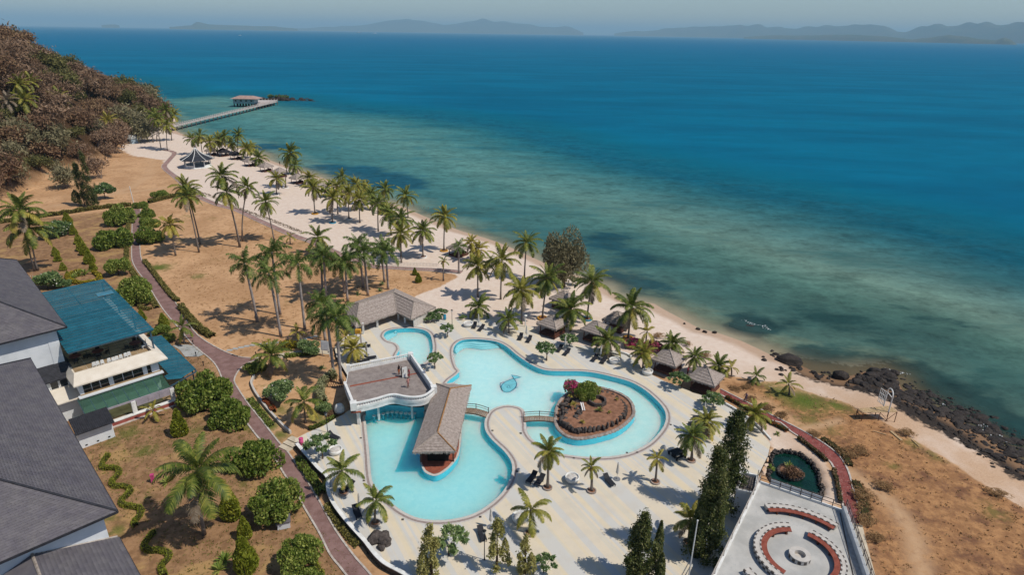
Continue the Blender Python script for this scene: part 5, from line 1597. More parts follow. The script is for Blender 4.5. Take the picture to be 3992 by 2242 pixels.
part('ring', MB().lathe([(.98, .42), (.98, .5), (.5, .5), (.5, .02)], 26, (0, 0, 0), False).mesh('ring', m_pale_edge), fr)
part('ring_wall', MB().lathe([(.9, 0), (.9, .42)], 26, (0, 0, 0), False).mesh('ring_wall', m_blk_d), fr)
for k in range(22):
    x = 2 * math.pi * k / 22
    part('block', BLK[k % 2], fr, (.9 * math.cos(x), .9 * math.sin(x), .2), x, (1, .9, 1.3))
part('ash_bed', MB().lathe([(.49, .05), (.49, .06)], 20).mesh('ash_bed', m_pale_edge), fr)
# tall pole beside the columnar tree
pole = P(D3(430, 1560), ZD)
tp = top_of(pole, D3(540, 940))
fp = thing('flag_pole', 'tall slim pale pole rising beside the dark columnar trees', 'pole', (pole.x, pole.y, ZD))
part('shaft', MB().tube([(0, 0, 0), (0, 0, tp - ZD)], [.07, .05], 8).mesh('shaft', m_white), fp)
part('cap', MB().lathe([(.07, 0), (.09, .05), (.03, .12)], 8).mesh('cap', m_white), fp, (0, 0, tp - ZD))

# ---------------------------------------------------------------- dark pond with stone rim
pd = thing('koi_pond', 'dark green pond with lava stone rim beside the white terrace building', 'pond', (*np.mean(POND, 0), ZG))
PO = Vector(pd.location)
pl = [(q[0] - PO.x, q[1] - PO.y) for q in POND]
def pond_water():
    m, nt, b = newmat('pond_water')
    p = pos(nt)
    lk(nt, mixc(nt, mapr(nt, noise(nt, .6, 4, p), .4, .7), hx('#10382f', .8), hx('#0a2722', .8)), b.inputs['Base Color'])
    b.inputs['Roughness'].default_value = .08
    b.inputs['IOR'].default_value = 1.33
    bn = node(nt, 'ShaderNodeBump', i_Strength=.08, i_Distance=.05)
    lk(nt, noise(nt, 3, 3, p), bn.inputs['Height'])
    lk(nt, bn.outputs[0], b.inputs['Normal'])
    return m
part('water', sheet('water', offset(pl, .1), -.35, pond_water()), pd)
part('bank', ring('bank', offset(pl, .12), offset(pl, .0), .1, -1.0, m_stone), pd)
rim = offset(pl, .15)
for i in range(len(rim)):
    for k in range(3):
        q = Vector(rim[i]).lerp(Vector(rim[(i + 1) % len(rim)]), k / 3)
        for lay in range(2):
            part('rim_stone', ROCKS[(i + k + lay) % 5], pd, (q.x + RND.uniform(-.22, .22), q.y + RND.uniform(-.22, .22), .02 - lay * .25), RND.uniform(0, 6), RND.uniform(.14, .24))
ic = P(D3(1400, 490), 1.2) - PO
part('islet', MB().lathe([(1.5, -.6), (1.45, 0), (1.2, .2), (.4, .3)], 14).mesh('islet', m_soil), pd, (ic.x, ic.y, -.2))
for k in range(26):
    a = k / 26 * 6.283
    part('islet_stone', ROCKS[k % 5], pd, (ic.x + 1.45 * math.cos(a), ic.y + 1.45 * math.sin(a), -.2), a, RND.uniform(.18, .28))
# bamboo shore platform with white gate frames
pz = 2.9
pp = [P(D7(*q), pz) for q in [(1100, 966), (1410, 960), (1345, 905), (1050, 928)]]
pc = sum(pp, Vector()) / 4
pf = thing('shore_platform', 'bamboo platform on thin stilts carrying white gate frames above the rocks', 'platform', (pc.x, pc.y, .3))
m_bamboo = simple('bamboo', hx('#cdb28a', .8), hx('#b0946c', .8), scale=4, rough=.7, objr=.15)
PFO = Vector(pf.location)
a0, a1, b1_, b0 = [q - PFO for q in pp]
n = 30
for k in range(n):
    s = (k + .5) / n
    part('slat', MB().bar(a0.lerp(a1, s), b0.lerp(b1_, s), .15, .05).mesh('slat', m_bamboo), pf)
for q in (a0, a1, b0, b1_, a0.lerp(a1, .5), a0.lerp(a1, .75), b0.lerp(b1_, .6)):
    part('stilt', MB().tube([(q.x, q.y, -.6), (q.x, q.y, q.z)], .05, 6).mesh('stilt', m_wood), pf)
part('brace', MB().bar((a0.lerp(a1, .5).x, a0.lerp(a1, .5).y, 0), a1, .05).bar((a1.x, a1.y, 0), a0.lerp(a1, .5), .05).mesh('brace', m_wood), pf)
g0, g1 = P(D7(1285, 905), pz) - PFO, P(D7(1330, 960), pz) - PFO
ax_ = (g1 - g0)
arch = [g0 + Vector((0, 0, 2.5 * k / 4)) for k in range(5)]
mid_, rr = (g0 + g1) / 2, ax_.length / 2
arch += [mid_ + Vector((0, 0, 2.5)) - ax_ / 2 * math.cos(math.pi * k / 8) + Vector((0, 0, rr * math.sin(math.pi * k / 8))) for k in range(1, 8)]
arch += [g1 + Vector((0, 0, 2.5 * (4 - k) / 4)) for k in range(5)]
part('arch_frame', MB().tube(arch, .09, 6).mesh('arch_frame', m_white), pf)
part('arch_bar', MB().bar(g0 + Vector((0, 0, 2.3)), g1 + Vector((0, 0, 2.3)), .08).mesh('arch_bar', m_white), pf)
h0 = P(D7(1230, 865), pz) - PFO
for k in range(5):
    q = g0.lerp(h0, k / 4 if k else .06)
    part('gate_bar', MB().bar(q, q + Vector((0, 0, 2.3)), .06).mesh('gate_bar', m_white), pf)
for k in range(4):
    z_ = .15 + k * .7
    part('gate_bar', MB().bar(g0.lerp(h0, .06) + Vector((0, 0, z_)), h0 + Vector((0, 0, z_)), .06).mesh('gate_bar', m_white), pf)

# ---------------------------------------------------------------- jetty, house on stilts, islet
jz = 2.4
J0, J1 = P(C1(1665, 1183), jz), P(E4(1690, 497), jz)
jd = (J1 - J0).normalized()
jn = Vector((-jd.y, jd.x, 0))
if jn.x > 0:
    jn = -jn
JW = 3.2
jt = thing('jetty', 'long white concrete jetty on paired pillars running out from the beach', 'jetty', (J0.x, J0.y, 0))
JL = (J1 - J0).length
m_jet = simple('jetty_concrete', hx('#d9cfc9'), hx('#c3b8b1'), scale=.4, rough=.85)
m_pil = simple('pillar_concrete', hx('#7d7368', .8), hx('#5f574e', .8), scale=.7, rough=.9)
O = Vector(jt.location)
def JP(s, o, z):
    q = jd * s + jn * o
    return Vector((q.x, q.y, z))
part('deck', MB().bar(JP(-4, JW / 2, jz - .15), JP(JL, JW / 2, jz - .15), JW, .3).mesh('deck', m_jet), jt)
pil_me = MB().tube([(0, 0, -2.5), (0, 0, jz - .45)], .22, 8).mesh('pillar', m_pil)
cap_me = MB().box((0, 0, jz - .42), (.45, JW, .3)).mesh('cross_beam', m_pil)
nb = 27
ra_ = math.atan2(jd.y, jd.x)
for k in range(nb + 1):
    s = JL * k / nb
    for o in (.25, JW - .25):
        q = JP(s, o, 0)
        part('pillar', pil_me, jt, q)
    q = JP(s, JW / 2, 0)
    part('cross_beam', cap_me, jt, q, ra_)
pst = MB().box((0, 0, .45), (.28, .28, .95), 0, 0, .85).mesh('rail_post', m_jet)
np_ = 60
for k in range(np_ + 1):
    s = JL * k / np_
    for o in (.12, JW - .12):
        q = JP(s, o, jz)
        part('rail_post', pst, jt, q, ra_)
for o in (.12, JW - .12):
    part('rail', MB().bar(JP(0, o, jz + .6), JP(JL, o, jz + .6), .12, .14).mesh('rail', m_jet), jt)
hd0, hd1 = P(E4(965, 452), jz) - O, P(E4(1685, 452), jz) - O
hq = [JP(JL - 24, JW, 0), JP(JL, JW, 0), Vector((hd1.x, hd1.y, 0)), Vector((hd0.x, hd0.y, 0))]
part('pier_head', MB().prism(ccw([(q.x, q.y) for q in hq]), jz - .32, jz - .01).mesh('pier_head', m_jet), jt)
for k in range(9):
    q = hq[3].lerp(hq[2], k / 8)
    part('rail_post', pst, jt, (q.x, q.y, jz), ra_)
    part('pillar', pil_me, jt, (q.x, q.y, 0))
# house beside the pier head
w0, w1 = P(E4(392, 655), 0), P(E4(960, 600), 0)
hw0 = Vector((w0.x, w0.y, 0))
dirh = Vector((1, .05, 0)).normalized()
Lh = 15.0
hs = thing('stilt_house', 'pale blue house with hipped terracotta-pink roof on dark stilts beside the jetty', 'house', hw0)
Dh = 7
part('wall', MB().box((Lh / 2, Dh / 2, 4.1), (Lh, Dh, 3.4)).mesh('wall', simple('pale_blue_wall', hx('#a9bfc4'), hx('#98b0b6'), scale=.4)), hs)
m_tilep = simple('pink_roof_tile', hx('#c2a59a'), hx('#ad8d82'), scale=.6, rough=.9)
o_ = 1.5
e = [(-o_, -o_, 5.7), (Lh + o_ + 2, -o_, 5.7), (Lh + o_ + 2, Dh + o_, 5.7), (-o_, Dh + o_, 5.7)]
r = [(Dh / 2, Dh / 2, 7.6), (Lh - Dh / 2 + 2, Dh / 2, 7.6)]
part('roof', MB().add(e + r, [(0, 1, 5, 4), (1, 2, 5), (2, 3, 4, 5), (3, 0, 4), (3, 2, 1, 0)]).mesh('roof', m_tilep), hs)
for k in range(8):
    for y in (.4, Dh - .4):
        part('stilt', MB().box((.4 + (Lh - .8) * k / 7, y, 1.0), (.55, .55, 5)).mesh('stilt', m_dark), hs)
for k in range(4):
    w_ = part('window', MB().box((Lh * (k + .5) / 4, -.02, 4.4), (1.3, .1, 1.2)).mesh('window', m_glassd), hs)
    part('frame', MB().box((Lh * (k + .5) / 4, -.05, 5.05), (1.5, .12, .12)).mesh('frame', m_white), w_)
# lava islet at the pier head
ic_ = P(E4(1640, 470), 0)
il = thing('rocky_islet', 'black lava islet with dark shrubs at the end of the jetty', 'islet', (ic_.x, ic_.y + 6, 0))
for k in range(46):
    x = RND.gauss(0, 9)
    part('rock', LAVA[k % 6], il, (x + 2, RND.gauss(0, 4), RND.uniform(-.6, .8)), RND.uniform(0, 6), (RND.uniform(1.5, 3.6), RND.uniform(1.5, 3), RND.uniform(1.6, 4.2) * max(.3, 1 - abs(x) / 18)))
for k in range(8):
    part('rock', LAVA[k % 6], il, (15 + k * 2.0, -3 + RND.gauss(0, 1), -.2), RND.uniform(0, 6), (2.2, 1.4, .7))

# ---------------------------------------------------------------- black and white pavilion, shack on the beach
bc = P(C2(1826, 375), ZG)
bpv = thing('octagonal_pavilion', 'octagonal pavilion with curved black roof and white ribs on the sand', 'pavilion', (bc.x, bc.y + 3.2, ZG), .2)
m_blackroof = simple('black_roof', hx('#3a3d45', .8), hx('#2b2e35', .8), scale=1, rough=.7)
prof = [(6.3, 3.0), (4.6, 3.75), (3.0, 4.5), (1.7, 5.4), (.8, 6.4), (.15, 7.3)]
part('roof', MB().lathe(prof, 8).mesh('roof', m_blackroof), bpv)
for k in range(8):
    a = 2 * math.pi * k / 8
    part('rib', MB().tube([((r_ + .05) * math.cos(a), (r_ + .05) * math.sin(a), z_ + .06) for r_, z_ in prof], .11, 5).mesh('rib', m_white), bpv)
    q = (4.7 * math.cos(a), 4.7 * math.sin(a))
    part('column', MB().box((*q, 1.7), (.3, .3, 3.2)).mesh('column', m_white), bpv)
    b_ = a + 2 * math.pi / 8
    if k not in (6,):
        part('low_wall', MB().bar((*q, .75), (4.7 * math.cos(b_), 4.7 * math.sin(b_), .75), .16, .75).mesh('low_wall', m_white), bpv)
part('base', MB().lathe([(5.4, 0), (5.4, .25), (5.0, .25), (5.0, .4)], 8).mesh('base', m_white), bpv)
sk_ = P(C1(1205, 1350), ZG)
sh = thing('beach_shack', 'small pale blue shack with grey roof under trees at the beach end', 'shed', (sk_.x, sk_.y, ZG), -.35)
part('wall', MB().box((0, 1.7, 1.2), (4.6, 3.2, 2.4)).mesh('wall', simple('pale_blue_board', hx('#b9cbd6'), hx('#9fb4c2'), scale=1)), sh)
part('roof', MB().add([(-2.7, -.3, 2.3), (2.7, -.3, 2.3), (2.7, 3.7, 2.3), (-2.7, 3.7, 2.3), (-1.2, 1.7, 3.9), (1.2, 1.7, 3.9)], [(0, 1, 5, 4), (1, 2, 5), (2, 3, 4, 5), (3, 0, 4)]).mesh('roof', m_grey), sh)
part('door', MB().box((.5, .07, 1.0), (.9, .08, 1.9)).mesh('door', m_lino), sh)
part('window', MB().box((-1.2, .07, 1.4), (.9, .08, .8)).mesh('window', m_glassd), sh)
# ---------------------------------------------------------------- plants
f_palm = foliage('coconut_frond', hx('#465318', .88), hx('#7b7d2e', .9), hx('#b3a94e', .92), hx('#c49c4c', .92), clump=.7)
f_palm_g = foliage('green_frond', hx('#30441a', .88), hx('#5c6c29', .9), hx('#9b9c48', .92), hx('#b49a4c', .92), clump=.7)
f_palm_y = foliage('yellow_frond', hx('#75722b', .8), hx('#a39a3f', .8), hx('#c9b65c', .85), hx('#c79c50', .8), clump=.7)
f_royal = foliage('royal_frond', hx('#33491a', .82), hx('#566e2b', .82), hx('#8b974c', .85), None, clump=.7)
f_dry = foliage('dead_frond', hx('#6b5a48', .8), hx('#8e7d68', .8), hx('#aa9c88', .8), None)
f_leaf = foliage('garden_leaf', hx('#42591c', .88), hx('#778c39', .88), hx('#a9af5a', .9), None, clump=.9)
f_leafd = foliage('dark_leaf', hx('#456039', .9), hx('#6f8a52', .9), hx('#9fae76', .9), None, clump=.9)
f_cone = foliage('clipped_leaf', hx('#69751f', .92), hx('#8a932f', .92), hx('#a9a743', .92), None, clump=1.6)
f_hedge = foliage('hedge_leaf', hx('#62632c'), hx('#8c8546'), hx('#afa35c'), hx('#b3926a'), clump=1.2)
f_yell = foliage('yellow_hedge_leaf', hx('#6f6a14', .8), hx('#a19524', .8), hx('#c8b53c', .8), None, clump=1.4)
f_cas = foliage('casuarina_needle', hx('#6b664a'), hx('#938b68'), hx('#bbb08a'), None, clump=.6, rough=.8)
f_cyp = foliage('column_leaf', hx('#2c3d1c'), hx('#4f5d2b'), hx('#868850'), hx('#a09a6a'), clump=1.0)
f_olive = foliage('olive_leaf', hx('#83823f'), hx('#b0aa62'), hx('#d2c988'), None, clump=1.0)
f_brown = foliage('dry_twigs', hx('#69503c', .85), hx('#876c55', .85), hx('#a68b74', .85), hx('#bda48e', .85), clump=.35, rough=.9, trans=.1)
f_rust = foliage('rust_leaf', hx('#6d5140'), hx('#94745a'), hx('#b3946f'), None, clump=.35, rough=.9)
f_forest = foliage('forest_leaf', hx('#4a4c2a'), hx('#71703f'), hx('#979056'), None, clump=.35, rough=.8)
f_scrub = foliage('dry_scrub_leaf', hx('#7d6040', .85), hx('#9d7c56', .85), hx('#bb986c', .85), None, clump=.8, rough=.9)
f_red = foliage('red_leaf', hx('#7d3a22', .8), hx('#ad5a35', .8), hx('#cf8250', .8), None, clump=2)
f_pale = foliage('pale_leaf', hx('#8d9163', .8), hx('#b4b486', .8), hx('#d3d0a8', .8), None, clump=1.5)
f_white = simple('white_petal', hx('#f3efe4', .9), rough=.7)
f_magenta = foliage('magenta_bract', hx('#a02a5a', .85), hx('#cf3f78', .85), hx('#e6709c', .85), None, clump=2)
m_trunk_g = simple('grey_palm_trunk', hx('#8d837b', .8), hx('#6f665f', .8), scale=1.4, rough=.9, c3=hx('#a59b92', .8))
m_trunk_r = simple('pale_royal_trunk', hx('#b3aaa6', .8), hx('#948b87', .8), scale=.9, rough=.85, c3=hx('#7d746f', .8))
m_bark = simple('brown_bark', hx('#5f4b3c', .8), hx('#453529', .8), scale=2, rough=.95)
m_barkp = simple('pale_bark', hx('#8d7d72', .8), hx('#6e6057', .8), scale=2, rough=.95)
m_shaft = simple('green_crownshaft', hx('#6d8446', .8), hx('#55703a', .8), scale=1.5, rough=.5)
m_coco = simple('coconut_husk', hx('#b98d4a', .8), hx('#8f7a3a', .8), scale=4, rough=.6)

def frond_mesh(name, mat, elev, droop, L=1.0, nl=26, wl=.2, plume=False, seed=0, curl=0.0):
    """a palm frond along +x: arched midrib and two rows of drooping leaflets"""
    r = np.random.default_rng(seed)
    n = 12
    a = elev
    p = [np.array([0., 0., 0.])]
    for k in range(n):
        p.append(p[-1] + np.array([math.cos(a), curl * (k / n) ** 2, math.sin(a)]) * (L / n))
        a -= droop / n * (.5 + 1.1 * k / n)
    p = np.array(p)
    V, F3, F4 = [], [], []
    w = .014 * L
    for k in range(n + 1):                       # midrib
        ww = w * (1.25 - k / n)
        V += [p[k] + (0, ww, 0), p[k] - (0, ww, 0)]
    for k in range(n):
        F4.append((2 * k, 2 * k + 1, 2 * k + 3, 2 * k + 2))
    for i in range(nl):
        s = .13 + .87 * (i / (nl - 1)) ** .95
        f = s * n
        k = min(int(f), n - 1)
        q = p[k] + (p[k + 1] - p[k]) * (f - k)
        d = (p[k + 1] - p[k]); d = d / np.linalg.norm(d)
        ln = wl * L * (math.sin(math.pi * min(1, s * .86 + .12)) ** .6) * r.uniform(.85, 1.1)
        for sd in (-1, 1):
            side = np.array([-d[1], d[0], 0.]) * sd + np.array([0, sd * 1.0, 0])
            side /= np.linalg.norm(side)
            fw = r.uniform(.55, .85)
            lift = r.uniform(-.9, .7) if plume else r.uniform(.05, .25)
            dr = side + d * fw + np.array([0, 0, lift])
            dr /= np.linalg.norm(dr)
            tip = q + dr * ln + np.array([0, 0, -ln * r.uniform(.35, .75)])
            mid = q + dr * ln * .52 + np.array([0, 0, -ln * .08])
            hw_ = d * L * .0165
            o = len(V)
            V += [q - hw_ * .6, q + hw_ * .6, mid + hw_, mid - hw_, tip]
            F4.append((o, o + 1, o + 2, o + 3))
            F3.append((o + 3, o + 2, o + 4))
    return mesh_np(name, np.array(V), [np.array(F4), np.array(F3)], mat)
LEVELS = [(1.35, .7), (1.0, 1.15), (.7, 1.45), (.4, 1.6), (.1, 1.5), (-.3, 1.25), (-.7, .8)]
FR = {}
for nm, mt in (('c', f_palm), ('g', f_palm_g), ('y', f_palm_y), ('d', f_dry)):
    FR[nm] = [frond_mesh('frond', mt, e, d, 1, 36, .215, False, i, RND.uniform(-.3, .3)) for i, (e, d) in enumerate(LEVELS)]
FR['r'] = [frond_mesh('frond', f_royal, e, d, 1, 38, .24, True, i + 30, RND.uniform(-.15, .15)) for i, (e, d) in enumerate([(1.3, .8), (1.0, 1.3), (.7, 1.7), (.35, 1.9), (0, 1.7), (-.35, 1.3)])]
coco_me = MB()
for k in range(6):
    a = k * 1.05
    coco_me.lathe([(.02, -.15), (.1, -.09), (.12, 0), (.09, .09), (.02, .13)], 6, (.22 * math.cos(a), .22 * math.sin(a), -.16 + .06 * (k % 2)))
coco_me = coco_me.mesh('coconut', m_coco, True)
def palm(name, label, group, base_px, crown_px, zb, kind='c', fl=None, n=None, hscale=1.0, tr=None):
    """palm with its foot at base_px and crown heart at crown_px"""
    b = P(base_px, zb)
    if zb == 'g':
        pass
    zt = top_of(b, crown_px)
    d = ray(*crown_px)
    tt = b.y / d.y
    lean_x = d.x * tt - b.x
    h = max(1.0, zt - zb)
    t_ = thing(name, label, 'palm tree', b, 0, group)
    rg = random.Random(int(b.x * 131 + b.y * 717))
    ly = rg.uniform(-.04, .04) * h
    top = Vector((lean_x, ly, h))
    path = [Vector((top.x * (s ** 1.6), top.y * (s ** 1.6), h * s)) for s in np.linspace(0, 1, 8)]
    if kind == 'r':
        r0 = .24
        rad = [.30, .23, .22, .23, .22, .2, .18, .15]
        sh_len = 1.3
        trunk_path = path[:-1] + [path[-1] - Vector((0, 0, .0))]
        part('trunk', MB().tube(trunk_path, rad, 9, True).mesh('trunk', m_trunk_r, True), t_)
        dir_ = (path[-1] - path[-2]).normalized()
        part('crownshaft', MB().tube([path[-1] - dir_ * 1.5, path[-1] - dir_ * .8, path[-1] + dir_ * .1], [.16, .2, .1], 8).mesh('crownshaft', m_shaft, True), t_)
        fl = fl or 3.2
        n = n or 17
        lv = FR['r']
    else:
        r0 = tr or (.16 if h > 3.5 else .13)
        rad = [r0 * 1.55, r0 * 1.15, r0 * 1.0, r0 * .95, r0 * .92, r0 * .9, r0 * .88, r0 * .85]
        part('trunk', MB().tube(path, rad, 8, True).mesh('trunk', m_trunk_g, True), t_)
        fl = fl or 3.1
        n = n or 27
        if kind == 'c' and rg.random() < .5:
            kind = 'g'
        lv = FR[kind]
        if h > 3.5 and kind != 'd' and rg.random() < .7:
            part('coconut', coco_me, t_, top + Vector((0, 0, -.1)), rg.uniform(0, 6), 1.2)
    a0 = rg.uniform(0, 6.28)
    fl *= 1.07
    tlt, taz = rg.uniform(0, .3), rg.uniform(0, 6.28)
    n = max(6, int(n * rg.uniform(.8, 1.1)))
    for k in range(n):
        s = (k + .5) / n
        li = min(len(lv) - 1, int(s * len(lv) + rg.uniform(-.3, .3)))
        li = max(0, li)
        sz = fl * rg.uniform(.85, 1.1) * (.8 if li == 0 else 1)
        me = lv[li]
        if kind in 'cg' and li >= 5 and rg.random() < .35:
            me = FR['y'][li]
        if kind != 'd' and kind != 'r' and li == 6 and rg.random() < .35:
            me = FR['d'][li]
        part('frond', me, t_, top + Vector((0, 0, -.12 * s)), (rg.uniform(-.15, .15), rg.uniform(-.12, .12) - tlt * math.cos(a0 + k * 2.39996 - taz), a0 + k * 2.39996 + rg.uniform(-.25, .25)), (sz, sz, sz))
    return t_
def gz(px):
    q = P(px, ZG)
    return max(.1, ground_z(q.x, q.y))
def palms(lst, f, label, group, kind='c', fl=None, n=None, zb=None, name=None):
    for it in lst:
        b, c = it[0], it[1]
        kw = it[2] if len(it) > 2 else {}
        z_ = zb if zb is not None else gz(f(*b))
        palm(name or ('royal_palm' if kind == 'r' else 'coconut_palm'), kw.get('label', label), None if 'label' in kw else group, f(*b), f(*c), z_, kw.get('kind', kind), kw.get('fl', fl), kw.get('n', n))
palms([((1515, 1400), (1475, 1110)), ((1575, 1415), (1565, 1180)), ((1615, 1320), (1640, 1080)), ((1475, 1330), (1560, 1030)), ((1440, 1340), (1440, 1070))], C1, 'tall coconut palm in the clump where the jetty meets the beach', 'palms at the jetty foot', fl=4.2)
palms([((395, 490), (355, 340)), ((462, 520), (435, 310)), ((537, 530), (525, 370)), ((603, 490), (605, 340)), ((690, 500), (660, 320)), ((735, 470), (725, 380)), ((790, 480), (790, 300)), ((860, 540), (865, 430)), ((905, 520), (920, 425))], C6, 'coconut palm in the far row on the sand beyond the black pavilion', 'far palms on the sand', fl=4.0)
palms([((980, 595), (985, 520), dict(label='short bushy coconut palm between two thatched beach shelters', fl=4.2)), ((1240, 800), (1285, 470), dict(label='very tall coconut palm leaning over a thatched shelter by the water', fl=4.6)), ((1310, 670), (1320, 590), dict(label='short coconut palm behind the very tall leaning one', fl=4.2)),
       ((1155, 865), (1150, 715), dict(label='solitary coconut palm with round crown in open white sand')), ((1515, 1045), (1495, 800), dict(label='slender coconut palm with a small round kerb in open sand')), ((1470, 790), (1465, 710), dict(label='low coconut palm behind a thatched shelter at the water edge'))], C6, '', None, fl=3.8)
palms([((1680, 1130), (1680, 900)), ((1730, 1050), (1720, 790)), ((1770, 870), (1770, 700)), ((1835, 1095), (1830, 850)), ((1937, 1130), (1930, 910)), ((1890, 1020), (1905, 765)), ((1990, 960), (1985, 805)), ((2110, 1210), (2105, 945)), ((2170, 960), (2170, 815)), ((2390, 1080), (2370, 870)), ((2230, 1250), (2215, 1040)), ((2325, 1447), (2320, 1095)), ((2060, 1010), (2040, 860)), ((1850, 900), (1650, 800)), ((2280, 1050), (2190, 1010))], C6, 'yellow-green coconut palm in the dense grove on the white sand', 'palm grove on the sand', fl=3.7)
palms([((435, 1330), (290, 800), dict(label='coconut palm on dry lawn with trunk curving left, behind its neighbour', fl=4.0)), ((425, 1410), (310, 880), dict(label='leaning coconut palm on dry lawn with drooping skirt of fronds', fl=4.0)), ((812, 1360), (640, 690), dict(label='tall grey-green coconut palm, taller of the leaning twin pair', fl=4.3, kind='g')), ((805, 1355), (690, 840), dict(label='drooping coconut palm, lower of the leaning twin pair', fl=4.3)),
       ((835, 1305), (870, 800), dict(label='slim upright coconut palm beside the leaning twin pair', fl=3.6)), ((1130, 1300), (1050, 930), dict(label='coconut palm with slender tilted trunk near the low pink hedge', fl=3.7)), ((205, 1440), (145, 1150), dict(label='yellow coconut palm beside round trees along the brown path', kind='y', fl=3.2))], C6, '', None, zb=ZG)
palms([((355, 1340), (270, 930), dict(label='big coconut palm with heavy crown, nearer the grey roof corner', fl=5.4, n=31, kind='g')), ((325, 1345), (195, 770), dict(label='big coconut palm rising behind the one by the roof corner', fl=5.2, n=29, kind='g'))], C2, '', None, zb=ZG)
palms([((490, 855), (375, 300)), ((712, 995), (600, 400)), ((705, 790), (625, 200)), ((938, 925), (878, 300)), ((1105, 570), (1090, 250)), ((1145, 680), (1110, 240)), ((1310, 590), (1270, 300)), ((1340, 670), (1320, 290)), ((1485, 530), (1440, 130)), ((1530, 610), (1490, 200)), ((1685, 480), (1650, 150)), ((1720, 550), (1700, 190))], C7, 'royal palm with pale smooth trunk standing in dry lawn', 'royal palms on the lawn', 'r', 3.7, 18, ZG)
palms([((1130, 1040), (1085, 680)), ((1210, 1360), (1150, 800)), ((1280, 1440), (1230, 820))], C7, 'royal palm with thick pale trunk beside the white terrace', 'royal palms by the terrace', 'r', 3.6, 18, ZG)
palms([((1060, 215), (1058, 60), dict(label='yellow-green coconut palm behind the royal palms at the sand edge', fl=3.8)), ((1845, 300), (1840, 30), dict(label='coconut palm with small round kerb beside fenced sand path', fl=3.6)), ((2048, 245), (2045, 0), dict(label='coconut palm with whitish round kerb casting star-shaped shadow on sand', fl=3.8)), ((2245, 185), (2255, -140), dict(label='tall coconut palm at the sand edge before a thatched hut', fl=3.6)), ((2385, 400), (2385, 140), dict(label='slim green royal palm before the lone thatched hut', kind='r', fl=2.2, n=12)),
       ((2240, 470), (2240, 280), dict(label='thin young palm with few drooping fronds on dry ground', fl=1.5, n=9)), ((800, 125), (797, 50), dict(label='tiny drooping palm alone on the dry lawn', fl=1.7, n=11)), ((875, 1050), (865, 950), dict(label='wilted young palm beside the stepping stones', fl=1.8, n=10, kind='y')), ((600, 1100), (595, 1050), dict(label='small yellowing palm near the lamp bollard', fl=1.6, n=10, kind='y')),
       ((630, 1345), (620, 1170), dict(label='bushy young coconut palm at the corner of the planted bed', fl=3.2)), ((1405, 1240), (1395, 1110), dict(label='young coconut palm beside black loungers and white terrace', fl=2.4, kind='y')), ((1312, 1130), (1320, 1000), dict(label='yellowish young palm between royal trunks and the loungers', fl=2.2, kind='y', n=12))], C7, '', None, zb=ZG)
palms([((393, 620), (390, 330), dict(label='coconut palm with spiky crown casting shadow on the bare sand', fl=3.6)), ((607, 645), (620, 280), dict(label='full yellow-green coconut palm on sand behind the spiky one', fl=4.0)), ((830, 450), (850, 110), dict(label='tall slender coconut palm standing before the shallow water', fl=3.7)), ((805, 880), (800, 560), dict(label='dark green coconut palm behind white lamp stands on sand', fl=3.7)),
       ((1000, 825), (1050, 440), dict(label='heavy coconut palm with drooping crown and yellow kerb', fl=3.8)), ((1420, 830), (1465, 480), dict(label='broad coconut palm with blue-white kerb on sand', fl=4.1)), ((1265, 945), (1270, 740), dict(label='coconut palm rising behind a thatched hut and flowering tree', fl=4.0)), ((1805, 1015), (1840, 720), dict(label='large leaning coconut palm beside a thatched hut at the beach', fl=4.3, n=24)),
       ((325, 290), (330, 110), dict(label='yellow coconut palm behind the lone thatched hut', kind='y', fl=2.6)), ((395, 290), (400, 170), dict(label='golden-yellow coconut palm beside another yellow palm on sand', kind='y', fl=3.0)), ((505, 330), (510, 260), dict(label='short green palm on sand between yellow palms', fl=2.0, n=12))], D5, '', None)
palms([((685, 965), (680, 830), dict(label='low bushy coconut palm at the edge of the sand beside deck', fl=2.7)), ((402, 800), (400, 715), dict(label='small coconut palm above the white daybed and loungers', fl=3.0)), ((1602, 1170), (1620, 1030), dict(label='short coconut palm beside a white daybed before a thatched hut', fl=3.1)), ((1942, 1300), (1950, 1150), dict(label='short coconut palm beside the magenta flowers and white daybed', fl=2.7)), ((1970, 1070), (1985, 945), dict(label='thin yellowish palm behind the magenta flowers', fl=2.4, kind='y', n=13)), ((2215, 1130), (2220, 1060), dict(label='bushy stemless palm behind a thatched hut on sand', fl=2.8))], D5, '', None, zb=1.9)
palms([((1455, 605), (1470, 460), dict(label='small coconut palm between two thatched huts', fl=2.3)), ((1700, 610), (1690, 550), dict(label='low palm tuft behind the thatched hut by the red path', fl=2.6)), ((1812, 650), (1810, 560), dict(label='small yellow palm on the sand beyond the last thatched hut', fl=1.6, kind='y', n=11)), ((2025, 695), (2045, 650), dict(label='low palm tuft on the beach slope', fl=1.9, n=12)), ((2355, 820), (2350, 720), dict(label='young palm in bright green beach grass', fl=2.0, n=12))], D6, '', None)
palms([((1570, 1205), (1590, 1070), dict(label='short coconut palm with stone ring beside grey loungers', fl=2.3)), ((1435, 1440), (1440, 1205), dict(label='coconut palm with stone ring shading a dark table', fl=2.4)), ((2010, 1145), (2030, 1000), dict(label='coconut palm behind the dark columnar tree', fl=2.4))], D6, '', None, zb=ZD)
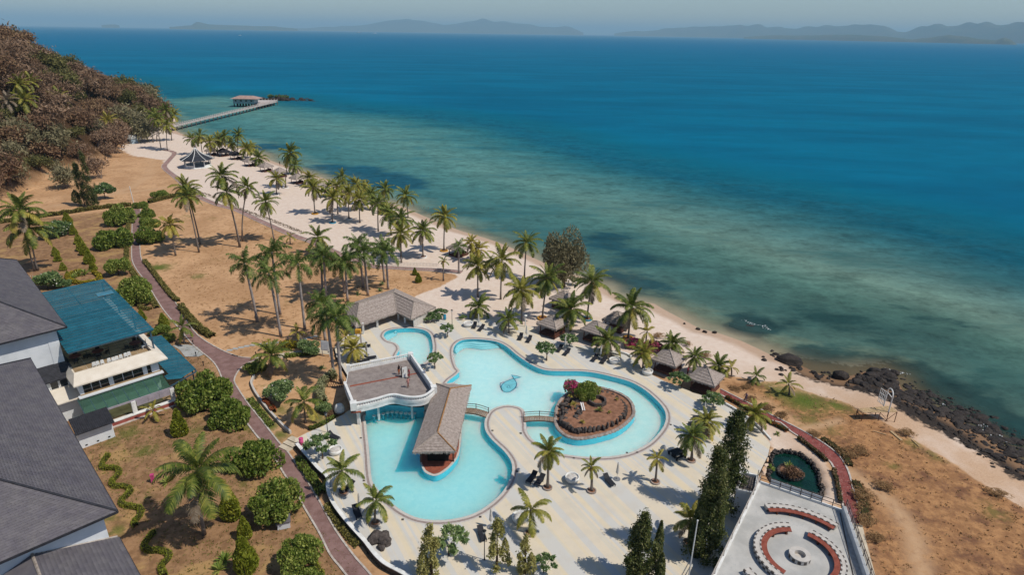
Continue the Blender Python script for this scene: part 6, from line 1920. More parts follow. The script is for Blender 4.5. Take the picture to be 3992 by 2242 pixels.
palms([((1048, 630), (1060, 290), dict(label='tall coconut palm with yellow coconuts on the striped deck', fl=2.1, n=24)), ((1462, 660), (1460, 430), dict(label='small coconut palm beside the white round daybed on striped deck', fl=1.5, n=16)), ((2062, 575), (2078, 350), dict(label='golden-yellow palm with thin trunk on the striped deck', fl=1.5, n=16, kind='y')), ((880, 1060), (890, 830), dict(label='spreading coconut palm with stone ring on the striped deck', fl=2.5, n=18)), ((2370, 1145), (2390, 930), dict(label='coconut palm with round stone ring beside the tall pole', fl=2.3, n=20))], D2, '', None, zb=ZD)
palms([((1062, 680), (1045, 460), dict(label='arching coconut palm inside the deck wall beside a lounger', fl=2.6, n=18)), ((1355, 965), (1365, 750), dict(label='coconut palm with bushy foot where the pool curves', fl=2.3, n=20))], D1, '', None, zb=ZD)
palms([((1795, 1095), (1735, 530), dict(label='big coconut palm with wide arching fronds in the hotel garden', fl=4.7, n=23, kind='g')), ((1360, 85), (1340, 0), dict(label='stubby drooping palm in front of the red planter', fl=1.7, n=10, kind='y'))], C4, '', None, zb=ZG)
palms([((1735, 820), (1715, 660), dict(label='drooping palm in paved circle beside the brown path', fl=2.6, n=14))], C3, '', None, zb=ZG)
palms([((985, 1320), (960, 960), dict(label='young coconut palm with yellow fronds in the planted bed', fl=3.0, n=16))], E5, '', None, zb=ZG)

# ---- leaf clouds
def leaf_quads(c, size, up=.35, asp=1.7, rng=None, outw=None, droop=0.0):
    n = len(c)
    rng = rng or NPR
    d = rng.normal(size=(n, 3))
    if outw is not None:
        d = d * .8 + outw * 1.1
    d[:, 2] += up - droop
    d /= np.linalg.norm(d, axis=1)[:, None]
    a = np.cross(d, rng.normal(size=(n, 3)))
    a /= np.linalg.norm(a, axis=1)[:, None] + 1e-9
    s = size * rng.uniform(.7, 1.3, (n, 1))
    V = np.stack([c - d * s * asp * .5, c + a * s * .5, c + d * s * asp * .5, c - a * s * .5], 1).reshape(-1, 3)
    F = np.arange(4 * n).reshape(-1, 4)
    return V, F
def cloud_mesh(name, mat, c, size, **kw):
    V, F = leaf_quads(c, size, **kw)
    return mesh_np(name, V, [F], mat)
def lobes(rng, n, nl, r, squash=.75, hollow=.35, flat=0.0):
    """points over the skins of many small lobes that together fill an uneven crown"""
    cen = rng.normal(size=(nl, 3))
    cen /= np.linalg.norm(cen, axis=1)[:, None]
    cen *= r * rng.uniform(.3, .86, (nl, 1))
    cen[:, 2] = np.abs(cen[:, 2]) * squash - flat
    rad = r * rng.uniform(.2, .46, nl)
    k = rng.integers(0, nl, n)
    d = rng.normal(size=(n, 3))
    d /= np.linalg.norm(d, axis=1)[:, None]
    t_ = rng.uniform(hollow, 1, (n, 1)) ** .4
    p = cen[k] + d * rad[k][:, None] * t_
    p[:, 2] = p[:, 2] * squash
    return p, d
def limbs(h, r, n, spread, mat, seed, lean=0.0, name='trunk'):
    rg = random.Random(seed)
    mb = MB()
    split = h * .45
    mb.tube([(0, 0, -.2), (lean * .3, 0, split * .5), (lean * .6, 0, split)], [r * 1.3, r, r * .85], 7)
    for k in range(n):
        a = k / n * 6.28 + rg.uniform(-.4, .4)
        L_ = spread * rg.uniform(.6, 1)
        p0 = Vector((lean * .6, 0, split * rg.uniform(.75, 1)))
        p1 = p0 + Vector((math.cos(a) * L_ * .5, math.sin(a) * L_ * .5, (h - split) * .5))
        p2 = p1 + Vector((math.cos(a + .3) * L_ * .5, math.sin(a + .3) * L_ * .5, (h - split) * .5))
        mb.tube([p0, p1, p2], [r * .6, r * .38, r * .14], 5)
    return mb.mesh(name, mat)
def crown_round(seed, n=2600, mat=None, size=.075, nl=17):
    rg = np.random.default_rng(seed)
    p, d = lobes(rg, n, nl, 1.0, .86, .45, .12)
    return cloud_mesh('crown', mat or f_leaf, p, size, outw=d, rng=rg)
CR_ROUND = [crown_round(s, 7000, f_leaf, .075) for s in range(4)]
CR_ROUNDD = [crown_round(s + 9, 5000, f_leafd, .085) for s in range(3)]
TR_ROUND = [limbs(1.0, .045, 5, .6, m_bark, s) for s in range(3)]
def round_tree(label, base, crown, rad, zb=ZG, group=None, cr=None, name='round_tree', flowers=None, nf=40):
    b = P(base, zb)
    zc = top_of(b, crown)
    d = ray(*crown)
    lx_ = d.x * b.y / d.y - b.x
    t_ = thing(name, label, 'tree', b, 0, group)
    hh = max(.6, zc - zb)
    part('trunk', RND.choice(TR_ROUND), t_, (0, 0, 0), RND.uniform(0, 6), (hh * .75, hh * .75, hh))
    part('crown', cr or RND.choice(CR_ROUND), t_, (lx_, 0, hh - rad * (.5 if name == 'round_tree' else .25)), RND.uniform(0, 6), (rad, rad, rad * (RND.uniform(1.25, 1.4) if name == 'round_tree' else RND.uniform(.85, 1.0))))
    if flowers is not None:
        part('flowers', RND.choice(flowers), t_, (lx_, 0, hh - rad * .25), RND.uniform(0, 6), rad)['kind'] = 'stuff'
    return t_
for f, b, c, r, lab in ((C2, (1110, 900), (1100, 770), 4.0, 'upper of two round clipped trees left of the brown path'), (C2, (1040, 1110), (1045, 990), 4.3, 'largest dark round tree with deep shadow left of the brown path'),
                        (C2, (1325, 745), (1325, 705), 2.3, 'small round tree at the far gate of the brown path'), (C2, (1375, 830), (1375, 780), 2.6, 'round tree second from the far gate along the path'), (C2, (1385, 930), (1385, 870), 2.8, 'round tree third from the far gate along the path'), (C2, (1420, 1080), (1385, 960), 3.3, 'dark round tree shading the path beside the yellow palm'),
                        (C2, (1115, 1375), (1095, 1250), 2.6, 'round tree beside the circular yellow hedge'), (C3, (1280, 440), (1230, 270), 3.6, 'broad round tree at the corner of the teal canopy'), (C3, (1900, 1390), (1900, 1190), 3.7, 'large bushy tree beside the lower teal canopy and path'),
                        (C3, (2150, 1560), (2140, 1420), 2.9, 'bushy tree at the path between two larger round trees'), (D1, (240, 420), (200, 260), 3.1, 'round glossy tree overhanging the kerb of the brown path'), (D1, (480, 895), (400, 660), 2.9, 'umbrella-shaped tree with visible limbs beside the meter box'),
                        (D1, (620, 1420), (610, 1180), 2.2, 'upright oval tree beside the brown path near the frame corner'), (D1, (720, 1560), (700, 1460), 1.9, 'low leafy tree at the path edge below the oval tree')):
    round_tree(lab, f(*b), f(*c), r)
def flower_pts(seed, n=26, nl=22, size=.07, mat=None):
    rg = np.random.default_rng(seed)
    p, d = lobes(rg, n * 3, nl, 1.03, .86, .97, .12)
    return cloud_mesh('flowers', mat or f_white, p, size, outw=d, asp=1.2, rng=rg)
def crown_umbrella(seed, n=1100, mat=None):
    rg = np.random.default_rng(seed)
    k = 34
    th = rg.uniform(0, 6.28, k); ph = np.sqrt(rg.uniform(0, 1, k))
    cen = np.stack([np.cos(th) * ph * .9, np.sin(th) * ph * .9, .42 * (1 - ph ** 2) + rg.uniform(-.12, .12, k)], 1)
    i = rg.integers(0, k, n)
    d = rg.normal(size=(n, 3)); d /= np.linalg.norm(d, axis=1)[:, None]
    p = cen[i] + d * np.array([.2, .2, .12]) * rg.uniform(.3, 1, (n, 1))
    return cloud_mesh('crown', mat or f_leafd, p, .14, outw=d, asp=2.2, rng=rg)
CR_UMB = [crown_umbrella(s, 950) for s in range(3)]
FL_W = [flower_pts(s + 3, 22, 22, .075) for s in range(3)]
for f, b, c, r, lab in ((D1, (865, 355), (830, 190), 1.95, 'frangipani tree with white flowers by the pink bin'), (D1, (2050, 1265), (2080, 1080), 1.9, 'dense dark frangipani beside the yellowing spire tree'), (C7, (2280, 1003), (2275, 900), 1.3, 'small frangipani with white flowers beside the small pool'), (C8, (1195, 335), (1195, 215), 1.35, 'small frangipani between white terrace and main pool'),
                        (D5, (1040, 1222), (1025, 1085), 1.75, 'rounded frangipani with a red flower beside the pool curve'), (D5, (1255, 1085), (1250, 1000), 1.6, 'frangipani with white flowers in front of a thatched hut'), (D6, (1340, 760), (1320, 655), 1.75, 'frangipani between two thatched huts on the deck'), (D6, (1640, 940), (1645, 840), 1.7, 'dark frangipani in front of the hut by the red path'),
                        (C7, (2130, 850), (2140, 790), 1.7, 'frangipani bush at the corner of the thatched hall'), (C7, (2215, 830), (2210, 760), 1.5, 'frangipani beside the blue barrel and thatched hall')):
    round_tree(lab, f(*b), f(*c), r, ZD if f is not C7 else 1.9, cr=RND.choice(CR_UMB), name='frangipani_tree', flowers=FL_W)
for f, b, c, r, lab, zb in ((C2, (990, 660), (985, 555), 3.6, 'pale blossoming frangipani beside the twin dark columns', ZG), (C2, (510, 1020), (505, 930), 4.0, 'grey frangipani dotted with white blossom behind the big palms', ZG), (E5, (590, 960), (580, 740), 2.6, 'dark frangipani with white flowers in the planted bed', ZG), (C7, (975, 1160), (960, 1085), 2.3, 'loose frangipani beside the cream side path', ZG), (C3, (450, 300), (440, 190), 3.0, 'dull green multi-stemmed shrub beside the big roof', ZG)):
    round_tree(lab, f(*b), f(*c), r, zb, cr=RND.choice(CR_ROUNDD), name='frangipani_tree', flowers=FL_W)
# conical and rounded topiary
def cone_mesh(seed, mat, n=2200, blunt=.25):
    rg = np.random.default_rng(seed)
    z = rg.uniform(0, 1, n) ** 1.35
    th = rg.uniform(0, 6.28, n)
    r = .5 * np.minimum(1, (1 - z) ** .72 + .02) * (1 + .12 * np.sin(th * 3 + seed) + .08 * np.sin(z * 14 + seed)) * np.minimum(1, .55 + z * 3)
    r *= rg.uniform(.86, 1.03, n)
    p = np.stack([r * np.cos(th), r * np.sin(th), z], 1)
    d = np.stack([np.cos(th), np.sin(th), np.full(n, .5)], 1)
    return cloud_mesh('foliage', mat, p, .075, outw=d, rng=rg)
CONES = [cone_mesh(s, f_cone) for s in range(3)]
STEM = MB().tube([(0, 0, -.1), (0, 0, .25)], .05, 6).mesh('stem', m_bark)
def topiary(label, px_base, px_top, w_ratio, zb=ZG, group=None):
    b = P(px_base, zb)
    h = max(.5, top_of(b, px_top) - zb)
    t_ = thing('topiary_cone', label, 'shrub', b, 0, group)
    part('foliage', RND.choice(CONES), t_, (0, 0, .1), RND.uniform(0, 6), (h * w_ratio, h * w_ratio, h))
    part('stem', STEM, t_)
for b, c, lab in (((1590, 215), (1575, 0), 'clipped conical shrub standing alone below the red planter'), ((2040, 945), (2010, 690), 'clipped conical shrub beside the big garden palm'), ((2160, 1120), (2135, 945), 'bright green flame-shaped shrub near the meter box'), ((2170, 1420), (2150, 1130), 'big clipped conical shrub at the lower garden edge')):
    topiary(lab, C4(*b), C4(*c), .62)
for b, c in (((640, 905), (620, 795)), ((665, 940), (650, 860)), ((697, 1000), (690, 915)), ((745, 1085), (735, 995)), ((775, 1150), (770, 1040)), ((805, 1190), (795, 1080)), ((848, 1270), (840, 1150)), ((880, 1340), (878, 1255))):
    topiary('clipped conical shrub in the curving row across the garden lawn', C2(*b), C2(*c), .85, ZG, 'curving row of clipped cones')
for b, c in (((525, 1195), (520, 1120)), ((550, 1250), (548, 1175)), ((600, 1335), (598, 1265)), ((640, 1390), (635, 1345))):
    topiary('small clipped cone on the lawn behind the big roof', C2(*b), C2(*c), .95, ZG, 'small cones behind the roof')
for f, b, c, lab in ((C7, (2005, 485), (2005, 400), 'small round-topped shrub, lower of a pair on dry ground'), (C7, (1972, 415), (1972, 350), 'small round-topped shrub, upper of a pair on dry ground'), (C3, (1545, 660), (1530, 540), 'upright leafy shrub beside the path kerb'), (C3, (1340, 600), (1320, 500), 'leafy shrub at the edge of the teal canopy')):
    topiary(lab, f(*b), f(*c), .8)
# hedges: leaf skin over a box that follows a line
def hedge(label, line, wd, h, mat, seed, zb=ZG, group=None, dens=55, size=.2, name='hedge', wavy=.12, core=True):
    rg = np.random.default_rng(seed)
    p = smooth_loop(line, 4, False)
    p = np.array(p)
    seg = np.linalg.norm(np.diff(p, axis=0), axis=1)
    cum = np.concatenate([[0], np.cumsum(seg)])
    Lh_ = cum[-1]
    n = int(Lh_ * dens * (wd + 2 * h))
    s = rg.uniform(0, Lh_, n)
    i = np.clip(np.searchsorted(cum, s) - 1, 0, len(seg) - 1)
    f_ = (s - cum[i]) / seg[i]
    c = p[i] + (p[i + 1] - p[i]) * f_[:, None]
    d = (p[i + 1] - p[i]) / seg[i][:, None]
    nr = np.stack([-d[:, 1], d[:, 0]], 1)
    th = rg.uniform(0, math.pi, n)
    ox = np.clip(np.cos(th) * 1.25, -1, 1) * wd / 2 * rg.uniform(.85, 1.05, n) * (1 + wavy * np.sin(s * 2.3 + seed))
    oz = np.clip(np.sin(th) * 1.3, 0, 1) * h * (1 + wavy * np.sin(s * 1.7 + 1)) * rg.uniform(.8, 1.03, n)
    P3 = np.c_[c + nr * ox[:, None], zb + oz]
    ow = np.c_[nr * np.cos(th)[:, None], np.sin(th)]
    o = p[len(p) // 2]
    P3[:, :2] -= o
    P3[:, 2] -= zb
    t_ = thing(name, label, 'hedge', (o[0], o[1], zb), 0, group)
    part('foliage', cloud_mesh('foliage', mat, P3, size, outw=ow, rng=rg, asp=1.4), t_)
    q = [(x - o[0], y - o[1]) for x, y in p]
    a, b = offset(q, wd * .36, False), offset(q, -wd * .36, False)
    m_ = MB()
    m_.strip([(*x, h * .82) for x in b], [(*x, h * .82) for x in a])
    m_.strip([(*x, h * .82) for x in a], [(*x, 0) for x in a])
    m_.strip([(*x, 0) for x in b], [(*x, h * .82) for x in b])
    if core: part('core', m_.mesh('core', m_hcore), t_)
    return t_
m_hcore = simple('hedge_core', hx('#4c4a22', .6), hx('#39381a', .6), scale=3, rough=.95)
hedge('zigzag clipped hedge winding across the lawn beside the roof', pts(C4, [(960, 400), (900, 480), (920, 520), (1000, 520), (1050, 540), (1030, 590), (985, 640), (1010, 680), (1090, 680), (1150, 710), (1120, 760), (1070, 800), (1080, 840), (1160, 860), (1240, 880), (1230, 940), (1180, 1000), (1200, 1030)], ZG), .6, .55, f_cone, 1, dens=130, size=.085)
hedge('zigzag clipped hedge continuing below the big palm shadow', pts(C4, [(1360, 1080), (1300, 1150), (1270, 1210), (1320, 1250), (1420, 1250), (1490, 1280), (1470, 1330), (1420, 1390), (1450, 1470)], ZG), .6, .55, f_cone, 2, dens=130, size=.085)
hedge('long low hedge crossing the lawn behind the garden', pts(C2, [(0, 895), (300, 850), (600, 810), (900, 765), (1235, 728)], ZG), 1.2, 1.1, f_hedge, 3, dens=26, size=.3)
hedge('low hedge running from the path gate towards the beach', pts(C2, [(1400, 705), (1540, 670), (1680, 640), (1830, 615)], ZG), 1.2, 1.1, f_hedge, 4, dens=26, size=.3)
hedge('dry clipped hedge lining the lawn side of the path', pts(C3, [(1360, 50), (1440, 150), (1530, 270), (1620, 380), (1680, 430)], ZG), .9, .7, f_hedge, 5, dens=40, size=.2)
hedge('thick clipped hedge between path and sunlit lawn', pts(C3, [(1700, 480), (1770, 570), (1860, 670), (1950, 740), (2005, 765)], ZG), 1.2, .9, f_hedge, 6, dens=40, size=.2)
hedge('narrow hedge along the garden side of the path', pts(C2, [(1215, 770), (1205, 950), (1195, 1100), (1190, 1250)], ZG), .9, .6, f_hedge, 7, dens=34, size=.22)
hedge('scruffy hedge beside the path near the teal canopy', pts(C3, [(1210, 90), (1290, 210), (1380, 330), (1480, 490)], ZG), .9, .6, f_hedge, 8, dens=38, size=.2)
ov = [XY(C3(790 + 150 * math.cos(a), 205 + 55 * math.sin(a)), ZG) for a in np.linspace(-.9, 4.6, 16)]
hedge('golden oval hedge ring around small palms', ov, 1.0, .7, f_yell, 9, dens=40, size=.2)
hedge('hooked dry hedge below the broad round tree', pts(C3, [(1390, 430), (1320, 440), (1330, 490), (1420, 505)], ZG), .8, .6, f_hedge, 10, size=.18)
hedge('clipped bright hedge beside the cream side path', pts(E5, [(560, 90), (680, 70), (850, 50)], ZG), 1.8, 1.1, f_yell, 11, dens=40, size=.2)
hedge('low dark shrubs lining the cream side path', pts(E5, [(640, 230), (820, 210), (1000, 190), (1180, 170)], ZG), .7, .6, f_leaf, 12, size=.18)
hedge('tall variegated pale hedge beside the terrace', pts(E5, [(1480, 560), (1320, 640), (1250, 760), (1230, 900), (1290, 1040)], ZG), 1.2, 1.3, f_pale, 13, size=.17)
hedge('rust red shrubs along the low white wall', pts(E5, [(300, 980), (390, 1050), (460, 1160)], ZG), .8, .8, f_red, 14, size=.17)
hedge('bright green ground hedge beside the path kerb', pts(E5, [(60, 930), (150, 1040), (280, 1200), (420, 1380)], ZG), .9, .35, f_leaf, 15, size=.16)
hedge('low clipped border along the deck corner by the planted bed', pts(E5, [(1470, 1240), (1330, 1310), (1180, 1390), (1040, 1440)], ZG), .6, .5, f_leaf, 16, size=.15)
hedge('weedy green strip at the foot of the stone wall', pts(D1, [(640, 380), (720, 500), (800, 600), (860, 700)], ZG), 1.0, .7, f_leaf, 17, size=.18)
hedge('grassy strip along the stone wall foot near the boulders', pts(D1, [(900, 800), (980, 930), (1080, 1060), (1200, 1190)], ZG), .8, .4, f_hedge, 18, size=.18)
hedge('clipped hedge turning beside the lower path kerb', pts(D1, [(740, 1290), (800, 1380), (860, 1470)], ZG), .6, .6, f_cone, 19, size=.15)
hedge('clipped hedge beside the round tree and path kerb', pts(D1, [(110, 100), (60, 30), (20, -60)], ZG), .6, .6, f_cone, 20, size=.15)
hedge('low pink-brown hedge between sand and lawn', pts(C6, [(430, 850), (560, 890), (640, 935), (900, 1040), (1060, 1095), (1200, 1150), (1400, 1230)], ZG), .7, .5, f_dry, 21, dens=9, size=.24, core=False)
hedge('reddish clipped shrubs along the shore path', pts(D6, [(1760, 850), (1900, 930), (2060, 1020), (2200, 1100), (2340, 1170)], ZG), .6, .55, f_red, 22, dens=14, size=.17)
hedge('row of thin dry shrubs between pond sand and red path', pts(D3, [(1470, 170), (1560, 235), (1650, 310), (1740, 390)], ZG), .5, .6, f_rust, 23, dens=22, size=.16)
hedge('dry shrub row along the red path beside the pond', pts(D3, [(1800, 470), (1830, 560), (1850, 660), (1870, 780)], ZG), .5, .6, f_rust, 24, dens=22, size=.16)
hedge('grey dry scrub along the seaward side of the red path', pts(D3, [(1700, 170), (1800, 240), (1900, 330), (1960, 430)], ZG), 1.0, .4, f_scrub, 25, dens=22, size=.2)
hedge('dark dry scrub below the end of the red path', pts(D3, [(2010, 580), (2070, 700), (2100, 850), (2110, 980)], ZG), 1.2, .4, f_scrub, 26, dens=22, size=.2)
# rosettes and bushes
def rosette(seed, mat, n=26, lw=.07):
    rg = np.random.default_rng(seed)
    V, F = [], []
    for k in range(n):
        a, e = rg.uniform(0, 6.28), rg.uniform(.25, 1.35)
        L_ = rg.uniform(.75, 1)
        d = np.array([math.cos(a) * math.cos(e), math.sin(a) * math.cos(e), math.sin(e)])
        sd = np.array([-math.sin(a), math.cos(a), 0]) * lw
        m_, t_ = d * L_ * .55, d * L_ + np.array([0, 0, -.25 * L_ * math.cos(e)])
        o = len(V)
        V += [sd * .4, -sd * .4, m_ - sd, m_ + sd, t_]
        F += [(o, o + 1, o + 2, o + 3), (o + 3, o + 2, o + 4, o + 4)]
    V = np.array(V)
    F4 = np.array([f for f in F if f[2] != f[3]])
    F3 = np.array([f[:3] for f in F if f[2] == f[3]])
    return mesh_np('leaves', V, [F4, F3], mat)
RO_G, RO_Y, RO_D = [rosette(s, f_leaf) for s in range(2)], [rosette(s + 5, f_palm_y) for s in range(2)], [rosette(s + 8, f_leafd, 40, .05) for s in range(2)]
def tuft(label, px, z, size, me, name='agave', cat='plant', group=None):
    q = P(px, z)
    t_ = thing(name, label, cat, q, RND.uniform(0, 6), group)
    part('leaves', RND.choice(me), t_, None, None, size)
    return t_
for px, z, s, me, lab in ((E3(1045, 790), ZD + .85, 1.0, RO_G, 'spiky yellow-green dracaena in middle of the pool island'), (E3(565, 680), ZD + 1.3, .9, RO_Y, 'yellow spiky plant among the island rocks'), (E3(640, 530), ZD + 1.3, .8, RO_Y, 'yellow leaved plant beside the white island chute'), (E3(495, 530), ZD + 1.3, .7, RO_Y, 'slim yellow plant on the rocky side of the pool island'), (E3(725, 1010), ZD + .85, .7, RO_Y, 'cream striped agave near the front of the pool island'), (E3(1050, 385), ZD + .5, .7, RO_Y, 'pale agave at the back rim of the pool island'), (E3(1375, 570), ZD + .85, .5, RO_Y, 'small pale agave in open island soil'), (E3(1235, 820), ZD + .85, .5, RO_Y, 'pale agave beside the dracaena on the pool island'),
                          (C4(1470, 640), ZG, 1.3, RO_G, 'broad green rosette plant beside the pink post'), (C4(1980, 1330), ZG, 1.4, RO_G, 'spiky light green plant at lower garden edge'), (C4(1930, 1410), ZG, 1.3, RO_G, 'second spiky light green plant below the first'), (E5(1265, 420), ZG, 1.0, RO_D, 'dark green cycad on bare soil near the royal palms'), (C3(740, 190), ZG, 2.0, RO_G, 'leafy palm tuft inside the golden hedge, path side'), (C3(800, 170), ZG, 2.0, RO_G, 'leafy palm tuft inside the golden hedge, middle'), (C3(690, 210), ZG, 1.6, RO_G, 'leafy palm tuft inside the golden hedge, roof side'), (C7(1640, 570), ZG, 1.1, RO_D, 'dark cycad behind the thatched hall'), (C7(1660, 510), ZG, 1.2, RO_D, 'tall dark cycad near the royal palm trunks'), (C7(1435, 600), ZG, 1.2, RO_D, 'dark cycad in the royal palm shade'), (D3(1280, 130), ZG, .7, RO_G, 'small spiky plant alone in the pond sand'), (D3(1215, 460), ZG - .2, 1.0, RO_G, 'reedy yellow-green plant at the pond edge'), (D3(1390, 440), 1.5, 1.1, RO_G, 'green reeds on top of the pond islet')):
    tuft(lab, px, z, s, me)
def bush(label, px, z, r, cr, fl=None, name='bush', group=None, hs=.75):
    q = P(px, z)
    t_ = thing(name, label, 'shrub', q, RND.uniform(0, 6), group)
    part('foliage', cr, t_, (0, 0, r * .35), None, (r, r, r * hs))
    if fl: part('flowers', fl, t_, (0, 0, r * .4), None, (r, r, r * hs))['kind'] = 'stuff'
    return t_
CR_MAG = crown_round(51, 1500, f_leafd, .12)
FL_MAG = [flower_pts(61, 420, 22, .13, f_magenta), flower_pts(62, 200, 22, .12, f_magenta)]
CR_BR = [crown_round(s + 70, 1500, f_scrub, .075) for s in range(3)]
CR_RU = [crown_round(s + 80, 1500, f_rust, .1) for s in range(2)]
bush('dense green bush on the pool island behind the well', E3(800, 500), ZD + .8, 2.0, CR_ROUND[1], None, hs=1.1)
bush('magenta bougainvillea spilling over the pool island rocks', E3(520, 390), ZD + .9, 1.5, CR_MAG, FL_MAG[0], 'bougainvillea', hs=.8)
bush('magenta bougainvillea in the fenced bed beside a thatched hut', D5(1850, 1090), ZG + .1, 1.6, CR_MAG, FL_MAG[0], 'bougainvillea')
bush('sparser pink bougainvillea behind the short palm', D5(2040, 1120), ZG + .1, 1.8, CR_RU[0], FL_MAG[1], 'bougainvillea')
bush('leafless scrubby bush beside the bougainvillea', D5(1960, 1180), ZG + .1, 1.6, CR_BR[0])
bush('dry brown bush at the foot of the casuarina', D5(1030, 470), ZG, 1.8, CR_BR[1])
bush('small rounded green shrub at the deck edge near the lamp', D5(255, 830), ZD, .9, CR_ROUNDD[0])
bush('brown bushy shrub on the pond islet', D3(1420, 520), 1.5, 1.3, CR_RU[1])
bush('dull green bush beside the teal canopy and roof', C3(570, 290), ZG, 2.2, CR_ROUNDD[1])
bush('leafy bush beside the drooping path palm', C3(1510, 720), ZG, 1.8, CR_ROUND[0])
bush('yellow-green round shrub beside the low beach hedge', C2(1520, 655), ZG, 2.8, CR_ROUND[2], None, hs=.9)
bush('dark round shrub under the casuarina', D5(1300, 480), ZG, 1.6, CR_ROUNDD[2])
bush('shadowy shrub at the foot of the royal palms', E5(1300, 1120), ZG, 1.5, CR_ROUNDD[0])
bush('low leafy shrub at the foot of the terrace lamp', E5(1420, 1200), ZG, .9, CR_RU[0])
bush('bushy shrub behind the corner palm of the planted bed', E5(180, 430), ZG, 1.8, CR_ROUND[3])
bush('green shrub against the lower teal canopy', C3(1560, 800), ZG, 1.6, CR_ROUND[1])
for k, (px, r) in enumerate([(D4(1090, 640), 1.4), (D4(900, 820), 1.1), (D4(860, 300), 1.3), (D4(1010, 1120), 1.2), (D4(920, 960), 1.4), (D4(750, 330), 1.3), (D4(1300, 130), 1.3), (D4(2150, 700), 1.3), (D4(880, 720), 1.5), (D4(440, 140), 1.1), (D6(1850, 780), 1.1), (D6(1950, 760), 1.0), (D6(2150, 960), 1.3), (D6(2280, 1030), 1.2), (D6(2000, 880), 1.1), (D6(1560, 470), 1.3), (D6(1130, 280), 1.3), (D6(1390, 350), 1.0)]):
    bush('low dry grey-brown scrub on the orange slope', px, 1.35, r, CR_BR[k % 3], None, 'dry_scrub', 'dry scrub on the slope', .34)
# dry grass: tufts over the slope and the hotel garden, nobody could count them
rg = np.random.default_rng(91)
Xc, Yc = rg.uniform(24, 66, 2000), rg.uniform(38, 84, 2000)
kp = inside(SCRUB, Xc, Yc) & ~inside(SAND, Xc, Yc) & (dist_line(TRAILS[2][0], Xc, Yc) > .9) & ~inside(DECK, Xc, Yc) & ~inside([(27, 58), (36, 53), (33, 30), (12, 30)], Xc, Yc)
X2, Y2 = rg.uniform(-62, -14, 9000), rg.uniform(40, 96, 9000)
k2 = inside(GARD, X2, Y2) & (X2 + Y2 > 12)
X3, Y3 = rg.uniform(-75, -20, 3000), rg.uniform(90, 190, 3000)
k3 = ~inside(SAND, X3, Y3) & ~inside(DECK, X3, Y3) & ~inside(PL + (PRa + PRb)[::-1], X3, Y3)
for nm, xs_, ys_, mt, sz in (('dry_grass', Xc[kp], Yc[kp], f_scrub, .11), ('garden_grass', X2[k2], Y2[k2], f_hedge, .09), ('lawn_grass', X3[k3], Y3[k3], f_scrub, .1)):
    zs = np.full(len(xs_), ZG + .03)
    c = np.repeat(np.c_[xs_, ys_, zs], 4, 0) + rg.normal(size=(len(xs_) * 4, 3)) * np.array([.11, .11, .02])
    o = part(nm, cloud_mesh(nm, mt, c, sz, up=.9, asp=2.4, rng=rg))
    o['kind'] = 'stuff'
# columnar spires, casuarina, dense dark columns
def spire(seed, mat, h, w, n, side=(), lsz=.13):
    n = int(n * 2)
    rg = np.random.default_rng(seed)
    z = rg.uniform(.02, 1, n) ** .9
    th = rg.uniform(0, 6.28, n)
    prof = np.interp(z, [0, .08, .35, .7, .92, 1], [.55, 1, .95, .7, .35, .05])
    r = w * prof * (1 + .42 * np.sin(z * 31 + np.sin(th * 2 + z * 9) * 2.5 + seed)) * rg.uniform(.25, 1, n) ** .5
    p = np.stack([r * np.cos(th), r * np.sin(th), z * h], 1)
    kc = max(18, n // 120)
    ci = rg.integers(0, kc, n)
    fl_ = (rg.random(n) < .94)[:, None]
    p = np.where(fl_, p[:kc][ci] * np.array([1.12, 1.12, 1]) + rg.normal(size=(n, 3)) * np.array([.17, .17, .3]) * w, p)
    o = np.stack([np.cos(th), np.sin(th), np.full(n, -.9)], 1)
    ps, os_ = [p], [o]
    for (x, y, z0, hh, ww) in side:
        m_ = n // 4
        zz = rg.uniform(0, 1, m_)
        tt = rg.uniform(0, 6.28, m_)
        rr = ww * np.interp(zz, [0, .2, .7, 1], [.5, 1, .7, .05]) * rg.uniform(.3, 1, m_) ** .5
        ps.append(np.stack([x + rr * np.cos(tt), y + rr * np.sin(tt), z0 + zz * hh], 1))
        os_.append(np.stack([np.cos(tt), np.sin(tt), np.full(m_, -.9)], 1))
    return cloud_mesh('crown', mat, np.concatenate(ps), lsz, outw=np.concatenate(os_), asp=2.1, up=0, rng=rg)
def spire_tree(label, base, h, w, mat, seed, n=5200, side=(), name='columnar_tree'):
    t_ = thing(name, label, 'tree', base)
    part('trunk', MB().tube([(0, 0, -.1), (0, 0, h * .9)], [.16, .03], 7).mesh('trunk', m_bark), t_)
    part('crown', spire(seed, mat, h, w, n, side), t_)
spire_tree('tall dark columnar tree overlapping the corner of the concrete terrace', (24.4, 57.0, ZD), 13.0, 1.4, f_cyp, 1, 6000, ((.6, .3, 3, 4, .7),))
q = P(D3(740, 262), 2 + 13.5)
spire_tree('tall columnar tree with olive sunlit side beside the pale pole', (q.x, q.y, ZD), 13.5, 1.35, f_cyp, 2, 6500, ((-.9, -.3, 2, 6, .8), (.7, -.6, 2, 7, .8), (-.6, .2, 0, 5, .9)))
q = P(D2(1965, 895), 2 + 8.0)
spire_tree('dark columnar tree with several spires casting shadow on striped deck', (q.x, q.y, ZD), 8.0, 1.1, f_cyp, 3, 4400, ((1.7, .2, 1, 6.3, .55), (1.9, -.8, .5, 3.8, .5), (-.6, 0, 0, 4, .6)))
q = P(D2(575, 960), 2 + 6.0)
spire_tree('thin olive spire tree beside the black lamp post', (q.x, q.y, ZD), 6.0, .85, f_olive, 4, 1100, ((.8, .2, 1, 3, .5),))
q = P(D2(845, 1105), 2 + 4.5)
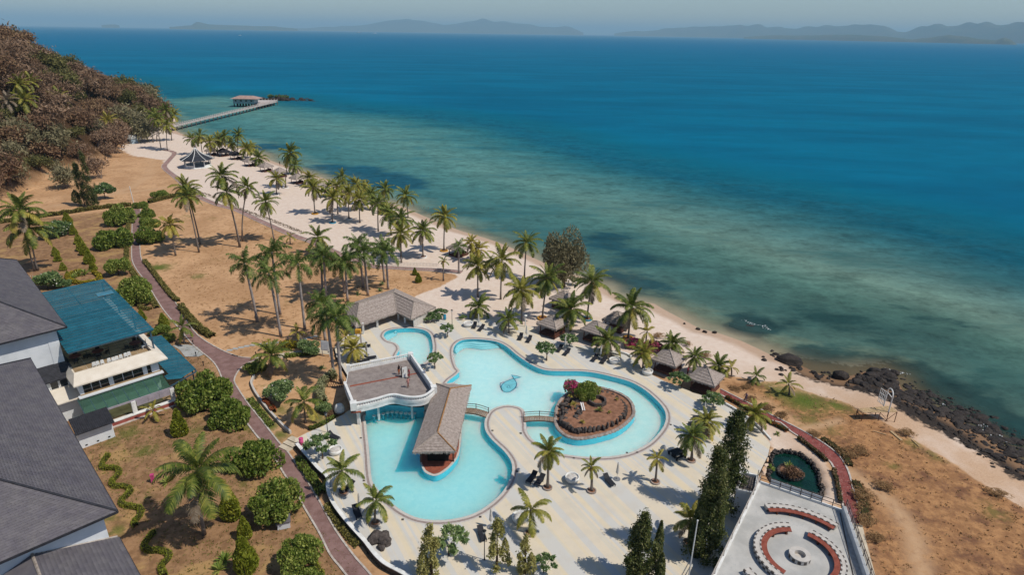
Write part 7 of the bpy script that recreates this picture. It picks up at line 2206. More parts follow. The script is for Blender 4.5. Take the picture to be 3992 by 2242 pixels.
spire_tree('sparse olive spire tree with bare twigs near the frame edge', (q.x, q.y, ZD), 4.5, .7, f_olive, 5, 800, ((.6, -.2, .3, 2.6, .6), (-.3, .1, 0, 2, .6)))
q = P(D1(1870, 1010), 2 + 6.0)
spire_tree('yellowing spire tree beside the dense dark frangipani', (q.x, q.y, ZD), 6.0, .85, f_olive, 6, 1500, ((-.8, -.3, 0, 3.4, .7),))
round_tree('small dark frangipani beside the sparse spire tree', D2(1010, 1430), D2(1030, 1310), 1.2, ZD, cr=CR_UMB[1], name='frangipani_tree', flowers=FL_W)
for b, h_, w_, lab in ((C2(880, 740), 0, 1.25, 'taller of the twin dark columnar trees on the dry lawn'), (C2(800, 730), 1, 1.35, 'shorter bushy one of the twin dark columnar trees on the lawn')):
    q = P(b, ZG)
    hh = top_of(q, C2(850, 230) if h_ == 0 else C2(785, 330)) - ZG
    spire_tree(lab, q, hh, w_, f_cyp, 11 + h_, 5000, ((-2.2, 0, 1, 4, 1.3),) if h_ else ())
# big casuarina by the water
cb = P(D5(1200, 520), ZG)
rg = np.random.default_rng(5)
n = 13000
p, d = lobes(rg, n, 40, 1.0, 1.0, .3, -.05)
p = p * np.array([5.4, 5.0, 9.2]) + np.array([0, 0, 3.2])
p[:, 2] = np.maximum(p[:, 2], .6 + rg.uniform(0, 1.5, n))
ca = thing('casuarina_tree', 'large feathery grey-green casuarina standing at the water edge', 'tree', cb)
part('crown', cloud_mesh('crown', f_cas, p, .2, outw=d * .5, up=1.0, asp=3.4, rng=rg), ca)
part('trunk', limbs(8, .32, 7, 3.5, m_bark, 8), ca)

# ---------------------------------------------------------------- wooded hill: each tree a thing of its own
def bare_tree(seed, mat, nb=9):
    rg = random.Random(seed)
    mb = MB()
    tips = []
    def grow(p, d, L_, r, lv):
        q = p + d * L_
        mb.tube([p, q], [r, r * .62], 4, False)
        tips.append(q)
        if lv:
            for _ in range(3 if lv > 1 else 3):
                e = (d + Vector((rg.gauss(0, .55), rg.gauss(0, .55), rg.gauss(.12, .3)))).normalized()
                grow(q, e, L_ * rg.uniform(.6, .82), r * .6, lv - 1)
    for k in range(3):
        grow(Vector((0, 0, -.1)), Vector((rg.gauss(0, .25), rg.gauss(0, .25), 1)).normalized(), .32, .028, 3)
    return mb.mesh('trunk', mat), tips
def wood_variant(seed, leafmat, n, size, woodmat, spread=.12, asp=1.8):
    me, tips = bare_tree(seed, woodmat)
    rg = np.random.default_rng(seed)
    tp = np.array([tuple(q) for q in tips if q.z > .35])
    c = tp[rg.integers(0, len(tp), n)] + rg.normal(size=(n, 3)) * spread
    return me, cloud_mesh('crown', leafmat, c, size, asp=asp, rng=rg)
WV = {'bare': [wood_variant(s, f_brown, 1500, .03, m_barkp, .10, 4.5) for s in (1, 2, 3)], 'rust': [wood_variant(s + 10, f_rust, 1600, .04, m_bark, .1, 2.5) for s in (1, 2)], 'green': [wood_variant(s + 20, f_forest, 2400, .05, m_bark, .11) for s in (1, 2, 3)], 'grey': [wood_variant(s + 30, f_cas, 2000, .042, m_barkp, .11, 3.2) for s in (1, 2)]}
GLAB = {'bare': ('leafless grey-brown tree on the wooded hillside', 'bare hillside trees'), 'rust': ('rusty brown dry-leaved tree on the wooded hillside', 'rusty hillside trees'), 'green': ('olive green leafy tree on the wooded hillside', 'green hillside trees'), 'grey': ('dull grey-green tree on the wooded hillside', 'grey-green hillside trees')}
def hill_tree(x, y, kind, h, lab=None, grp=None):
    z = ground_z(x, y)
    me, cr = RND.choice(WV[kind])
    t_ = thing('forest_tree', lab or GLAB[kind][0], 'tree', (x, y, z - .1), RND.uniform(0, 6), None if lab else GLAB[kind][1])
    sc_ = (h * RND.uniform(.9, 1.2), h * RND.uniform(.9, 1.2), h)
    part('trunk', me, t_, None, None, sc_)
    part('crown', cr, t_, None, None, sc_)
def seen(x, y, z):
    q = Vector((x, y, z - CAMZ))
    zc = q.dot(FW)
    return zc > 0 and abs(q.x / zc) < .86
cnt = {'bare': 0, 'rust': 0, 'green': 0, 'grey': 0}
tries = 0
placed = []
while len(placed) < 290 and tries < 9000:
    tries += 1
    x, y = RND.uniform(-330, -150), RND.uniform(165, 440)
    X_, Y_ = np.array([x]), np.array([y])
    if not inside(HILLP, X_, Y_)[0]:
        continue
    d_ = dist_line(FOOT, X_, Y_)[0]
    if d_ > 80 or dist_line(SHORE, X_, Y_)[0] < 4:
        continue
    z = ground_z(x, y)
    if not seen(x, y, z):
        continue
    sp_ = 5.0
    if any((x - a) ** 2 + (y - b) ** 2 < sp_ * sp_ for a, b in placed):
        continue
    placed.append((x, y))
    u_ = RND.random()
    low = z < 14
    nz = math.sin(x * .06 + 1.3) * math.sin(y * .05)
    if u_ < .4 + (0 if low else .08): kind = 'bare'
    elif u_ < .62: kind = 'rust'
    elif u_ < .78 + .1 * nz: kind = 'grey' if low else 'bare'
    else: kind = 'green'
    if cnt[kind] >= 290:
        kind = 'green'
    cnt[kind] += 1
    hill_tree(x, y, kind, RND.choice([5, 6.5, 7.5, 8.5, 10, 12.5]) * RND.uniform(.9, 1.1))
for f, b, h, kind, lab in ((C1, (1180, 1290), 13, 'grey', 'big dull green tree above the beach shack'), (C1, (1300, 1300), 14, 'grey', 'spreading grey-green tree over the beach end'), (C1, (1400, 1330), 11, 'grey', 'many-stemmed tree with dark bush at its foot on sand'), (C1, (1120, 1330), 10, 'green', 'leafy tree crowding behind the beach shack'), (C2, (620, 560), 8, 'grey', 'low spreading tree with dark shadow on the dry lawn'), (C2, (960, 470), 9, 'bare', 'leafless spreading tree behind the twin dark columns'), (C2, (420, 420), 9, 'rust', 'rusty tree at the foot of the hill'), (C2, (120, 620), 10, 'grey', 'big dull tree at the foot of the hill near the trail'), (C2, (230, 560), 8, 'green', 'leafy tree beside the dull one at the hill foot')):
    q = P(f(*b), ZG)
    hill_tree(q.x, q.y, kind, h, lab)
for px, fl_, k_, lab in (((590, 1090), 5.5, 'c', 'bright fan-like palm among bare hillside trees'), ((230, 990), 5.0, 'c', 'green palm high on the hillside beside the dead grey palm'), ((270, 1140), 6.0, 'c', 'broad green palm low on the hillside'), ((1040, 1290), 5.0, 'y', 'yellow palm at the foot of the hill behind the beach'), ((330, 960), 4.5, 'c', 'second green palm among hillside scrub'), ((125, 1160), 4.5, 'd', 'dead grey palm on the hillside')):
    u0 = ray(*C1(*px))
    # walk the ray down to the slope
    q = None
    for s in np.arange(120, 420, 1.0):
        pt = Vector((0, 0, CAMZ)) + u0 * s
        if pt.z < ground_z(pt.x, pt.y):
            q = pt
            break
    if q is None:
        continue
    t_ = thing('hill_palm', lab, 'palm tree', (q.x, q.y, ground_z(q.x, q.y)))
    hh = 7.0
    part('trunk', MB().tube([(0, 0, -.3), (.2, 0, hh * .5), (.1, 0, hh)], [.3, .22, .2], 7).mesh('trunk', m_trunk_g), t_)
    for k in range(20):
        lv = min(6, int(k / 20 * 7))
        part('frond', FR[k_][lv], t_, (.1, 0, hh), (0, 0, k * 2.4), fl_ * RND.uniform(.85, 1.1))
# ---------------------------------------------------------------- pool furniture
m_sling = simple('black_sling', hx('#303138', .8), hx('#26272d', .8), scale=5, rough=.7)
m_canvas = simple('pale_canvas', hx('#d9d5cf', .85), hx('#bdb8b2', .85), scale=3, rough=.9)
m_basestone = simple('grey_base', hx('#8d9096', .8), rough=.8)
lo_seat = MB().box((0, -.28, .33), (.66, 1.36, .06)).mesh('seat', m_sling)
lo_back = MB().box((0, .66, .5), (.66, .72, .05), 0, .55).mesh('backrest', m_sling)
lo_leg = MB().box((0, 0, .16), (.06, .06, .32)).mesh('leg', m_black)
lo_frame = MB().box((-.33, -.25, .3), (.05, 1.45, .07)).box((.33, -.25, .3), (.05, 1.45, .07)).mesh('frame', m_black)
def lounger(label, head_px, foot_px, z=ZD, group=None):
    h, f = P(head_px, z + .35), P(foot_px, z + .35)
    d = h - f
    t_ = thing('sun_lounger', label, 'sun lounger', (*((h + f) / 2)[:2], z), math.atan2(d.y, d.x) - math.pi / 2, group)
    part('seat', lo_seat, t_); part('backrest', lo_back, t_); part('frame', lo_frame, t_)
    for x in (-.3, .3):
        for y in (-.9, .3):
            part('leg', lo_leg, t_, (x, y, 0))
    return t_
par_pole = MB().tube([(0, 0, 0), (0, 0, 2.5)], .03, 6).mesh('pole', m_white)
par_can = MB().lathe([(.03, 2.55), (.1, 2.3), (.14, 1.7), (.2, 1.0), (.1, .85)], 10).mesh('folded_canopy', m_canvas)
par_base = MB().lathe([(.42, 0), (.42, .07), (.1, .1), (.06, .25)], 14).mesh('base', m_basestone)
def parasol(label, px, z=ZD):
    q = P(px, z)
    t_ = thing('closed_parasol', label, 'parasol', q, RND.uniform(0, 6))
    part('pole', par_pole, t_); part('folded_canopy', par_can, t_); part('base', par_base, t_)
for h, f, lab in ((E6(85, 700), E6(20, 840), 'black lounger left of the closed parasol by the lamp stands'), (E6(290, 760), E6(200, 890), 'black lounger right of the closed parasol by the lamp stands'), (E6(990, 970), E6(880, 1100), 'black lounger below the frangipani by the curved pool edge'), (E6(1165, 1050), E6(1030, 1175), 'black lounger paired beside a white closed parasol under frangipani'), (E6(1790, 1180), E6(1660, 1320), 'black lounger before the hut with short palm, shaded one'), (E6(1985, 1220), E6(1870, 1370), 'black lounger beside the white daybed and short palm')):
    lounger(lab, h, f)
for f, hs_ in ((D5, [((372, 862), (350, 915), 'black lounger beside the white daybed near the deck lamp'), ((450, 890), (400, 935), 'black lounger paired beside the palm above the pool head')]),
               (D2, [((925, 500), (875, 560), 'black lounger in shade of the palm with coconuts'), ((1000, 525), (950, 590), 'second black lounger under the palm with coconuts'), ((1590, 515), (1665, 600), 'single dark lounger beside closed parasol on striped deck'), ((420, 1030), (440, 1090), 'dark lounger beside the black lamp post')]),
               (D6, [((1570, 1015), (1460, 1030), 'grey lounger nearer the frangipani beside the small palm'), ((1530, 1070), (1420, 1085), 'grey lounger next to the small palm with stone ring')]),
               (C7, [((1470, 1080), (1530, 1075), 'black lounger by the yellow lifeguard box'), ((1535, 1190), (1570, 1185), 'black lounger beside the white terrace rail'), ((1470, 1225), (1510, 1220), 'low black lounger at the terrace corner')]),
               (D1, [((945, 130), (985, 150), 'small black lounger beside the lamp near the pool'), ((1130, 595), (1060, 640), 'black lounger under the arching palm inside the deck wall'), ((1170, 820), (1200, 890), 'black lounger in shade of the palm at the pool curve')])):
    for a, b, lab in hs_:
        lounger(lab, f(*a), f(*b))
for px, lab in ((E6(185, 800), 'closed white parasol between loungers by the lamp stands'), (E6(1055, 1060), 'closed white parasol between loungers under the frangipani'), (E6(1855, 1270), 'closed white parasol between loungers before the hut'), (D5(400, 900), 'closed white parasol between loungers above the pool head'), (D2(1700, 548), 'closed grey parasol beside the single dark lounger'), (D2(975, 540), 'closed parasol half hidden in the palm with coconuts'), (D6(1548, 1030), 'closed parasol beside the grey loungers'), (D3(395, 290), 'closed parasol beside the dark picnic table'), (D1(1215, 850), 'closed parasol in the palm shade at the pool curve'), (C7(1520, 1170), 'closed parasol between loungers near the white terrace'), (D2(515, 1000), 'closed parasol behind the dark lounger by the lamp post')):
    parasol(lab, px)
tb_s = MB().lathe([(.55, 0), (.78, .12), (.86, .4), (.88, .62), (.8, .66), (.74, .6), (.7, .42)], 24, (0, 0, 0), False).mesh('shell', m_white, True)
tb_c = MB().lathe([(.72, .4), (.7, .46), (.2, .48)], 22).mesh('cushion', m_canvas, True)
for px, lab in ((D5(300, 895), 'round white tub daybed near the sand and the deck lamp'), (D5(1675, 1240), 'round white tub daybed beside a short palm and curved edging'), (D5(1985, 1345), 'round white tub daybed in front of a thatched hut'), (D2(1278, 560), 'round white tub daybed alone on the striped deck'), (D2(785, 935), 'round white tub daybed half under a spreading palm'), (D1(985, 300), 'round white tub daybed under the frangipani by the pink bin')):
    q = P(px, ZD)
    t_ = thing('tub_daybed', lab, 'daybed', (q.x, q.y, ZD), RND.uniform(0, 6))
    part('shell', tb_s, t_); part('cushion', tb_c, t_)
q = P(D3(335, 330), ZD)
pt = thing('picnic_table', 'dark table with benches beside the palm near the parasol', 'table', (q.x, q.y, ZD), .5)
part('table_top', MB().box((0, 0, .72), (1.7, .9, .08)).mesh('table_top', m_black), pt)
for y in (-.75, .75):
    part('bench', MB().box((0, y, .44), (1.7, .32, .07)).box((-.7, y, .22), (.08, .3, .42)).box((.7, y, .22), (.08, .3, .42)).mesh('bench', m_black), pt)
for x in (-.6, .6):
    part('leg', MB().box((x, 0, .35), (.1, .7, .7)).mesh('leg', m_black), pt)
# lamps
def lamp(label, base, top, z, name='street_lamp'):
    b = P(base, z)
    h = max(2.0, top_of(b, top) - z)
    t_ = thing(name, label, 'lamp', (b.x, b.y, z))
    part('post', MB().tube([(0, 0, 0), (0, 0, .4), (0, 0, h - .45)], [.09, .05, .04], 7).mesh('post', m_black), t_)
    ln = part('lantern', MB().lathe([(.08, 0), (.16, .08), (.2, .36), (.1, .42)], 6).mesh('lantern', m_glassr), t_, (0, 0, h - .45))
    part('lantern_cap', MB().lathe([(.23, 0), (.05, .13), (.02, .2)], 6).mesh('lantern_cap', m_black), ln, (0, 0, .4))
lamp('black lantern post between the small pool and the sand', C7(2322, 895), C7(2322, 745), ZD)
lamp('black lantern post on the striped deck near olive spire tree', D2(455, 1308), D2(440, 1030), ZD)
lamp('black lantern post at the deck corner by the planted bed', C8(188, 935), C8(178, 745), ZD)
lamp('black lantern post beside loungers near the royal palms', C7(1525, 1195), C7(1520, 1050), ZD)
for px, lab in ((D5(735, 860), 'white globe lamp stand on sand nearer the dark palm'), (D5(838, 925), 'white globe lamp stand beside the concrete slab')):
    q = P(px, ZG)
    t_ = thing('globe_lamp', lab, 'lamp', (q.x, q.y, ZG))
    part('post', MB().tube([(0, 0, 0), (0, 0, 2.6)], [.12, .08], 8).mesh('post', m_white), t_)
    part('globe', MB().lathe([(.08, 0), (.3, .1), (.32, .22), (.1, .34)], 12).mesh('globe', m_white, True), t_, (0, 0, 2.55))
for px, lab in ((C3(1845, 940), 'short dark bollard light on the paved corner'), (C3(1915, 1030), 'short dark bollard light near the large bushy tree'), (E5(162, 210), 'short dark bollard light on sand at the junction'), (D1(755, 1160), 'short dark bollard light beside the lower path'), (C3(1818, 830), 'short dark bollard light by the paved palm circle')):
    q = P(px, ZG)
    t_ = thing('bollard_light', lab, 'lamp', (q.x, q.y, ZG))
    part('post', MB().lathe([(.07, 0), (.06, .6)], 8).mesh('post', m_black), t_)
    part('head', MB().lathe([(.1, .6), (.1, .8), (.03, .86)], 8).mesh('head', m_black), t_)
# bins, boxes, signs
m_pink = simple('pink_plastic', hx('#d4568a', .85), hx('#bf467a', .85), scale=2, rough=.5)
m_blue = simple('blue_plastic', hx('#2f93b8', .85), rough=.5)
m_yel = simple('yellow_board', hx('#d9a33a', .85), hx('#c08c2c', .85), rough=.6)
q = P(D1(665, 220), ZD)
t_ = thing('litter_bin', 'pink cylindrical bin at the top of the deck steps', 'bin', q)
part('body', MB().lathe([(.26, 0), (.28, .9)], 16).mesh('body', m_pink, True), t_)
part('rim', MB().lathe([(.29, .88), (.29, .95), (.2, .97)], 16).mesh('rim', m_pink, True), t_)
q = P(C4(1348, 635), ZG)
t_ = thing('marker_post', 'pink box-shaped post on the lawn near the zigzag hedge', 'post', q, .3)
part('body', MB().box((0, 0, .55), (.34, .34, 1.1)).mesh('body', m_pink), t_)
part('cap', MB().box((0, 0, 1.12), (.4, .4, .06)).mesh('cap', m_pink), t_)
q = P(C7(2252, 835), ZD)
t_ = thing('barrel', 'blue barrel beside the frangipani at the deck edge', 'barrel', q)
part('body', MB().lathe([(.26, 0), (.3, .25), (.3, .65), (.26, .95)], 16).mesh('body', m_blue, True), t_)
part('lid', MB().lathe([(.27, .95), (.27, 1.0)], 16).mesh('lid', m_blue), t_)
q = P(D1(500, 1010), ZG)
t_ = thing('meter_box', 'white utility box with sloping dark lid in the garden', 'box', q, .35)
part('body', MB().box((0, .3, .45), (1.3, .9, .9)).mesh('body', m_wallw), t_)
part('lid', MB().box((0, .3, .98), (1.55, 1.15, .1), 0, .18).mesh('lid', m_shingle), t_)
q = P(E1(860, 1130), ZD)
t_ = thing('lifeguard_box', 'yellow box on tall thin legs beside the thatched hall', 'lookout', q)
part('box', MB().box((0, 0, 2.5), (.9, .7, .7)).mesh('box', m_yel), t_)
for x in (-.35, .35):
    for y in (-.25, .25):
        part('leg', MB().box((x, y, 1.1), (.07, .07, 2.2)).mesh('leg', m_wood), t_)
q = P(E1(305, 1330), ZG)
t_ = thing('notice_board', 'white notice board on two posts beside the royal palm trunks', 'sign', q, -.25)
part('board', MB().box((0, 0, 2.0), (1.5, .06, 1.7), 0, -.15).mesh('board', m_white), t_)
part('printed_sheet', MB().box((0, -.05, 2.0), (1.2, .02, 1.35), 0, -.15).mesh('printed_sheet', m_louver), t_)
for x in (-.65, .65):
    part('post', MB().box((x, .05, 1.1), (.08, .08, 2.3)).mesh('post', m_white), t_)
q = P(C2(1260, 715), ZG)
t_ = thing('thin_pole', 'thin white pole standing at the far path gate', 'pole', q)
part('shaft', MB().tube([(0, 0, 0), (-.2, 0, top_of(q, C2(1228, 545)) - ZG)], .1, 6).mesh('shaft', m_white), t_)
part('foot', MB().box((0, 0, .1), (.4, .4, .2)).mesh('foot', m_kerb), t_)
# round kerbs at the feet of beach and deck palms
kerb_me = [MB().lathe([(.75, 0), (.75, .28), (.6, .28), (.6, .1)], 16, (0, 0, 0), False).mesh('ring', m_) for m_ in (m_white, m_yel, m_blue)]
soil_me = MB().lathe([(.6, .12), (.6, .14)], 16).mesh('soil', m_soil)
for f, q_, k, lab in ((D5, (75, 190), 1, 'yellow'), (D5, (1000, 828), 1, 'yellow'), (D5, (1420, 835), 2, 'blue'), (D5, (1805, 1018), 1, 'yellow'), (C6, (1515, 1048), 1, 'yellow'), (C6, (1680, 1132), 2, 'blue'), (C6, (1835, 1097), 0, 'white'), (C6, (1240, 803), 0, 'white'), (C6, (1155, 868), 0, 'white'), (C7, (2048, 250), 0, 'white')):
    q = P(f(*q_), ZG)
    q.z = max(.1, ground_z(q.x, q.y)) - .05
    t_ = thing('palm_kerb', lab + ' painted round kerb at the foot of a beach palm', 'kerb', q, 0, lab + ' palm kerbs')
    part('ring', kerb_me[k], t_, None, None, 1.3); part('soil', soil_me, t_, None, None, 1.3)
ring_d = MB().lathe([(.5, 0), (.5, .16), (.38, .16), (.38, .06)], 16, (0, 0, 0), False).mesh('ring', m_rimstone)
soil_d = MB().lathe([(.38, .08), (.38, .1)], 16).mesh('soil', m_soil)
for f, q_ in ((D2, (1048, 632)), (D2, (1462, 662)), (D2, (2062, 577)), (D2, (880, 1063)), (D2, (2370, 1150)), (D6, (1570, 1207)), (D6, (1435, 1442)), (D1, (1355, 968)), (D1, (1062, 682))):
    q = P(f(*q_), ZD)
    t_ = thing('stone_ring', 'low stone planting ring at the foot of a deck palm', 'planter', q, 0, 'stone rings on the deck')
    part('ring', ring_d, t_, None, None, 1.15); part('soil', soil_d, t_, None, None, 1.15)
# white curved edging and fence by the bougainvillea bed
cw = pts(D5, [(1690, 1128), (1740, 1150), (1800, 1170), (1835, 1195)], ZD)
t_ = thing('curved_edging', 'white curved edging beside the daybed and flower bed', 'edging', (*cw[1], ZD))
o = band(cw, .3, .35, ZD - .02, m_white, 'wall', None); o.parent = t_; o.matrix_parent_inverse = Matrix.Translation(-Vector(t_.location))
def fence(label, line, n, h, zb):
    t_ = thing('picket_fence', label, 'fence', (*line[0], zb))
    p = [Vector((*q, 0)) - Vector((*line[0], 0)) for q in line]
    L_ = [0]
    for a, b in zip(p[:-1], p[1:]): L_.append(L_[-1] + (b - a).length)
    me = MB().box((0, 0, h / 2), (.06, .06, h)).mesh('picket', m_pale_edge)
    for k in range(n):
        s = L_[-1] * k / (n - 1)
        i = max(j for j in range(len(p) - 1) if L_[j] <= s + 1e-6)
        q = p[i].lerp(p[i + 1], min(1, (s - L_[i]) / max(1e-6, L_[i + 1] - L_[i])))
        part('picket', me, t_, q)
    for a, b in zip(p[:-1], p[1:]):
        part('rail', MB().bar(a + Vector((0, 0, h * .75)), b + Vector((0, 0, h * .75)), .04).mesh('rail', m_pale_edge), t_)
fence('low white picket fence along the sandy path behind the lawn', pts(C7, [(1740, 325), (1900, 328), (2050, 330), (2190, 335)], ZG), 34, .8, ZG)
fence('low white picket fence on the lawn side of the sandy path', pts(C7, [(1760, 360), (1950, 368), (2150, 378), (2300, 388)], ZG), 34, .7, ZG)
# boulders on the deck
bl = P(D1(1400, 1150), ZD)
for k, (x, y, s, z) in enumerate(((-.5, .35, 1.05, .5), (.3, .5, .9, .45), (.75, .15, .6, .35), (.55, -.15, .5, .25), (.3, -.75, .55, .2), (.9, -.3, .4, .2))):
    tag(part('boulder', ROCKS[k % 5], None, (bl.x + x, bl.y + y, ZD + z * .6), k * 1.3, (s, s * .85, s * .8)), ('largest dark boulder of the heap beside the deck wall', 'second large dark boulder in the heap on the deck', 'medium split boulder on the side of the heap', 'small boulder wedged at the front of the heap', 'flat separate boulder below the heap', 'smallest pale boulder at the edge of the heap')[k], 'boulder')
# ---------------------------------------------------------------- rocky shore
def rock_at(px, s, lab, grp, z=None, mesh=None, flat=.75):
    q = P(px, .1)
    zz = max(-.2, ground_z(q.x, q.y)) if z is None else z
    return tag(part('shore_rock', mesh or RND.choice(LAVA), None, (q.x, q.y, zz + s * .15), (RND.uniform(-.2, .2), RND.uniform(-.2, .2), RND.uniform(0, 6)), (s * RND.uniform(.85, 1.2), s * RND.uniform(.8, 1.1), s * flat)), lab, 'rock', grp)
rock_at(D7(410, 505), 1.9, 'big rounded lava boulder alone at the end of the sand', None)
rock_at(D7(885, 640), 1.6, 'pointed black boulder standing in shallow water', None)
PILE = pts(D7, [(980, 640), (1120, 610), (1200, 570), (1340, 570), (1420, 640), (1400, 740), (1300, 770), (1250, 830), (1080, 830), (1030, 760)], .1)
px0, px1 = min(q[0] for q in PILE), max(q[0] for q in PILE)
py0, py1 = min(q[1] for q in PILE), max(q[1] for q in PILE)
k = 0
while k < 85:
    x, y = RND.uniform(px0, px1), RND.uniform(py0, py1)
    if inside(PILE, np.array([x]), np.array([y]))[0]:
        s = RND.choice([.45, .6, .7, .9, 1.1])
        tag(part('shore_rock', RND.choice(LAVA), None, (x, y, RND.uniform(-.05, .4)), (RND.uniform(-.3, .3), RND.uniform(-.3, .3), RND.uniform(0, 6)), (s * 1.1, s, s * .62)), 'black lava rock in the heap jutting into the water', 'rock', 'lava heap by the platform')
        k += 1
BELT = pts(D7, [(1420, 740), (1650, 830), (1900, 930), (2150, 1050), (2350, 1180), (2600, 1380)], .1)
for k in range(170):
    t_ = RND.random() * (len(BELT) - 1)
    i = int(t_)
    a, b = Vector(BELT[i]), Vector(BELT[i + 1])
    q = a.lerp(b, t_ - i) + Vector((RND.gauss(-1.0, 2.6), RND.gauss(-1.0, 2.2)))
    z = ground_z(q.x, q.y)
    if z > .75 or z < -.55:
        continue
    s = RND.choice([.3, .35, .45, .55, .7, .95])
    tag(part('shore_rock', RND.choice(LAVA), None, (q.x, q.y, max(z, -.25) + s * .02), (RND.uniform(-.3, .3), RND.uniform(-.3, .3), RND.uniform(0, 6)), (s * 1.35, s, s * .42)), 'black lava rock in the wave-washed belt along the slope', 'rock', 'lava belt along the slope')
for k in range(46):
    i = RND.choice([(250, 440, 110), (480, 560, 140), (650, 620, 120), (780, 660, 80), (950, 720, 60), (330, 600, 60)])
    rock_at(D7(i[0] + RND.gauss(0, i[2] * .5), i[1] + RND.gauss(0, 24)), RND.choice([.25, .32, .4, .55]), 'small dark stone scattered at the wet sand edge', 'small stones on the sand')
tag(part('reef_rock', LAVA[2], None, (*XY(D6(2010, 172)), -.26), -.25, (4.4, 2.6, .42)), 'flat black reef rock awash in the green shallows', 'rock')
for k, (a, b) in enumerate((((1500, 205), .5), ((1560, 235), .5), ((1655, 235), .5), ((1370, 155), .35))):
    rock_at(D6(*a), b, 'small brown stone on the pale beach', 'brown stones on the beach')
# loose rubble between the big rocks, too many to count
rg = np.random.default_rng(77)
V0 = np.array([tuple(v.co) for v in rock_mesh(3, m_rockb, 1).vertices]); F0 = None
_m = rock_mesh(3, m_rockb, 1)
F0 = np.array([tuple(f.vertices) for f in _m.polygons])
Vs, Fs = [], []
for k in range(800):
    i = rg.integers(0, len(BELT) - 1)
    q = np.array(BELT[i]) + (np.array(BELT[i + 1]) - np.array(BELT[i])) * rg.random() + rg.normal(size=2) * np.array([3.0, 2.6]) - .6
    z = ground_z(q[0], q[1])
    if z > .6 or z < -.3:
        continue
    s = rg.uniform(.08, .3) * rg.choice([.7, 1, 1.6])
    a = rg.uniform(0, 6.28)
    Rm = np.array([[math.cos(a), -math.sin(a), 0], [math.sin(a), math.cos(a), 0], [0, 0, .7]])
    Fs.append(F0 + len(Vs) * len(V0))
    Vs.append(V0 @ Rm.T * s * rg.uniform(.7, 1.3, 3) + np.array([q[0], q[1], max(z, -.08) + .04]))
tag(part('reef_rubble', mesh_np('reef_rubble', np.concatenate(Vs), [np.concatenate(Fs)], m_rockb)), kind='stuff')
# white foam: thin broken water at the rock and the belt
m_foam = simple('sea_foam', hx('#f2f5f5', 1.0), rough=.9)
def foam(name_label, line, wd, seed):
    rg = random.Random(seed)
    mb = MB()
    for a, b in zip(line[:-1], line[1:]):
        a, b = Vector((*a, .03)), Vector((*b, .03))
        for k in range(int((b - a).length / .12) + 1):
            q = a.lerp(b, rg.random()) + Vector((rg.gauss(0, wd), rg.gauss(0, wd), rg.uniform(0, .12)))
            r = rg.uniform(.03, .11)
            mb.lathe([(r, 0), (r * .7, .03), (r * .2, .05)], 5, q)
    o = part('sea_foam', mb.mesh('sea_foam', m_foam))
    return tag(o, kind='stuff')
foam('', pts(D6, [(1930, 118), (1970, 135), (2010, 158), (2070, 165), (2120, 175), (2150, 200), (2175, 212)]), .22, 1)
foam('', pts(D7, [(1275, 565), (1330, 575), (1400, 610), (1450, 600), (1510, 615)]), .22, 2)
for k in range(12):
    a = (RND.uniform(1800, 2500), 0)
    y = np.interp(a[0], [1700, 2600], [860, 1330]) + RND.uniform(-40, 60)
    foam('', pts(D7, [(a[0], y), (a[0] + 25, y + 12)]), .14, 10 + k)
# planks and driftwood on the slope
for a, b, lab in (((1350, 1140), (1450, 1225), 'weathered pale plank lying on the slope below the platform'), ((1190, 1140), (1310, 1175), 'thin bamboo pole lying on dry grass'), ((1540, 1215), (1610, 1280), 'thin stick lying near the slope edge')):
    a, b = P(D7(*a), ZG), P(D7(*b), ZG)
    d = b - a
    tag(part('driftwood', MB().box((0, 0, .06), (d.length, .35 if 'plank' in lab else .1, .08)).mesh('driftwood', m_bamboo), None, ((a.x + b.x) / 2, (a.y + b.y) / 2, ground_z(a.x, a.y) + .02), math.atan2(d.y, d.x)), lab, 'driftwood')
# ---------------------------------------------------------------- boats far out
def boat(label, px, L_, hullm):
    q = P(px, 0)
    t_ = thing('ferry' if L_ > 60 else 'motor_boat', label, 'boat', q, .1)
    part('hull', MB().add([(-L_ / 2, -L_ * .07, 0), (L_ * .35, -L_ * .07, 0), (L_ / 2, 0, 0), (L_ * .35, L_ * .07, 0), (-L_ / 2, L_ * .07, 0), (-L_ / 2, -L_ * .08, L_ * .07), (L_ * .38, -L_ * .08, L_ * .07), (L_ * .56, 0, L_ * .1), (L_ * .38, L_ * .08, L_ * .07), (-L_ / 2, L_ * .08, L_ * .07)], [(0, 1, 6, 5), (1, 2, 7, 6), (2, 3, 8, 7), (3, 4, 9, 8), (4, 0, 5, 9), (5, 6, 7, 8, 9)]).mesh('hull', hullm), t_)
    part('cabin', MB().box((L_ * .1, 0, L_ * .11), (L_ * .4, L_ * .12, L_ * .09)).box((L_ * .2, 0, L_ * .18), (L_ * .15, L_ * .1, L_ * .06)).mesh('cabin', m_white), t_)
boat('dark ship with white deckhouse in front of the far island', C5(732, 233), 110, m_lino)
boat('small white boat in front of the far island', C5(848, 238), 70, m_white)
boat('tiny white boat on open blue water', C1(2255, 330), 22, m_white)
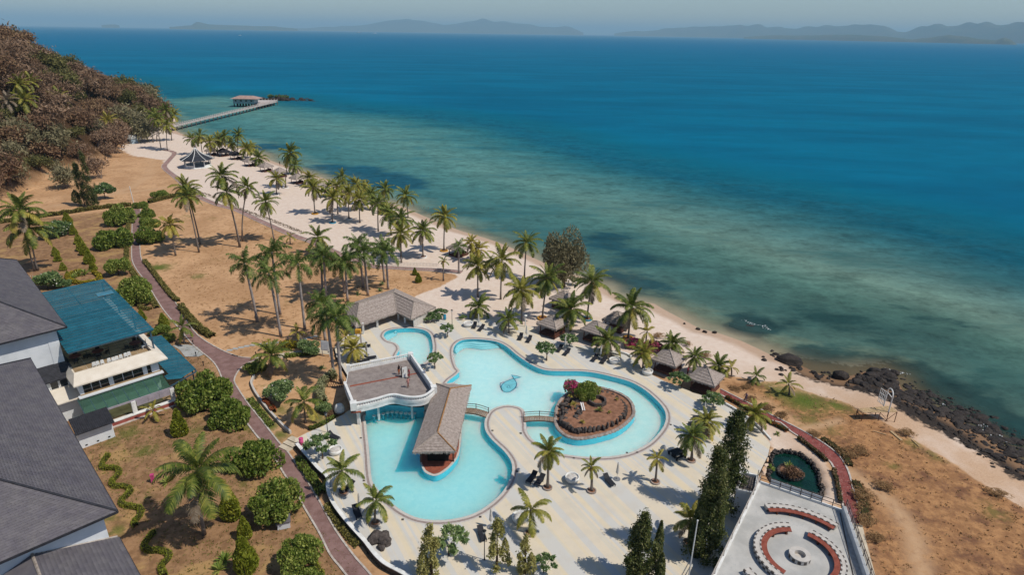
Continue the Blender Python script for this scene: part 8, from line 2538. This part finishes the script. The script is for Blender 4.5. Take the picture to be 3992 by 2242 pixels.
# ---------------------------------------------------------------- people
m_skin = simple('skin', hx('#8d5f48', .85), hx('#7a503c', .85), rough=.6)
m_hair = simple('dark_hair', hx('#231c1a', .9), rough=.6)
def person_mesh(cloth, legs, pose):
    sk = {'pel': (0, 0, .92), 'chest': (0, 0, 1.3), 'neck': (0, 0, 1.45), 'head': (0, .02, 1.57), 'top': (0, .02, 1.68), 'kl': (-.1, .03 * pose, .5), 'fl': (-.11, -.12 * pose, .06), 'tl': (-.11, .06 - .12 * pose, .04), 'kr': (.1, .12 * pose, .5), 'fr': (.11, .16 * pose, .06), 'tr': (.11, .3 * pose + .08, .04), 'hl': (-.1, 0, .86), 'hr': (.1, 0, .86), 'sl': (-.19, 0, 1.38), 'el': (-.27, -.04, 1.12), 'wl': (-.27, .1 * pose, .88), 'fgl': (-.27, .14 * pose, .78), 'sr': (.19, 0, 1.38), 'er': (.28, .06, 1.14), 'wr': (.25, .2 * pose, .98), 'fgr': (.24, .28 * pose, .94)}
    rad = dict(pel=.14, chest=.15, neck=.055, head=.095, top=.07, kl=.06, fl=.045, tl=.035, kr=.06, fr=.045, tr=.035, hl=.09, hr=.09, sl=.055, el=.043, wl=.034, fgl=.03, sr=.055, er=.043, wr=.034, fgr=.03)
    ed = [('pel', 'chest'), ('chest', 'neck'), ('neck', 'head'), ('head', 'top'), ('pel', 'hl'), ('hl', 'kl'), ('kl', 'fl'), ('fl', 'tl'), ('pel', 'hr'), ('hr', 'kr'), ('kr', 'fr'), ('fr', 'tr'), ('chest', 'sl'), ('sl', 'el'), ('el', 'wl'), ('wl', 'fgl'), ('chest', 'sr'), ('sr', 'er'), ('er', 'wr'), ('wr', 'fgr')]
    ks = list(sk)
    me = bpy.data.meshes.new('body')
    me.from_pydata([sk[k] for k in ks], [(ks.index(a), ks.index(b)) for a, b in ed], [])
    o = bpy.data.objects.new('tmp', me)
    COL.objects.link(o)
    o.modifiers.new('s', 'SKIN')
    for k, v in zip(ks, me.skin_vertices[0].data):
        v.radius = (rad[k], rad[k] * (.75 if k in ('pel', 'chest') else 1))
        v.use_root = k == 'pel'
    sub = o.modifiers.new('d', 'SUBSURF')
    sub.levels = sub.render_levels = 1
    dg = bpy.context.evaluated_depsgraph_get()
    out = bpy.data.meshes.new_from_object(o.evaluated_get(dg))
    bpy.data.objects.remove(o)
    out.materials.clear()
    for m_ in (m_skin, cloth, legs, m_hair):
        out.materials.append(m_)
    for f in out.polygons:
        c = f.center
        f.material_index = 3 if (c.z > 1.6 or (c.z > 1.5 and c.y < -.02)) else 1 if .95 < c.z < 1.46 and abs(c.x) < .24 else 2 if .45 < c.z <= .95 and abs(c.x) < .22 else 0
        f.use_smooth = True
    return out
c_red = simple('red_cloth', hx('#b8324a', .85), rough=.9); c_black = simple('black_cloth', hx('#1f1f26', .9), rough=.9); c_skin2 = simple('pink_cloth', hx('#c98d84', .85), rough=.9); c_white = simple('white_cloth', hx('#dfe2ea', .85), rough=.9); c_pur = simple('mauve_cloth', hx('#8d7a8a', .85), rough=.9); c_or = simple('orange_cloth', hx('#c46a3a', .85), rough=.9)
def person(label, px, z, cloth, legs, pose, rot, s=1.0):
    q = P(px, z)
    tag(part('person', person_mesh(cloth, legs, pose), None, (q.x, q.y, z), rot, s), label, 'person')
person('person in black holding a tall white board on the roof terrace', E2(1385, 570), TZ, c_black, c_black, .3, 2.4, 1.05)
person('person in dark clothes with orange band beside the white board', E2(1320, 525), TZ, c_black, c_or, .2, 1.0)
person('person in red dress standing beside the white board', E2(1525, 600), TZ, c_red, c_red, .6, 2.0)
person('person in pale pink walking on the terrace floor', E2(1505, 785), TZ, c_skin2, c_skin2, 1.2, .6)
person('person in white shorts leaning at the terrace balustrade', E2(1838, 595), TZ, c_white, c_white, .2, -1.2)
person('person in mauve walking along the red brick path', D6(1942, 890), ZG, c_pur, c_pur, 1.2, 2.2)
person('person in red shirt between two thatched huts', D6(1398, 640), ZG, c_red, c_black, .5, 1.5)
person('person in dark clothes walking on the beach behind shelters', C6(1185, 590), .8, c_black, c_black, 1.0, .5)
q = P(E2(1432, 575), TZ)
wb = thing('white_board', 'tall white board held upright on the roof terrace', 'board', (q.x, q.y, TZ), .5)
part('panel', MB().box((0, 0, .85), (.75, .05, 1.65)).mesh('panel', m_white), wb)
part('edge', MB().box((-.38, 0, .85), (.03, .07, 1.68)).mesh('edge', m_black), wb)
for k, (x, y, r) in enumerate(((-6, 1, 3.2), (-1, 0, 2.6), (3, 1, 3.0), (7, -1, 2.2))):
    part('shrub', CR_ROUNDD[k % 3], il, (x, y, 2.4), k, (r, r, r * .8))
